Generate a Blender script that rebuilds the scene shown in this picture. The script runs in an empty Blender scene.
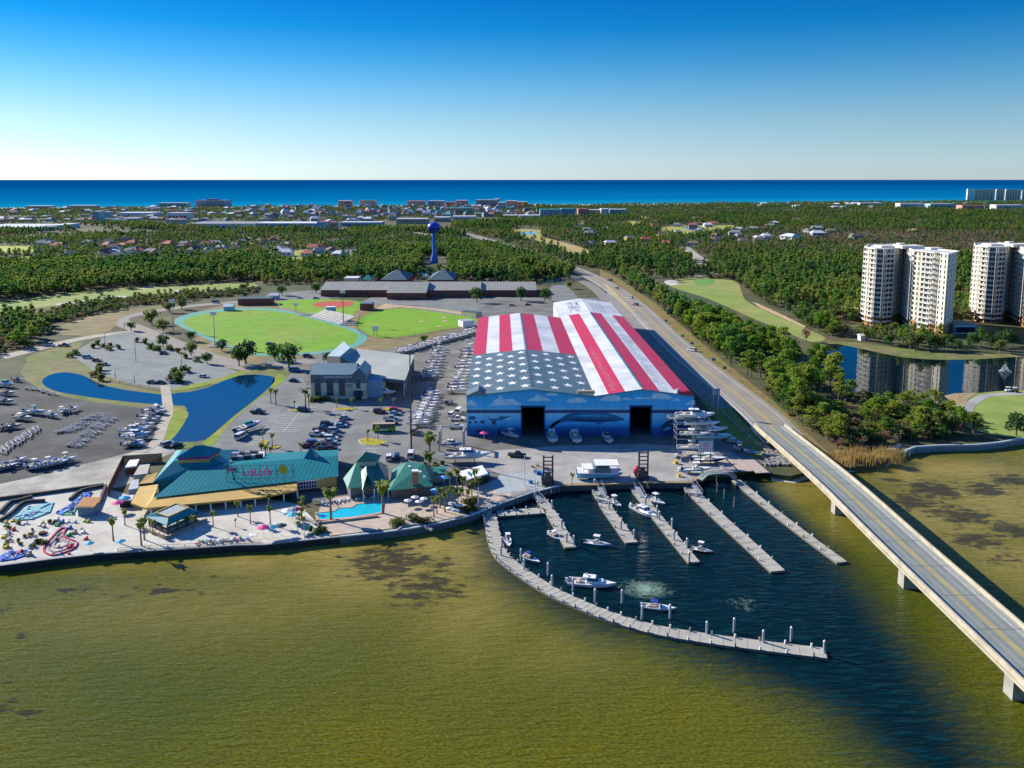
import bpy, bmesh, math, random
import numpy as np
from mathutils import Vector, Matrix
from mathutils.geometry import tessellate_polygon

# ------------------------------------------------------------------ scene, camera, light
scene = bpy.context.scene
COL = scene.collection
F_PX, PITCH, YH, CAMH = 840.0, math.radians(8.0), 179.0, 90.0
Y0 = YH + F_PX * math.tan(PITCH)
cam_d = bpy.data.cameras.new("camera")
cam = bpy.data.objects.new("camera", cam_d)
COL.objects.link(cam)
cam.location = (0, 0, CAMH)
cam.rotation_euler = (math.radians(90) - PITCH, 0, 0)
cam_d.sensor_width = 36.0
cam_d.lens = F_PX / 1024 * 36.0
cam_d.shift_y = (Y0 - 384) / 1024
cam_d.clip_start = 1.0
cam_d.clip_end = 120000.0
scene.camera = cam

SUN_EL, SUN_AZ = math.radians(26.5), math.radians(-58)      # azimuth from +Y, negative = towards -X
world = bpy.data.worlds.new("World")
scene.world = world
world.use_nodes = True
wn, wl = world.node_tree.nodes, world.node_tree.links
wn.clear()
w_out = wn.new("ShaderNodeOutputWorld")
w_bg = wn.new("ShaderNodeBackground")
w_sky = wn.new("ShaderNodeTexSky")
w_sky.sky_type = 'NISHITA'
w_sky.sun_disc = False
w_sky.sun_elevation = SUN_EL
w_sky.sun_rotation = SUN_AZ % (2 * math.pi)
w_sky.altitude = 90
w_sky.air_density = 1.0
w_sky.dust_density = 0.25
w_sky.ozone_density = 4.0
# deepen the sky's own blue away from the horizon (graded photograph)
w_tc = wn.new("ShaderNodeTexCoord")
w_sep = wn.new("ShaderNodeSeparateXYZ")
w_map = wn.new("ShaderNodeMapRange")
w_map.inputs[1].default_value = 0.0
w_map.inputs[2].default_value = 0.30
w_ramp = wn.new("ShaderNodeValToRGB")
e = w_ramp.color_ramp.elements
e[0].position = 0.0; e[0].color = (0.59, 0.75, 1.055, 1)
e[1].position = 1.0; e[1].color = (0.26, 0.56, 0.98, 1)
for pos, c in ((0.035, (0.566, 0.713, 0.977, 1)), (0.112, (0.512, 0.635, 0.822, 1)), (0.227, (0.434, 0.574, 0.698, 1)), (0.34, (0.264, 0.512, 0.674, 1)), (0.45, (0.109, 0.426, 0.635, 1)), (0.558, (0.019, 0.341, 0.605, 1)), (0.66, (0.009, 0.287, 0.581, 1)), (0.8, (0.08, 0.42, 0.80, 1))):
    n = e.new(pos); n.color = c
w_mul = wn.new("ShaderNodeMix"); w_mul.data_type = 'RGBA'; w_mul.blend_type = 'MULTIPLY'
w_mul.inputs[0].default_value = 1.0
wl.new(w_tc.outputs['Generated'], w_sep.inputs[0])
wl.new(w_sep.outputs[2], w_map.inputs[0])
wl.new(w_map.outputs[0], w_ramp.inputs[0])
wl.new(w_sky.outputs[0], w_mul.inputs[6])
wl.new(w_ramp.outputs[0], w_mul.inputs[7])
wl.new(w_mul.outputs[2], w_bg.inputs[0])
w_bg.inputs[1].default_value = 0.11
wl.new(w_bg.outputs[0], w_out.inputs[0])

sun_d = bpy.data.lights.new("sun", 'SUN')
sun_d.energy = 5.0
sun_d.angle = math.radians(0.53)
sun_d.color = (1.0, 0.93, 0.82)
sun = bpy.data.objects.new("sun", sun_d)
COL.objects.link(sun)
to_sun = Vector((math.sin(SUN_AZ) * math.cos(SUN_EL), math.cos(SUN_AZ) * math.cos(SUN_EL), math.sin(SUN_EL)))
sun.rotation_euler = to_sun.to_track_quat('Z', 'Y').to_euler()

scene.view_settings.view_transform = 'Standard'
scene.view_settings.look = 'None'
scene.view_settings.exposure = 0.72
scene.view_settings.gamma = 1.0
scene.view_settings.use_curve_mapping = False
scene.render.engine = 'CYCLES'
scene.cycles.use_denoising = True
scene.cycles.max_bounces = 6
scene.cycles.diffuse_bounces = 2
scene.cycles.glossy_bounces = 3
scene.cycles.transparent_max_bounces = 8
scene.cycles.caustics_reflective = False
scene.cycles.caustics_refractive = False

# ------------------------------------------------------------------ geometry of the view: picture -> ground
CP, SP = math.cos(PITCH), math.sin(PITCH)
L = 1.6                                                    # level of the land above the water

def _ray(px, py):
    u = (px - 512) / F_PX; w = (py - Y0) / F_PX
    return Vector((u, CP - w * SP, -SP - w * CP))

def G(px, py, z=L):                                        # the point at height z
    d = _ray(px, py); t = (z - CAMH) / d.z
    return Vector((d.x * t, d.y * t, z))

def V(px, py, Y):                                          # the point on the upright plane at distance Y
    d = _ray(px, py); t = Y / d.y
    return Vector((d.x * t, Y, CAMH + d.z * t))

def proj(x, y, z=L):
    dz = z - CAMH
    F = y * CP - dz * SP; U = y * SP + dz * CP
    return 512 + F_PX * x / F, Y0 - F_PX * U / F

rnd = random.Random(7)

# ------------------------------------------------------------------ materials
MATS = {}
def mat(name, col, rough=0.7, var=0.12, scale=0.3, metal=0.0, bump=0.0, bscale=2.0, spec=0.3, objvar=0.0, dirt=None, dscale=0.05, damt=0.5):
    if name in MATS: return MATS[name]
    m = bpy.data.materials.new(name); m.use_nodes = True
    N, K = m.node_tree.nodes, m.node_tree.links
    b = N["Principled BSDF"]
    b.inputs["Roughness"].default_value = rough
    b.inputs["Metallic"].default_value = metal
    b.inputs["Specular IOR Level"].default_value = spec
    geo = N.new("ShaderNodeNewGeometry")
    nz = N.new("ShaderNodeTexNoise"); nz.inputs["Scale"].default_value = scale; nz.inputs["Detail"].default_value = 5
    K.new(geo.outputs["Position"], nz.inputs["Vector"])
    mr = N.new("ShaderNodeMapRange")
    mr.inputs[1].default_value = 0.3; mr.inputs[2].default_value = 0.7
    mr.inputs[3].default_value = 1 - var; mr.inputs[4].default_value = 1 + var
    K.new(nz.outputs[0], mr.inputs[0])
    src = mr.outputs[0]
    if objvar:
        oi = N.new("ShaderNodeObjectInfo")
        m2 = N.new("ShaderNodeMapRange"); m2.inputs[3].default_value = 1 - objvar; m2.inputs[4].default_value = 1 + objvar
        K.new(oi.outputs["Random"], m2.inputs[0])
        mm = N.new("ShaderNodeMath"); mm.operation = 'MULTIPLY'
        K.new(src, mm.inputs[0]); K.new(m2.outputs[0], mm.inputs[1]); src = mm.outputs[0]
    base = N.new("ShaderNodeRGB"); base.outputs[0].default_value = (*col, 1)
    cs = base.outputs[0]
    if dirt:
        n2 = N.new("ShaderNodeTexNoise"); n2.inputs["Scale"].default_value = dscale; n2.inputs["Detail"].default_value = 7; n2.inputs["Roughness"].default_value = 0.65
        K.new(geo.outputs["Position"], n2.inputs["Vector"])
        m3 = N.new("ShaderNodeMapRange"); m3.inputs[1].default_value = 0.42; m3.inputs[2].default_value = 0.62; m3.inputs[4].default_value = damt
        K.new(n2.outputs[0], m3.inputs[0])
        mx = N.new("ShaderNodeMix"); mx.data_type = 'RGBA'
        K.new(m3.outputs[0], mx.inputs[0]); K.new(cs, mx.inputs[6]); mx.inputs[7].default_value = (*dirt, 1)
        cs = mx.outputs[2]
    vm = N.new("ShaderNodeVectorMath"); vm.operation = 'SCALE'
    K.new(cs, vm.inputs[0]); K.new(src, vm.inputs["Scale"])
    K.new(vm.outputs[0], b.inputs["Base Color"])
    if bump:
        n4 = N.new("ShaderNodeTexNoise"); n4.inputs["Scale"].default_value = bscale; n4.inputs["Detail"].default_value = 4
        K.new(geo.outputs["Position"], n4.inputs["Vector"])
        bp = N.new("ShaderNodeBump"); bp.inputs["Strength"].default_value = bump; bp.inputs["Distance"].default_value = 0.3
        K.new(n4.outputs[0], bp.inputs["Height"]); K.new(bp.outputs[0], b.inputs["Normal"])
    MATS[name] = m
    return m

def ribbed(name, col, axis='X', width=0.6, rough=0.45, var=0.06, dirt=None, strength=0.5, damt=0.35):
    """standing-seam / corrugated metal: ribs cut as bump in object space"""
    m = mat(name, col, rough, var, 0.15, dirt=dirt, dscale=0.06, damt=damt)
    N, K = m.node_tree.nodes, m.node_tree.links
    b = N["Principled BSDF"]
    tc = N.new("ShaderNodeTexCoord")
    wv = N.new("ShaderNodeTexWave"); wv.wave_type = 'BANDS'; wv.bands_direction = axis
    wv.inputs["Scale"].default_value = 0.31416 / width
    K.new(tc.outputs["Object"], wv.inputs["Vector"])
    rp = N.new("ShaderNodeMapRange"); rp.inputs[1].default_value = 0.7; rp.inputs[2].default_value = 0.95
    K.new(wv.outputs["Fac"], rp.inputs[0])
    bp = N.new("ShaderNodeBump"); bp.inputs["Strength"].default_value = strength; bp.inputs["Distance"].default_value = 0.12
    K.new(rp.outputs[0], bp.inputs["Height"]); K.new(bp.outputs[0], b.inputs["Normal"])
    return m

def leafmat(name, c1, c2, c3=None):
    if name in MATS: return MATS[name]
    m = bpy.data.materials.new(name); m.use_nodes = True
    N, K = m.node_tree.nodes, m.node_tree.links
    b = N["Principled BSDF"]
    b.inputs["Roughness"].default_value = 0.65
    b.inputs["Specular IOR Level"].default_value = 0.25
    oi = N.new("ShaderNodeObjectInfo")
    geo = N.new("ShaderNodeNewGeometry")
    nz = N.new("ShaderNodeTexNoise"); nz.inputs["Scale"].default_value = 0.55; nz.inputs["Detail"].default_value = 3
    K.new(geo.outputs["Position"], nz.inputs["Vector"])
    n2 = N.new("ShaderNodeTexNoise"); n2.inputs["Scale"].default_value = 0.012; n2.inputs["Detail"].default_value = 3
    K.new(geo.outputs["Position"], n2.inputs["Vector"])
    n3 = N.new("ShaderNodeMath"); n3.operation = 'MULTIPLY_ADD'; n3.inputs[1].default_value = 1.9; K.new(n2.outputs[0], n3.inputs[0]); n3.inputs[2].default_value = -0.96
    ad = N.new("ShaderNodeMath"); ad.operation = 'MULTIPLY_ADD'
    K.new(nz.outputs[0], ad.inputs[0]); ad.inputs[1].default_value = 0.8
    sb = N.new("ShaderNodeMath"); sb.operation = 'MULTIPLY_ADD'; sb.inputs[1].default_value = 0.75; sb.inputs[2].default_value = -0.32
    K.new(oi.outputs["Random"], sb.inputs[0]); K.new(n3.outputs[0], sb.inputs[2]); K.new(sb.outputs[0], ad.inputs[2])
    rp = N.new("ShaderNodeValToRGB")
    rp.color_ramp.elements[0].color = (*c1, 1); rp.color_ramp.elements[0].position = 0.15
    rp.color_ramp.elements[1].color = (*c2, 1); rp.color_ramp.elements[1].position = 0.75
    if c3:
        q = rp.color_ramp.elements.new(0.95); q.color = (*c3, 1)
    K.new(ad.outputs[0], rp.inputs[0]); K.new(rp.outputs[0], b.inputs["Base Color"])
    tr = N.new("ShaderNodeBsdfTranslucent"); K.new(rp.outputs[0], tr.inputs[0])
    mx = N.new("ShaderNodeMixShader"); mx.inputs[0].default_value = 0.5
    K.new(b.outputs[0], mx.inputs[1]); K.new(tr.outputs[0], mx.inputs[2])
    K.new(mx.outputs[0], N["Material Output"].inputs[0])
    MATS[name] = m
    return m

# ------------------------------------------------------------------ mesh collecting
class MB:
    def __init__(s): s.v, s.f, s.m = [], [], []
    def add(s, vs, fs, mi=0):
        o = len(s.v); s.v += [tuple(v) for v in vs]
        for f in fs: s.f.append([o + i for i in f]); s.m.append(mi)
    def poly(s, pts, mi=0): s.add(pts, [list(range(len(pts)))], mi)
    def box(s, c, d, rz=0, mi=0, top=1.0):
        cx, cy, cz = c; dx, dy, dz = d[0] / 2, d[1] / 2, d[2] / 2
        ca, sa = math.cos(rz), math.sin(rz); vs = []
        for z, k in ((-dz, 1), (dz, top)):
            for x, y in ((-dx, -dy), (dx, -dy), (dx, dy), (-dx, dy)):
                x *= k; y *= k
                vs.append((cx + x * ca - y * sa, cy + x * sa + y * ca, cz + z))
        s.add(vs, [(3, 2, 1, 0), (4, 5, 6, 7), (0, 1, 5, 4), (1, 2, 6, 5), (2, 3, 7, 6), (3, 0, 4, 7)], mi)
    def prism(s, pts, z0, z1, mi=0, mtop=None, bottom=True):
        """upright prism on a 2-D outline (any winding); z1 may be a list"""
        n = len(pts)
        a = sum(pts[i][0] * pts[(i + 1) % n][1] - pts[(i + 1) % n][0] * pts[i][1] for i in range(n))
        if a < 0:
            pts = pts[::-1]
            if isinstance(z1, (list, tuple)): z1 = list(z1)[::-1]
        zs = z1 if isinstance(z1, (list, tuple)) else [z1] * n
        vs = [(p[0], p[1], z0) for p in pts] + [(p[0], p[1], z) for p, z in zip(pts, zs)]
        s.add(vs, [(i, (i + 1) % n, n + (i + 1) % n, n + i) for i in range(n)], mi)
        tri = tessellate_polygon([[Vector((p[0], p[1], 0)) for p in pts]])
        up = []
        for t in tri:
            a, b, c = (Vector((pts[i][0], pts[i][1], 0)) for i in t)
            up.append(t if (b - a).cross(c - a).z > 0 else t[::-1])
        s.add(vs[n:], up, mi if mtop is None else mtop)
        if bottom: s.add(vs[:n], [t[::-1] for t in up], mi)
    def cyl(s, p, r0, r1, h, n=8, mi=0, cap=True):
        vs = [(p[0] + r * math.cos(2 * math.pi * i / n), p[1] + r * math.sin(2 * math.pi * i / n), p[2] + z) for r, z in ((r0, 0), (r1, h)) for i in range(n)]
        fs = [(i, (i + 1) % n, n + (i + 1) % n, n + i) for i in range(n)]
        if cap: fs += [tuple(range(n, 2 * n)), tuple(range(n - 1, -1, -1))]
        s.add(vs, fs, mi)
    def lathe(s, p, prof, n=16, mi=0):
        vs = [(p[0] + r * math.cos(2 * math.pi * i / n), p[1] + r * math.sin(2 * math.pi * i / n), p[2] + z) for r, z in prof for i in range(n)]
        fs = [(j * n + i, j * n + (i + 1) % n, (j + 1) * n + (i + 1) % n, (j + 1) * n + i) for j in range(len(prof) - 1) for i in range(n)]
        s.add(vs, fs, mi)
    def bar(s, a, b, w, h=None, mi=0):
        a, b = Vector(a), Vector(b); h = h or w
        d = (b - a)
        if d.length < 1e-6: return
        d.normalize()
        x = d.cross(Vector((0, 0, 1)))
        if x.length < 1e-3: x = Vector((1, 0, 0))
        x.normalize(); y = x.cross(d)
        vs = [p + x * (i * w / 2) + y * (j * h / 2) for p in (a, b) for i, j in ((-1, -1), (1, -1), (1, 1), (-1, 1))]
        s.add(vs, [(0, 1, 2, 3), (7, 6, 5, 4), (4, 5, 1, 0), (5, 6, 2, 1), (6, 7, 3, 2), (7, 4, 0, 3)], mi)
    def tube(s, pts, rs, n=6, mi=0):
        pts = [Vector(p) for p in pts]; vs = []
        for i, p in enumerate(pts):
            d = (pts[min(i + 1, len(pts) - 1)] - pts[max(i - 1, 0)]).normalized()
            x = d.cross(Vector((0.3, 1, 0.1))).normalized(); y = d.cross(x)
            r = rs[i] if isinstance(rs, (list, tuple)) else rs
            for k in range(n):
                a = 2 * math.pi * k / n
                vs.append(p + x * (r * math.cos(a)) + y * (r * math.sin(a)))
        fs = [(j * n + i, j * n + (i + 1) % n, (j + 1) * n + (i + 1) % n, (j + 1) * n + i) for j in range(len(pts) - 1) for i in range(n)]
        fs += [tuple(range(n)), tuple(range(len(vs) - n, len(vs)))]
        s.add(vs, fs, mi)
    def ball(s, c, r, n=8, mi=0):
        if not isinstance(r, (list, tuple)): r = (r, r, r)
        vs, fs = [], []
        m = n // 2
        for j in range(m + 1):
            t = math.pi * j / m
            for i in range(n):
                a = 2 * math.pi * i / n
                vs.append((c[0] + r[0] * math.sin(t) * math.cos(a), c[1] + r[1] * math.sin(t) * math.sin(a), c[2] - r[2] * math.cos(t)))
        for j in range(m):
            for i in range(n): fs.append((j * n + i, j * n + (i + 1) % n, (j + 1) * n + (i + 1) % n, (j + 1) * n + i))
        s.add(vs, fs, mi)
    def mesh(s, name, mats, smooth=False):
        me = bpy.data.meshes.new(name)
        me.from_pydata(s.v, [], s.f)
        for m in (mats if isinstance(mats, (list, tuple)) else [mats]): me.materials.append(m)
        me.polygons.foreach_set("material_index", s.m)
        if smooth: me.polygons.foreach_set("use_smooth", [True] * len(s.f))
        me.update()
        return me
    def build(s, name, mats, parent=None, loc=None, rz=0, smooth=False):
        o = bpy.data.objects.new(name, s.mesh(name, mats, smooth))
        COL.objects.link(o)
        if parent is not None: o.parent = parent
        if loc is not None: o.location = loc
        if rz: o.rotation_euler = (0, 0, rz)
        return o

def tag(o, label=None, cat=None, group=None, kind=None):
    if label: o["label"] = label
    if cat: o["category"] = cat
    if group: o["group"] = group
    if kind: o["kind"] = kind
    return o

def thing(name, label, cat, group=None, loc=(0, 0, 0), rz=0):
    o = bpy.data.objects.new(name, None); COL.objects.link(o)
    o.empty_display_size = 0.5
    o.location = loc; o.rotation_euler = (0, 0, rz)
    return tag(o, label, cat, group)

def part(mb, name, mats, root, smooth=False, label=None):
    """child of root, mesh given in world coordinates (root has no rotation)"""
    l = root.location
    mb.v = [(v[0] - l.x, v[1] - l.y, v[2] - l.z) for v in mb.v]
    o = mb.build(name, mats, root, smooth=smooth)
    if label: o["label"] = label
    return o

def copy_tree(o, parent=None):
    c = o.copy(); COL.objects.link(c)
    if parent is not None: c.parent = parent
    for ch in list(o.children): copy_tree(ch, c)
    return c

class Proto:
    """build a thing once, copy it for every further place"""
    def __init__(s, fn): s.fn, s.o, s.used = fn, None, False
    def put(s, loc, rz, label, group=None, scale=1.0, cat=None):
        if s.o is None: s.o = s.fn()
        o = s.o if not s.used else copy_tree(s.o)
        s.used = True
        o.location = loc; o.rotation_euler = (0, 0, rz)
        o.scale = (scale,) * 3 if not isinstance(scale, tuple) else scale
        o["label"] = label
        if cat: o["category"] = cat
        if group: o["group"] = group
        elif "group" in o: del o["group"]
        return o

def smooth_closed(pts, n=6):
    out = []; m = len(pts)
    for i in range(m):
        p0, p1, p2, p3 = (Vector(pts[(i + k - 1) % m]) for k in range(4))
        for j in range(n):
            t = j / n
            out.append(0.5 * ((2 * p1) + (p2 - p0) * t + (2 * p0 - 5 * p1 + 4 * p2 - p3) * t * t + (3 * p1 - p0 - 3 * p2 + p3) * t ** 3))
    return out

def smooth_open(pts, n=6):
    pts = [Vector(p) for p in pts]; P = [2 * pts[0] - pts[1]] + pts + [2 * pts[-1] - pts[-2]]; out = []
    for i in range(1, len(P) - 2):
        p0, p1, p2, p3 = P[i - 1:i + 3]
        for j in range(n):
            t = j / n
            out.append(0.5 * ((2 * p1) + (p2 - p0) * t + (2 * p0 - 5 * p1 + 4 * p2 - p3) * t * t + (3 * p1 - p0 - 3 * p2 + p3) * t ** 3))
    out.append(pts[-1])
    return out

SHEETS = []
CLEAR = []                                                 # picture outlines where no forest grows
def flat(mb, pts, z, mi=0):
    p = [Vector((q[0], q[1], z)) for q in pts]
    for t in tessellate_polygon([p]):
        a, b, c = (p[i] for i in t)
        mb.add([a, b, c], [(0, 1, 2) if (b - a).cross(c - a).z > 0 else (0, 2, 1)], mi)

def sheet(name, px, k, m, n=0, clear=True, kind='structure', grow=0.0):
    """a flat sheet of ground, k layers above the land"""
    pts = [G(x, y, L) for x, y in px]
    if n: pts = smooth_closed(pts, n)
    mb = MB(); SHEETS.append(1); flat(mb, pts, L + 0.02 * k + 0.004 * (len(SHEETS) % 5))
    o = mb.build(name, m)
    if kind: o["kind"] = kind
    if clear: CLEAR.append([proj(p.x, p.y, L) for p in pts])
    return o

def ribbon_faces(mb, pts, offs0, offs1, mi=0, dz=0.0, dash=None):
    """strip between two side offsets of a polyline of 3-D points"""
    n = len(pts); A, B = [], []
    for i, p in enumerate(pts):
        d = pts[min(i + 1, n - 1)] - pts[max(i - 1, 0)]; d.z = 0; d.normalize()
        s = Vector((d.y, -d.x, 0))                         # to the right of travel
        A.append(p + s * offs0 + Vector((0, 0, dz))); B.append(p + s * offs1 + Vector((0, 0, dz)))
    if dash is None:
        vs = A + B
        mb.add(vs, [(i, n + i, n + i + 1, i + 1) if offs1 > offs0 else (i, i + 1, n + i + 1, n + i) for i in range(n - 1)], mi)
    else:
        on, off = dash; acc = 0.0
        for i in range(n - 1):
            ln = (pts[i + 1] - pts[i]).length; t = 0.0
            while t < ln:
                ph = (acc + t) % (on + off)
                step = (on - ph) if ph < on else (on + off - ph)
                step = max(min(step, ln - t), 0.01)
                if ph < on:
                    a, b = t / ln, (t + step) / ln
                    q = [A[i].lerp(A[i + 1], a), B[i].lerp(B[i + 1], a), B[i].lerp(B[i + 1], b), A[i].lerp(A[i + 1], b)]
                    mb.add(q, [(0, 1, 2, 3)] if offs1 > offs0 else [(3, 2, 1, 0)], mi)
                t += step
            acc += ln

def road(name, px, width, k, m, n=6, clear=0.0, lines=None):
    pts = [G(x, y, L + 0.02 * k) for x, y in px]
    if n: pts = smooth_open(pts, n)
    mb = MB(); mats = [m]
    ribbon_faces(mb, pts, -width / 2, width / 2)
    for (a, b, lm, dash) in (lines or []):
        if lm not in mats: mats.append(lm)
        ribbon_faces(mb, pts, a, b, mats.index(lm), 0.02, dash)
    o = mb.build(name, mats); o["kind"] = 'structure'
    w = width / 2 + clear
    Lf, Rt = [], []
    for i, p in enumerate(pts):
        d = pts[min(i + 1, len(pts) - 1)] - pts[max(i - 1, 0)]; d.normalize(); s = Vector((d.y, -d.x, 0))
        a, b = p + s * w, p - s * w
        Lf.append(proj(a.x, a.y)); Rt.append(proj(b.x, b.y))
    for i in range(len(pts) - 1): CLEAR.append([Lf[i], Lf[i + 1], Rt[i + 1], Rt[i]])
    return pts

def hipped(mb, a, b, c, d, ridge0, ridge1, mi=0):
    """roof planes over corners a(front left) b(front right) c(back right) d(back left)"""
    mb.poly([a, b, ridge1, ridge0], mi); mb.poly([b, c, ridge1], mi); mb.poly([c, d, ridge0, ridge1], mi); mb.poly([d, a, ridge0], mi)
# ------------------------------------------------------------------ setting: water
def water_mat(name, rough, wscale, wstr, stretch=(1, 1, 1), fine=None):
    m = bpy.data.materials.new(name); m.use_nodes = True
    N, K = m.node_tree.nodes, m.node_tree.links
    b = N["Principled BSDF"]; b.inputs["Roughness"].default_value = rough; b.inputs["IOR"].default_value = 1.33
    geo = N.new("ShaderNodeNewGeometry")
    mp = N.new("ShaderNodeMapping"); mp.inputs["Scale"].default_value = stretch
    K.new(geo.outputs["Position"], mp.inputs["Vector"])
    nz = N.new("ShaderNodeTexNoise"); nz.inputs["Scale"].default_value = wscale; nz.inputs["Detail"].default_value = 4; nz.inputs["Distortion"].default_value = 0.6
    K.new(mp.outputs[0], nz.inputs["Vector"])
    bp = N.new("ShaderNodeBump"); bp.inputs["Strength"].default_value = wstr; bp.inputs["Distance"].default_value = 0.5
    K.new(nz.outputs[0], bp.inputs["Height"]); K.new(bp.outputs[0], b.inputs["Normal"])
    return m, N, K, b, geo, nz

# the bay: seabed colour seen through shallow water (vertex data: dredged depth, seagrass, sand)
bm_, N, K, b, geo, wz = water_mat("bay_water", 0.12, 0.6, 0.7, (0.4, 1.5, 1))
at = N.new("ShaderNodeVertexColor"); at.layer_name = "bed"
sp = N.new("ShaderNodeSeparateColor"); K.new(at.outputs[0], sp.inputs[0])
n1 = N.new("ShaderNodeTexNoise"); n1.inputs["Scale"].default_value = 1.9; n1.inputs["Detail"].default_value = 4; n1.inputs["Roughness"].default_value = 0.7
mp1 = N.new("ShaderNodeMapping"); mp1.inputs["Scale"].default_value = (0.75, 1.2, 1); mp1.inputs["Rotation"].default_value = (0, 0, 0.5); K.new(geo.outputs["Position"], mp1.inputs["Vector"]); K.new(mp1.outputs[0], n1.inputs["Vector"])
n2 = N.new("ShaderNodeTexNoise"); n2.inputs["Scale"].default_value = 0.018; n2.inputs["Detail"].default_value = 5
K.new(geo.outputs["Position"], n2.inputs["Vector"])
rp = N.new("ShaderNodeValToRGB")
rp.color_ramp.elements[0].position = 0.30; rp.color_ramp.elements[0].color = (0.030, 0.040, 0.003, 1)
rp.color_ramp.elements[1].position = 0.72; rp.color_ramp.elements[1].color = (0.205, 0.185, 0.006, 1)
K.new(n1.outputs[0], rp.inputs[0])
mxb = N.new("ShaderNodeMix"); mxb.data_type = 'RGBA'                     # broad colour drift
mb_ = N.new("ShaderNodeMapRange"); mb_.inputs[1].default_value = 0.35; mb_.inputs[2].default_value = 0.65; mb_.inputs[4].default_value = 0.55
K.new(n2.outputs[0], mb_.inputs[0]); K.new(mb_.outputs[0], mxb.inputs[0]); K.new(rp.outputs[0], mxb.inputs[6]); mxb.inputs[7].default_value = (0.042, 0.070, 0.014, 1)
mxs = N.new("ShaderNodeMix"); mxs.data_type = 'RGBA'                     # bare sand
sandn = N.new("ShaderNodeMix"); sandn.data_type = 'RGBA'
n6 = N.new("ShaderNodeTexNoise"); n6.inputs["Scale"].default_value = 0.35; n6.inputs["Detail"].default_value = 4
mp6 = N.new("ShaderNodeMapping"); mp6.inputs["Scale"].default_value = (0.5, 1.6, 1); K.new(geo.outputs["Position"], mp6.inputs["Vector"]); K.new(mp6.outputs[0], n6.inputs["Vector"])
K.new(n6.outputs[0], sandn.inputs[0]); sandn.inputs[6].default_value = (0.16, 0.135, 0.025, 1); sandn.inputs[7].default_value = (0.44, 0.33, 0.085, 1)
K.new(sp.outputs[2], mxs.inputs[0]); K.new(mxb.outputs[2], mxs.inputs[6]); K.new(sandn.outputs[2], mxs.inputs[7])
n3 = N.new("ShaderNodeTexNoise"); n3.inputs["Scale"].default_value = 0.3; n3.inputs["Detail"].default_value = 6; n3.inputs["Roughness"].default_value = 0.7
mp3 = N.new("ShaderNodeMapping"); mp3.inputs["Scale"].default_value = (0.7, 1.5, 1); K.new(geo.outputs["Position"], mp3.inputs["Vector"]); K.new(mp3.outputs[0], n3.inputs["Vector"])
th = N.new("ShaderNodeMath"); th.operation = 'MULTIPLY_ADD'; th.inputs[1].default_value = 0.66; K.new(sp.outputs[1], th.inputs[0]); K.new(n3.outputs[0], th.inputs[2])
gm = N.new("ShaderNodeMapRange"); gm.inputs[1].default_value = 0.735; gm.inputs[2].default_value = 0.83; K.new(th.outputs[0], gm.inputs[0])
gm2 = N.new("ShaderNodeMath"); gm2.operation = 'MULTIPLY'; gm2.inputs[1].default_value = 0.85; K.new(gm.outputs[0], gm2.inputs[0])
mxg = N.new("ShaderNodeMix"); mxg.data_type = 'RGBA'
K.new(gm2.outputs[0], mxg.inputs[0]); K.new(mxs.outputs[2], mxg.inputs[6]); mxg.inputs[7].default_value = (0.034, 0.028, 0.014, 1)
dn = N.new("ShaderNodeMath"); dn.operation = 'MULTIPLY_ADD'; dn.inputs[1].default_value = 0.5; dn.inputs[2].default_value = -0.25; K.new(wz.outputs[0], dn.inputs[0])
da = N.new("ShaderNodeMath"); da.operation = 'ADD'; K.new(sp.outputs[0], da.inputs[0]); K.new(dn.outputs[0], da.inputs[1])
dm = N.new("ShaderNodeMapRange"); dm.interpolation_type = 'SMOOTHSTEP'; dm.inputs[1].default_value = 0.12; dm.inputs[2].default_value = 0.85; K.new(da.outputs[0], dm.inputs[0])
mxd = N.new("ShaderNodeMix"); mxd.data_type = 'RGBA'
K.new(dm.outputs[0], mxd.inputs[0]); K.new(mxg.outputs[2], mxd.inputs[6]); dwm = N.new("ShaderNodeMapRange"); dwm.inputs[1].default_value = 0.5; dwm.inputs[2].default_value = 0.72; K.new(wz.outputs[0], dwm.inputs[0])
dwx = N.new("ShaderNodeMix"); dwx.data_type = 'RGBA'; K.new(dwm.outputs[0], dwx.inputs[0]); dwx.inputs[6].default_value = (0.001, 0.012, 0.015, 1); dwx.inputs[7].default_value = (0.003, 0.034, 0.040, 1)  # wave sheen painted in: crests take a lighter teal
K.new(dwx.outputs[2], mxd.inputs[7])
b.inputs["Specular IOR Level"].default_value = 0.12
K.new(mxd.outputs[2], b.inputs["Base Color"])

def seg_d(X, Y, poly):
    """signed distance (m, inside positive) of arrays to a polygon"""
    ins = np.zeros(X.shape, bool); D = np.full(X.shape, 1e9)
    n = len(poly)
    for i in range(n):
        x0, y0 = poly[i]; x1, y1 = poly[(i + 1) % n]
        dx, dy = x1 - x0, y1 - y0
        t = np.clip(((X - x0) * dx + (Y - y0) * dy) / (dx * dx + dy * dy + 1e-9), 0, 1)
        D = np.minimum(D, np.hypot(X - x0 - t * dx, Y - y0 - t * dy))
        c = ((y0 > Y) != (y1 > Y)) & (X < (x1 - x0) * (Y - y0) / (y1 - y0 + 1e-12) + x0)
        ins ^= c
    return np.where(ins, D, -D)

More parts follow.
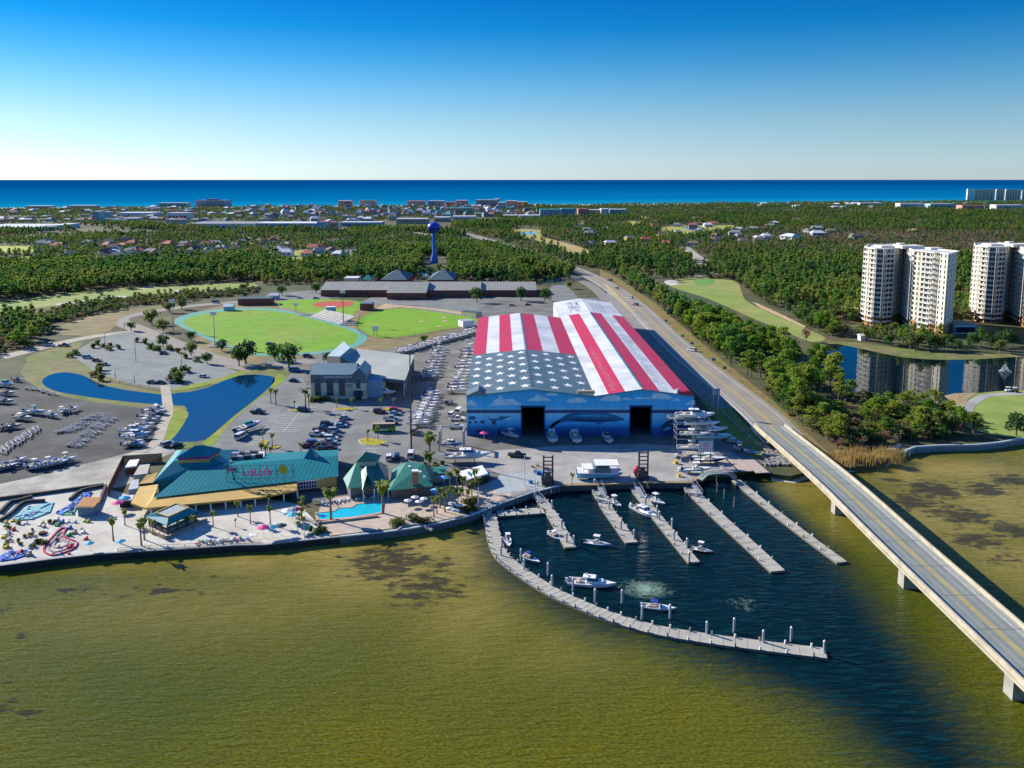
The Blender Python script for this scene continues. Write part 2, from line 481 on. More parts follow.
deep_px = [(474, 520), (482, 548), (500, 578), (540, 602), (600, 632), (660, 645), (744, 682), (825, 716), (880, 768), (930, 850), (1100, 850), (1012, 772), (938, 668), (872, 592), (840, 552), (803, 517), (772, 492), (760, 476), (690, 478), (560, 478)]
deep = [tuple(G(x, y, 0)[:2]) for x, y in deep_px]
gx = np.concatenate([[-3000, -1200, -600, -350], np.arange(-240, 321, 2.5), [420, 700, 1300, 3000]])
gy = np.concatenate([[-1500, -600, -200, -60, 20], np.arange(60, 330, 2.5), [340, 420, 560, 700]])
X, Y = np.meshgrid(gx, gy, indexing='ij')
sd = seg_d(X, Y, deep)
dep = np.clip(0.5 + sd / np.interp(Y, [60, 190, 240], [34.0, 24.0, 10.0]), 0, 1)
grass = np.zeros(X.shape); sandm = np.zeros(X.shape)
def blob(arr, px, py, rx, ry, a, ang=0.0):
    c = G(px, py, 0); e1 = G(px + rx, py, 0); e2 = G(px, py - ry, 0)
    sx, sy = abs(e1.x - c.x) + 1e-3, abs(e2.y - c.y) + 1e-3
    ca, sa = math.cos(ang), math.sin(ang)
    dx, dy = (X - c.x) * ca + (Y - c.y) * sa, -(X - c.x) * sa + (Y - c.y) * ca
    np.maximum(arr, a * np.exp(-((dx / sx) ** 2 + (dy / sy) ** 2)), out=arr)
for q in ((390, 562, 62, 30, .55), (425, 587, 66, 32, .49), (140, 592, 120, 12, .34), (365, 575, 36, 16, .46), (440, 562, 30, 14, .45), (250, 575, 200, 26, .24), (620, 680, 120, 40, .2), (470, 600, 60, 25, .22),
          (70, 591, 22, 5, .68), (165, 590, 26, 6, .60), (215, 595, 18, 4, .52), (240, 604, 10, 4, .5), (20, 636, 16, 6, .55), (0, 610, 20, 8, .5),
          (8, 680, 14, 7, .62), (25, 715, 22, 8, .62), (5, 705, 16, 12, .55), (95, 620, 10, 4, .45), (385, 643, 12, 4, .5), (405, 655, 14, 4, .4), (330, 600, 60, 14, .25), (520, 640, 30, 10, .3), (585, 655, 20, 6, .28),
          (935, 490, 38, 13, .64), (915, 503, 34, 13, .6), (960, 515, 44, 13, .62), (985, 490, 30, 10, .64), (1010, 480, 30, 9, .62), (975, 540, 40, 13, .58), (1012, 530, 38, 12, .58), (890, 480, 18, 6, .55), (1000, 560, 40, 10, .45), (1060, 520, 40, 30, .45),
          (800, 480, 20, 6, .5)):
    blob(grass, *q)
for q in ((330, 552, 70, 14, .9), (250, 562, 70, 14, .7), (430, 548, 50, 16, .95), (470, 552, 26, 24, .9), (120, 565, 90, 12, .4), (380, 570, 120, 30, .75), (470, 600, 60, 44, .5), (200, 605, 200, 34, .34), (560, 650, 80, 30, .25),
          (960, 470, 80, 12, .95), (900, 472, 40, 14, .9), (1000, 500, 90, 34, .8), (940, 520, 70, 30, .7), (1010, 560, 60, 34, .6), (800, 490, 40, 16, .6), (830, 520, 30, 22, .4), (1080, 480, 80, 40, .5)):
    blob(sandm, *q)
CLEAR.append([(424, 256), (446, 256), (452, 276), (418, 276)])
nx, ny = X.shape
vs = np.stack([X.ravel(), Y.ravel(), np.zeros(X.size)], 1)
ii, jj = np.meshgrid(np.arange(nx - 1), np.arange(ny - 1), indexing='ij')
a0 = (ii * ny + jj).ravel()
fs = np.stack([a0, a0 + ny, a0 + ny + 1, a0 + 1], 1)
me = bpy.data.meshes.new("bay_water")
me.from_pydata(vs.tolist(), [], fs.tolist())
ca = me.color_attributes.new("bed", 'FLOAT_COLOR', 'POINT')
ca.data.foreach_set("color", np.stack([dep.ravel(), grass.ravel(), sandm.ravel(), np.ones(X.size)], 1).astype(np.float32).ravel())
me.materials.append(bm_)
bay = bpy.data.objects.new("bay_water", me); COL.objects.link(bay); bay["kind"] = 'structure'

# the gulf beyond the land, turquoise over its bars and deep blue further out
gm_, N, K, b, geo, wz = water_mat("gulf_water", 0.35, 0.02, 0.35, (0.25, 1, 1))
sx = N.new("ShaderNodeSeparateXYZ"); K.new(geo.outputs["Position"], sx.inputs[0])
sl = N.new("ShaderNodeMath"); sl.operation = 'MULTIPLY_ADD'; sl.inputs[1].default_value = -0.22; K.new(sx.outputs[0], sl.inputs[0]); K.new(sx.outputs[1], sl.inputs[2])
mr = N.new("ShaderNodeMapRange"); mr.inputs[1].default_value = 2850; mr.inputs[2].default_value = 14000; K.new(sl.outputs[0], mr.inputs[0])
rp = N.new("ShaderNodeValToRGB")
rp.color_ramp.elements[0].position = 0.0; rp.color_ramp.elements[0].color = (0.02, 0.34, 0.44, 1)
rp.color_ramp.elements[1].position = 1.0; rp.color_ramp.elements[1].color = (0.0, 0.065, 0.20, 1)
for p, c in ((0.03, (0.004, 0.23, 0.40, 1)), (0.09, (0.001, 0.15, 0.32, 1)), (0.35, (0.0, 0.11, 0.27, 1))):
    q = rp.color_ramp.elements.new(p); q.color = c
K.new(mr.outputs[0], rp.inputs[0])
K.new(rp.outputs[0], b.inputs["Base Color"])
b.inputs["Specular IOR Level"].default_value = 0.0; b.inputs["Roughness"].default_value = 0.7
mb = MB(); mb.poly([(-60000, 1500, -0.3), (60000, 1500, -0.3), (60000, 90000, -0.3), (-60000, 90000, -0.3)])
o = mb.build("gulf_water", gm_); o["kind"] = 'structure'

# ------------------------------------------------------------------ setting: land
M_land = mat("scrub_ground", (0.060, 0.078, 0.030), 0.9, 0.3, 0.08, dirt=(0.16, 0.11, 0.05), dscale=0.012, damt=0.6)
M_sand = mat("pale_sand", (0.57, 0.55, 0.47), 0.9, 0.10, 0.5, dirt=(0.45, 0.40, 0.32), dscale=0.12, damt=0.7)
M_yard = mat("worn_asphalt", (0.20, 0.192, 0.168), 0.85, 0.12, 0.25, dirt=(0.115, 0.11, 0.10), dscale=0.09, damt=0.85)
M_lot = mat("grey_asphalt", (0.215, 0.222, 0.205), 0.85, 0.10, 0.25, dirt=(0.15, 0.15, 0.14), dscale=0.08, damt=0.8)
M_trail = mat("dark_gravel", (0.050, 0.053, 0.050), 0.9, 0.15, 0.3, dirt=(0.13, 0.13, 0.12), dscale=0.05, damt=0.6)
M_conc = mat("concrete", (0.40, 0.38, 0.34), 0.8, 0.10, 0.3, dirt=(0.25, 0.23, 0.20), dscale=0.09, damt=0.7)
M_road = mat("highway_pavement", (0.31, 0.275, 0.22), 0.8, 0.08, 0.2, dirt=(0.22, 0.21, 0.195), dscale=0.05, damt=0.6)
M_bright = mat("bright_turf", (0.155, 0.345, 0.003), 0.85, 0.10, 0.12, dirt=(0.22, 0.33, 0.01), dscale=0.02, damt=0.5)
M_fair = mat("fairway_grass", (0.22, 0.30, 0.055), 0.85, 0.12, 0.06, dirt=(0.36, 0.31, 0.11), dscale=0.012, damt=0.7)
M_bank = mat("bank_grass", (0.19, 0.25, 0.03), 0.9, 0.22, 0.25, dirt=(0.27, 0.21, 0.075), dscale=0.05, damt=0.85)
M_olive = mat("olive_rough", (0.13, 0.165, 0.035), 0.9, 0.25, 0.2, dirt=(0.22, 0.17, 0.08), dscale=0.04, damt=0.8)
M_dry = mat("dry_grass", (0.26, 0.19, 0.085), 0.9, 0.22, 0.12, dirt=(0.15, 0.15, 0.05), dscale=0.025, damt=0.8)
M_white = mat("white_paint", (0.78, 0.78, 0.76), 0.5, 0.05)
M_linew = mat("worn_white_marking", (0.55, 0.54, 0.51), 0.7, 0.2, 1.0)
M_liney = mat("worn_yellow_marking", (0.52, 0.36, 0.06), 0.7, 0.2, 1.0)
M_kerb = mat("kerb_concrete", (0.50, 0.46, 0.38), 0.8, 0.12, 0.6)
M_yellowk = mat("yellow_ground_cover", (0.42, 0.34, 0.02), 0.9, 0.25, 1.2, dirt=(0.20, 0.22, 0.02), dscale=0.5)

coast_px = [(0, 566), (50, 559.5), (100, 554), (150, 551), (200, 548), (235, 545.5), (265, 545), (300, 541), (340, 537), (380, 533), (410, 529), (440, 523.5), (470, 516), (500, 504), (530, 493.5), (560, 486),
            (598, 485), (640, 483), (690, 483), (700, 477), (740, 470), (760, 468), (775, 474), (790, 476), (812, 471), (840, 467), (862, 466), (885, 461), (905, 452), (915, 448), (940, 446.5), (975, 446), (1000, 443.5), (1024, 439)]
coast = [G(x, y, L) for x, y in coast_px]
outer = [Vector((3500, 640, L)), Vector((6000, 4700, L)), Vector((2700, 3450, L)), Vector((2050, 3330, L)), Vector((900, 3080, L)), Vector((0, 2880, L)), Vector((-800, 2700, L)), Vector((-1700, 2560, L)), Vector((-6000, 1900, L)), Vector((-3500, 420, L)), Vector((-420, 195, L))]
outer.insert(0, Vector((320, 318, L)))
mb = MB(); mb.prism([(p.x, p.y) for p in coast + outer], -2.5, L)
ground = mb.build("ground", M_land); ground["kind"] = 'structure'
# white gulf beach
mb = MB()
bl = [Vector((2700, 3450, L + .05)), Vector((2050, 3330, L + .05)), Vector((900, 3080, L + .05)), Vector((0, 2880, L + .05)), Vector((-800, 2700, L + .05)), Vector((-1700, 2560, L + .05)), Vector((-6000, 1900, L + .05))]
ribbon_faces(mb, bl, 40, -70)
o = mb.build("gulf_beach", M_sand); o["kind"] = 'structure'
# bay beach sloping into the water under and beside the bridge
top = [G(x, y, L + 0.04) for x, y in ((770, 462), (790, 462), (815, 464), (840, 461), (862, 460), (885, 455), (903, 446))]
low = [G(x, y, -0.25) for x, y in ((772, 484), (792, 486), (815, 479), (840, 475), (864, 472), (888, 467), (908, 457))]
mb = MB()
for p, q, r, s_ in zip(low[:-1], low[1:], top[1:], top[:-1]):
    mb.add([p, q, r, s_], [(0, 1, 2, 3)])
    mb.add([s_, r, r + (r - q) * .6, s_ + (s_ - p) * .6], [(0, 1, 2, 3)])
for i in range(len(mb.v)):
    if mb.v[i][2] > L + 0.1: mb.v[i] = (mb.v[i][0], mb.v[i][1], L + 0.06)
o = mb.build("sand_beach", M_sand); o["kind"] = 'structure'

pond_m, N, K, b, geo, wz = water_mat("pond_water", 0.04, 0.5, 0.05)
b.inputs["Base Color"].default_value = (0.002, 0.03, 0.07, 1)

lake_m, N, K, b, geo, wz = water_mat("lake_water", 0.015, 0.4, 0.03)
b.inputs["Base Color"].default_value = (0.002, 0.010, 0.014, 1)
# ---- paved and planted sheets, lowest first
sheet("boat_yard_ground", [(-120, 398), (0, 384), (30, 374), (62, 372), (100, 385), (140, 392), (168, 402), (170, 418), (160, 440), (135, 456), (90, 466), (40, 478), (0, 486), (-140, 505)], 1, M_trail, 3)
sheet("sandy_track", [(-140, 500), (0, 484), (60, 470), (110, 458), (140, 450), (165, 445), (175, 452), (150, 462), (134, 478), (122, 487), (60, 494), (0, 500), (-140, 520)], 2, mat("dusty_sand", (0.44, 0.42, 0.35), 0.9, 0.15, 0.3, dirt=(0.22, 0.21, 0.18), dscale=0.08, damt=0.8), 2)
sheet("beach_sand", [(-60, 571), (0, 565), (100, 553.2), (200, 547.4), (265, 544.3), (330, 537), (300, 505), (260, 497), (140, 499), (100, 486), (0, 497), (-120, 512)], 3, M_sand)
sheet("marina_asphalt", [(205, 447), (222, 425), (245, 405), (268, 388), (277, 374), (262, 366), (262, 360), (300, 358), (330, 352), (385, 350), (425, 340), (470, 326), (476, 312), (490, 300), (560, 300), (615, 296), (640, 312), (664, 338), (685, 368), (694, 400), (705, 425), (735, 445), (765, 462), (758, 467), (700, 476), (688, 482), (598, 484), (560, 485), (528, 493), (498, 503), (470, 514), (430, 510), (330, 505), (260, 490), (200, 470)], 2, M_yard)
sheet("car_park", [(206, 446), (224, 425), (247, 405), (270, 389), (281, 376), (300, 372), (312, 398), (345, 402), (412, 404), (410, 440), (405, 458), (330, 462), (262, 462), (230, 456)], 3, M_lot)
sheet("quay_apron", [(470, 452), (520, 449), (560, 446), (640, 444), (690, 447), (730, 452), (752, 464), (700, 475), (688, 481), (640, 481.5), (598, 483), (560, 484), (530, 491), (505, 500), (492, 490), (500, 474), (478, 466)], 3, M_conc)
sheet("pool_terrace", [(320, 505), (330, 498), (430, 488), (470, 483), (520, 478), (510, 497), (470, 514), (440, 521), (405, 527), (330, 536), (318, 520)], 4, mat("terrace_paving", (0.50, 0.40, 0.30), 0.85, 0.15, 0.5, dirt=(0.40, 0.36, 0.32), dscale=0.15))
sheet("shaded_plaza", [(486, 487), (500, 476), (528, 472), (545, 478), (548, 489), (520, 492), (500, 494)], 5, mat("grey_green_paving", (0.36, 0.40, 0.38), 0.85, 0.1, 0.5))
sheet("school_car_park", [(72, 356), (84, 346), (108, 336), (130, 332), (150, 340), (200, 360), (246, 374), (238, 380), (215, 384), (190, 387), (170, 390), (120, 382), (95, 374), (78, 366)], 2, mat("pale_lot_asphalt", (.225, .25, .23), .85, .1, .25, dirt=(.17, .185, .17), dscale=.07, damt=.8), 2)
for nm, pts, w, k in (("school_road", [(160, 336), (130, 326), (120, 319), (150, 312), (190, 306), (250, 301), (300, 296), (340, 297)], 11, 2),
                      ("school_road", [(128, 325), (165, 340), (200, 354), (240, 366), (275, 366), (312, 360)], 12, 3),
                      ("dirt_track", [(0, 358), (40, 348), (90, 337), (140, 331), (160, 333)], 9, 2),
                      ("causeway_path", [(165, 385), (167, 400), (168, 412), (163, 425), (156, 442), (140, 452)], 3.8, 6),
                      ("club_lane", [(690, 277.5), (720, 274), (770, 279), (800, 283), (850, 284), (900, 280)], 8, 2),
                      ("sandy_trail", [(684, 247), (692, 254), (702, 262), (690, 269)], 14, 1),
                      ("shopping_road", [(400, 231), (440, 236), (480, 243)], 14, 1)):
    road(nm, pts, w, k, mat("pale_track", (0.42, 0.37, 0.29), 0.9, 0.15) if "track" in nm or "trail" in nm or 'path' in nm else M_road, clear=3)
sheet("school_yard", [(360, 303), (372, 297), (420, 297), (480, 297), (540, 298), (560, 302), (548, 312), (480, 312), (470, 318), (410, 309), (375, 305)], 2.5, M_lot)
sheet("school_car_park", [(260, 300), (268, 294), (330, 289), (330, 302), (300, 301)], 2, M_lot)
sheet("visitor_car_park", [(545, 296), (552, 286), (566, 284), (580, 300), (560, 304)], 3, M_lot)
sheet("dirt_field", [(186, 318), (210, 308), (250, 301), (320, 299), (390, 305), (480, 312), (482, 330), (430, 341), (395, 352), (330, 360), (246, 374), (200, 352)], 1, M_dry)
# track and fields
trk = [(174, 322), (186, 314.5), (215, 309.5), (250, 307.5), (280, 309.5), (310, 316), (345, 326), (364, 333), (366.5, 340), (355, 347.5), (330, 352.5), (295, 355.5), (262, 356), (240, 352.5), (215, 342.5), (190, 331.5)]
sheet("running_track", trk, 2, mat("green_track", (0.11, 0.33, 0.25), 0.85, 0.06, 0.3, dirt=(0.15, 0.36, 0.30), dscale=0.08), 5)
tc_ = sum((Vector(q) for q in trk), Vector((0, 0))) / len(trk)
sheet("football_field", [tuple(tc_ + (Vector(q) - tc_) * .905) for q in trk], 3, mat("worn_turf", (0.150, 0.335, 0.004), 0.85, 0.14, 0.15, dirt=(0.25, 0.29, 0.04), dscale=0.028, damt=0.6), 5)
sheet("baseball_outfield", [(357, 327), (360, 318), (378, 311), (400, 308.5), (430, 311), (470, 317.5), (477, 321), (462, 326), (430, 332), (395, 337.5), (375, 337)], 3, M_bright, 3)
sheet("softball_outfield", [(275, 305), (288, 300), (330, 299.5), (362, 302), (355, 312), (345, 318), (316, 316), (295, 310)], 3, M_bright, 2)
sheet("clay_infield", [(313, 305.5), (318, 302.3), (338, 301), (352, 301.8), (353, 304.5), (345, 307.2), (328, 308)], 4, mat("red_clay", (0.45, 0.085, 0.05), 0.9, 0.1), 3)
M_clay = mat("tan_clay", (0.50, 0.36, 0.20), 0.9, 0.15)
sheet("clay_patch", [(462, 322), (466, 320), (474, 321), (472, 324), (465, 324.5)], 4, M_clay, 2)
sheet("clay_base", [(418, 321.3), (422, 320.8), (425, 321.5), (421, 322.2)], 4, M_clay)
sheet("clay_base", [(440, 317.2), (444, 316.7), (448, 317.4), (444, 318)], 4, M_clay)
sheet("clay_base", [(441, 321), (445, 320.4), (448, 321.2), (444, 321.8)], 4, M_clay)
sheet("clay_base", [(436, 326.3), (440, 325.6), (443, 326.4), (439, 327)], 4, M_clay)
sheet("bare_clay_yard", [(372, 310), (385, 304), (420, 307), (470, 313), (475, 317), (440, 311), (400, 307.5), (380, 310)], 4, M_clay)
# ponds and banks at the boat yard
sheet("pond_bank", [(20, 372), (38, 358), (75, 358), (95, 372), (140, 386), (172, 389), (200, 388), (225, 382), (245, 374), (262, 366), (290, 372), (284, 380), (264, 394), (240, 412), (222, 430), (212, 445), (190, 448), (160, 447), (158, 432), (168, 408), (140, 408), (95, 402), (60, 396), (38, 388)], 3.5, M_olive, 2)
M_lush = mat("lush_bank_grass", (0.18, 0.26, 0.012), 0.9, 0.25, 0.3, dirt=(0.30, 0.24, 0.05), dscale=0.1)
for pts in ([(276, 374), (286, 379), (263, 396), (241, 413), (223, 432), (213, 446), (203, 443), (220, 429), (235, 416), (253, 402), (270, 388)], [(172, 407), (186, 411), (188, 416), (177, 434), (166, 443), (161, 436), (168, 420)], [(172, 391), (200, 387), (226, 380), (246, 373), (238, 372), (214, 380), (185, 386)]):
    sheet("grass_bank", pts, 3.8, M_lush, 2)
sheet("pond", [(42, 382), (50, 375), (66, 372.5), (84, 376), (100, 384), (125, 390), (160, 394.5), (172, 397), (170, 405), (150, 404), (110, 400), (75, 395), (52, 390)], 4, pond_m, 3)
sheet("pond", [(172, 394), (190, 392), (212, 386), (230, 378), (245, 375), (262, 375), (275, 378), (270, 387), (252, 402), (234, 416), (220, 428), (205, 440), (186, 442), (172, 441), (176, 432), (187, 414), (184, 406), (172, 405)], 4, pond_m, 2)
# right hand golf course, lake, road verges
sheet("golf_fairway", [(666, 283), (690, 278), (731, 280), (740, 286.5), (745, 300), (770, 313), (804, 328), (826, 338), (812, 342), (788, 333), (756, 319.7), (723, 305), (700, 296), (680, 290)], 2, M_fair, 2)
sheet("golf_green", [(693, 281), (705, 278.6), (715, 280.5), (712, 284.5), (700, 286)], 3, mat("putting_green", (0.13, 0.30, 0.06), 0.85, 0.08), 2)
sheet("sand_bunker", [(664, 281.5), (672, 280), (680, 282), (676, 285), (668, 285)], 3, M_sand, 2)
sheet("sand_bunker", [(752, 302), (758, 303.5), (785, 316), (806, 326.5), (804, 328), (780, 317), (760, 308)], 3, M_clay)
sheet("golf_fairway", [(944, 408), (962, 397), (985, 392), (1030, 388), (1200, 380), (1300, 420), (1080, 436), (1024, 438), (990, 434), (965, 426)], 2, mat("rough_green", (0.20, 0.30, 0.05), 0.85, 0.15, 0.1, dirt=(0.33, 0.30, 0.10), dscale=0.03), 2)
road("cart_path", [(966, 412), (972, 403), (985, 396), (1005, 394), (1030, 393)], 4, 4, M_conc)
sheet("lake_bank", [(815, 345), (832, 341), (858, 343), (900, 348), (950, 353.5), (1000, 354), (1100, 352), (1100, 360), (1024, 360), (950, 361), (900, 358), (850, 349)], 2, M_olive, 1)
sheet("lake", [(828, 344), (850, 346.5), (880, 353), (905, 357.5), (940, 360), (985, 359), (1017, 357), (1060, 358), (1090, 368), (1040, 388), (1000, 391), (975, 393.5), (955, 396), (946, 401), (930, 406), (895, 407), (860, 396), (838, 378), (824, 358)], 3, lake_m, 2)
sheet("rocky_point", [(944, 396), (955, 393.5), (978, 393), (968, 399), (963, 410), (955, 406)], 5, mat("brown_rubble", (0.33, 0.25, 0.12), 0.95, 0.45, 0.8), 1)
# left golf course
sheet("golf_fairway", [(-120, 318), (0, 302), (30, 298), (60, 294), (100, 290), (150, 286), (200, 284), (255, 283.5), (258, 286), (215, 291), (150, 294), (110, 298), (60, 305), (0, 313), (-120, 330)], 2, M_fair, 1)
for pts in ([(56, 304), (68, 302), (84, 300), (83, 302.3), (70, 304), (58, 305.3)], [(96, 298), (110, 296.2), (126, 296), (124, 297.8), (108, 299.2), (98, 299.6)], [(139, 288.5), (147, 287), (156, 286.6), (150, 288.6)], [(174, 291), (180, 289.8), (184, 290.6), (178, 292)]):
    sheet("sand_bunker", pts, 3, M_sand, 2)
sheet("dry_meadow", [(50, 332), (70, 322), (100, 314), (140, 308), (165, 304), (170, 307), (130, 314), (118, 321), (110, 331), (85, 336)], 2, M_dry, 2)
sheet("grass_verge", [(25, 358), (60, 347), (84, 342), (72, 356), (80, 368), (62, 372), (38, 368)], 2.5, M_olive, 2)
sheet("golf_fairway", [(-60, 247), (0, 246), (30, 246), (38, 250), (30, 253.6), (-60, 254)], 2, mat("yellow_green_turf", (0.36, 0.40, 0.03), 0.85, 0.12), 1)
sheet("golf_fairway", [(12, 258), (28, 256), (40, 261), (28, 262.5)], 3, mat("yellow_green_turf", ()), 1)
for nm, pts in (("pond", [(-60, 257), (0, 257), (14, 257.5), (28, 263.5), (10, 264.5), (-60, 266)]), ("pond", [(63, 258.8), (70, 257.5), (76, 259.5), (69, 261)]), ("pond", [(97, 258), (110, 256.5), (113, 259), (100, 260)]), ("pond", [(130, 255.8), (138, 253.8), (143, 255.6), (136, 257.6)]),
                ("pond", [(296, 262.5), (303, 258.5), (316, 256), (328, 256), (326, 259), (312, 262), (302, 264.5)]), ("pond", [(400, 273), (410, 270.5), (425, 270), (434, 272), (430, 276), (412, 276.5)]), ("pond", [(520, 269), (532, 267.5), (540, 271), (534, 273.5), (522, 272.5)]), ("pond", [(531, 280), (545, 276.5), (562, 278), (566, 281), (548, 283.5), (534, 283.5)]),
                ("pond", [(516, 233), (526, 231.5), (537, 231.6), (536, 234.4), (522, 235)]), ("pond", [(682, 227.5), (692, 226.4), (704, 228.5), (707, 230.8), (696, 231.6), (686, 229.5)])):
    sheet(nm, pts, 4, pond_m, 2)
M_bl = mat("yellow_green_turf", ())  # plain yellow-green turf
for pts in ([(275, 258), (285, 251), (325, 249), (345, 252), (334, 258), (300, 266), (280, 262)], [(512, 229), (540, 230), (541, 236), (530, 239), (512, 235)], [(660, 228), (682, 226), (730, 225), (736, 228), (700, 234), (668, 233)], [(624, 222), (634, 221), (642, 224), (634, 226.5)]):
    sheet("rough_lawn", pts, 1, mat("tan_lawn", (0.34, 0.32, 0.06), 0.9, 0.15), 2)
sheet("golf_fairway", [(530, 235.5), (545, 238), (562, 242), (583, 248), (590, 253), (583, 258), (571, 257), (560, 249), (545, 243), (532, 239)], 2, mat("tan_fairway", (0.40, 0.31, 0.11), 0.9, 0.12), 2)
sheet("golf_fairway", [(375, 247), (400, 244.5), (440, 245), (470, 247), (440, 249), (400, 248.5)], 2, M_bl, 1)
for pts in ([(80, 257), (95, 256), (110, 252), (150, 250), (152, 253), (120, 256), (98, 258)], [(225, 243), (255, 241.5), (256, 244.5), (230, 245.5)], [(50, 267), (70, 265), (100, 263), (150, 262), (150, 264), (90, 266.5)]):
    sheet("rough_lawn", pts, 1, M_bl, 1)
rc_ = random.Random(77)
for k_ in range(26):
    x_, y_ = (rc_.uniform(20, 470), rc_.uniform(236, 264)) if k_ % 2 else (rc_.uniform(560, 1000), rc_.uniform(214, 262))
    w_, h_ = rc_.uniform(5, 15), rc_.uniform(.7, 1.7)
    sheet("clearing", [(x_ - w_, y_), (x_ - w_ * .3, y_ - h_), (x_ + w_, y_ - h_ * .5), (x_ + w_ * .6, y_ + h_), (x_ - w_ * .5, y_ + h_ * .8)], 1, M_dry if k_ % 3 else mat("tan_lawn", ()), 1)
sheet("bare_lot", [(330, 253), (352, 249), (372, 250), (360, 256), (342, 259)], 2, M_lot, 1)
# highway
hw = [(440, 228), (478, 237), (509, 246.5), (529, 254), (556, 262.5), (582, 272), (607, 285), (634, 304), (662, 331), (690, 357), (719.5, 380.5), (758.6, 411.5), (782, 435)]
sheet("road_verge", [(600, 269), (626, 283), (656, 304), (681, 325), (712, 352), (742, 376), (774, 402), (802, 428), (831, 455), (812, 462), (790, 446), (760, 414), (720, 380), (690, 355), (662, 328), (630, 298), (600, 279)], 2, mat("dry_verge", (0.24, 0.15, 0.06), 0.9, 0.3, 0.35, dirt=(0.15, 0.18, 0.03), dscale=0.09, damt=0.9), 1)
sheet("road_verge", [(676, 352), (690, 366), (715, 392), (742, 420), (764, 445), (775, 458), (752, 458), (724, 430), (702, 402), (686, 372)], 3, M_bank)
hwp = road("highway", hw, 15.5, 6, M_road, 6, 3.0, [(-0.25, 0.1, M_liney, None), (0.35, 0.7, M_liney, None), (5.4, 5.7, M_linew, None), (-5.7, -5.4, M_linew, None), (6.9, 8.1, M_kerb, None)])
road("frontage_lane", [(568, 275), (590, 285), (610, 302), (630, 320), (655, 345), (676, 366), (700, 388), (724, 408)], 9, 4, mat("lane_asphalt", (0.24, 0.22, 0.19), 0.85, 0.1), 5, 2.0, [(3.6, 4.0, M_liney, None), (-0.15, 0.15, M_linew, (3, 6))])
mb = MB()
for a, b_ in (((583, 283), (600, 296)), ((604, 288), (634, 312))):
    pass
# the far median and crossing
sheet("road_median", [(603, 284), (607, 284.5), (620, 297), (634, 311.5), (631, 312), (616, 299)], 8, mat("tan_median", (0.46, 0.36, 0.20), 0.9, 0.15))
sheet("road_junction", [(608, 290), (634, 306), (656, 328), (648, 332), (628, 318), (606, 298)], 5, M_road)
# car park markings
mb = MB()
def bays(a, b_, n, ln, wid=0.16):
    A, B = G(*a, L), G(*b_, L)
    d = (B - A) / n; s = Vector((d.y, -d.x, 0)).normalized() * ln
    for i in range(n + 1):
        p = A + d * i
        e1 = d.normalized() * wid
        q = [p - e1, p + e1, p + e1 + s, p - e1 + s]
        for w in q: w.z = L + 0.082
        mb.add(q, [(0, 1, 2, 3), (3, 2, 1, 0)][:1])
bays((283, 432), (303, 408), 12, 5.2); bays((282, 432), (302, 408), 12, -5.2)
bays((316, 448), (345, 411), 16, 5.0); bays((316, 448), (345, 411), 16, -5.0)
bays((376, 452), (400, 412), 14, -5.0); bays((262, 445), (284, 415), 12, -5.0)
for a, b_ in (((283, 432), (303, 408)), ((316, 448), (345, 411))):
    mb.bar(G(*a, L + .085), G(*b_, L + .085), 0.25, 0.01)
o = mb.build("parking_lines", M_linew); o["kind"] = 'structure'
mb = MB()
for x0, y0, x1, y1 in ((105, 362, 190, 372), (110, 352, 200, 366), (125, 344, 205, 362), (100, 369, 180, 380)):
    a, b_ = (x0, y0), (x1, y1); bays(a, b_, 24, 4.5, 0.12)
o = mb.build("parking_lines", M_linew); o["kind"] = 'structure'
# planted kerbed islands of the car park
def island(px):
    pts = smooth_closed([G(x, y, L) for x, y in px], 3)
    mb = MB(); mb.prism([(p.x, p.y) for p in pts], L, L + 0.2, 0)
    c = sum(pts, Vector()) / len(pts)
    inn = [c + (p - c) * 0.9 for p in pts]
    mb.prism([(p.x, p.y) for p in inn], L + 0.19, L + 0.3, 1)
    o = mb.build("planting_island", [M_kerb, M_yellowk]); o["kind"] = 'structure'
for px in ([(358, 441), (366, 438.5), (380, 440), (388, 442.5), (380, 446), (365, 445.5)], [(288, 411), (300, 408.3), (309, 408.6), (300, 411.8)], [(259, 443), (264, 440.5), (269, 441.5), (266, 446), (260, 446)], [(268, 448), (276, 446), (281, 447.5), (272, 450)], [(375, 410), (388, 408.5), (404, 409.5), (390, 411.3)], [(333, 409.5), (345, 408), (358, 409), (346, 411)], [(300, 454), (306, 451), (312, 454), (304, 457)], [(316, 455), (325, 452), (338, 452.5), (330, 456)]):
    island(px)
# ------------------------------------------------------------------ buildings
def quadpoly(mb, pts, mi=0): mb.poly([G(*p) for p in pts], mi)
def center(pts): return sum((Vector(p) for p in pts), Vector()) / len(pts)
M_glass = mat("dark_window_glass", (0.03, 0.05, 0.07), 0.12, 0.2, 0.5, spec=0.6)
M_brick = mat("red_brick", (0.26, 0.085, 0.06), 0.85, 0.15, 1.0)
M_cream = mat("cream_stucco", (0.62, 0.53, 0.36), 0.8, 0.06, 0.3)
M_dark = mat("dark_interior", (0.03, 0.03, 0.035), 0.9, 0.2)
M_steel = mat("dark_steel", (0.06, 0.06, 0.065), 0.5, 0.1)
M_galv = mat("galvanised_steel", (0.42, 0.43, 0.44), 0.45, 0.1, metal=0.3)
M_wood = mat("weathered_wood", (0.33, 0.27, 0.20), 0.85, 0.18, 0.6)
M_brown = mat("brown_fence_wood", (0.17, 0.07, 0.04), 0.85, 0.2, 0.8)
M_flatw = mat("white_membrane_roof", (0.66, 0.68, 0.70), 0.7, 0.08, 0.2, dirt=(0.45, 0.46, 0.46), dscale=0.05)

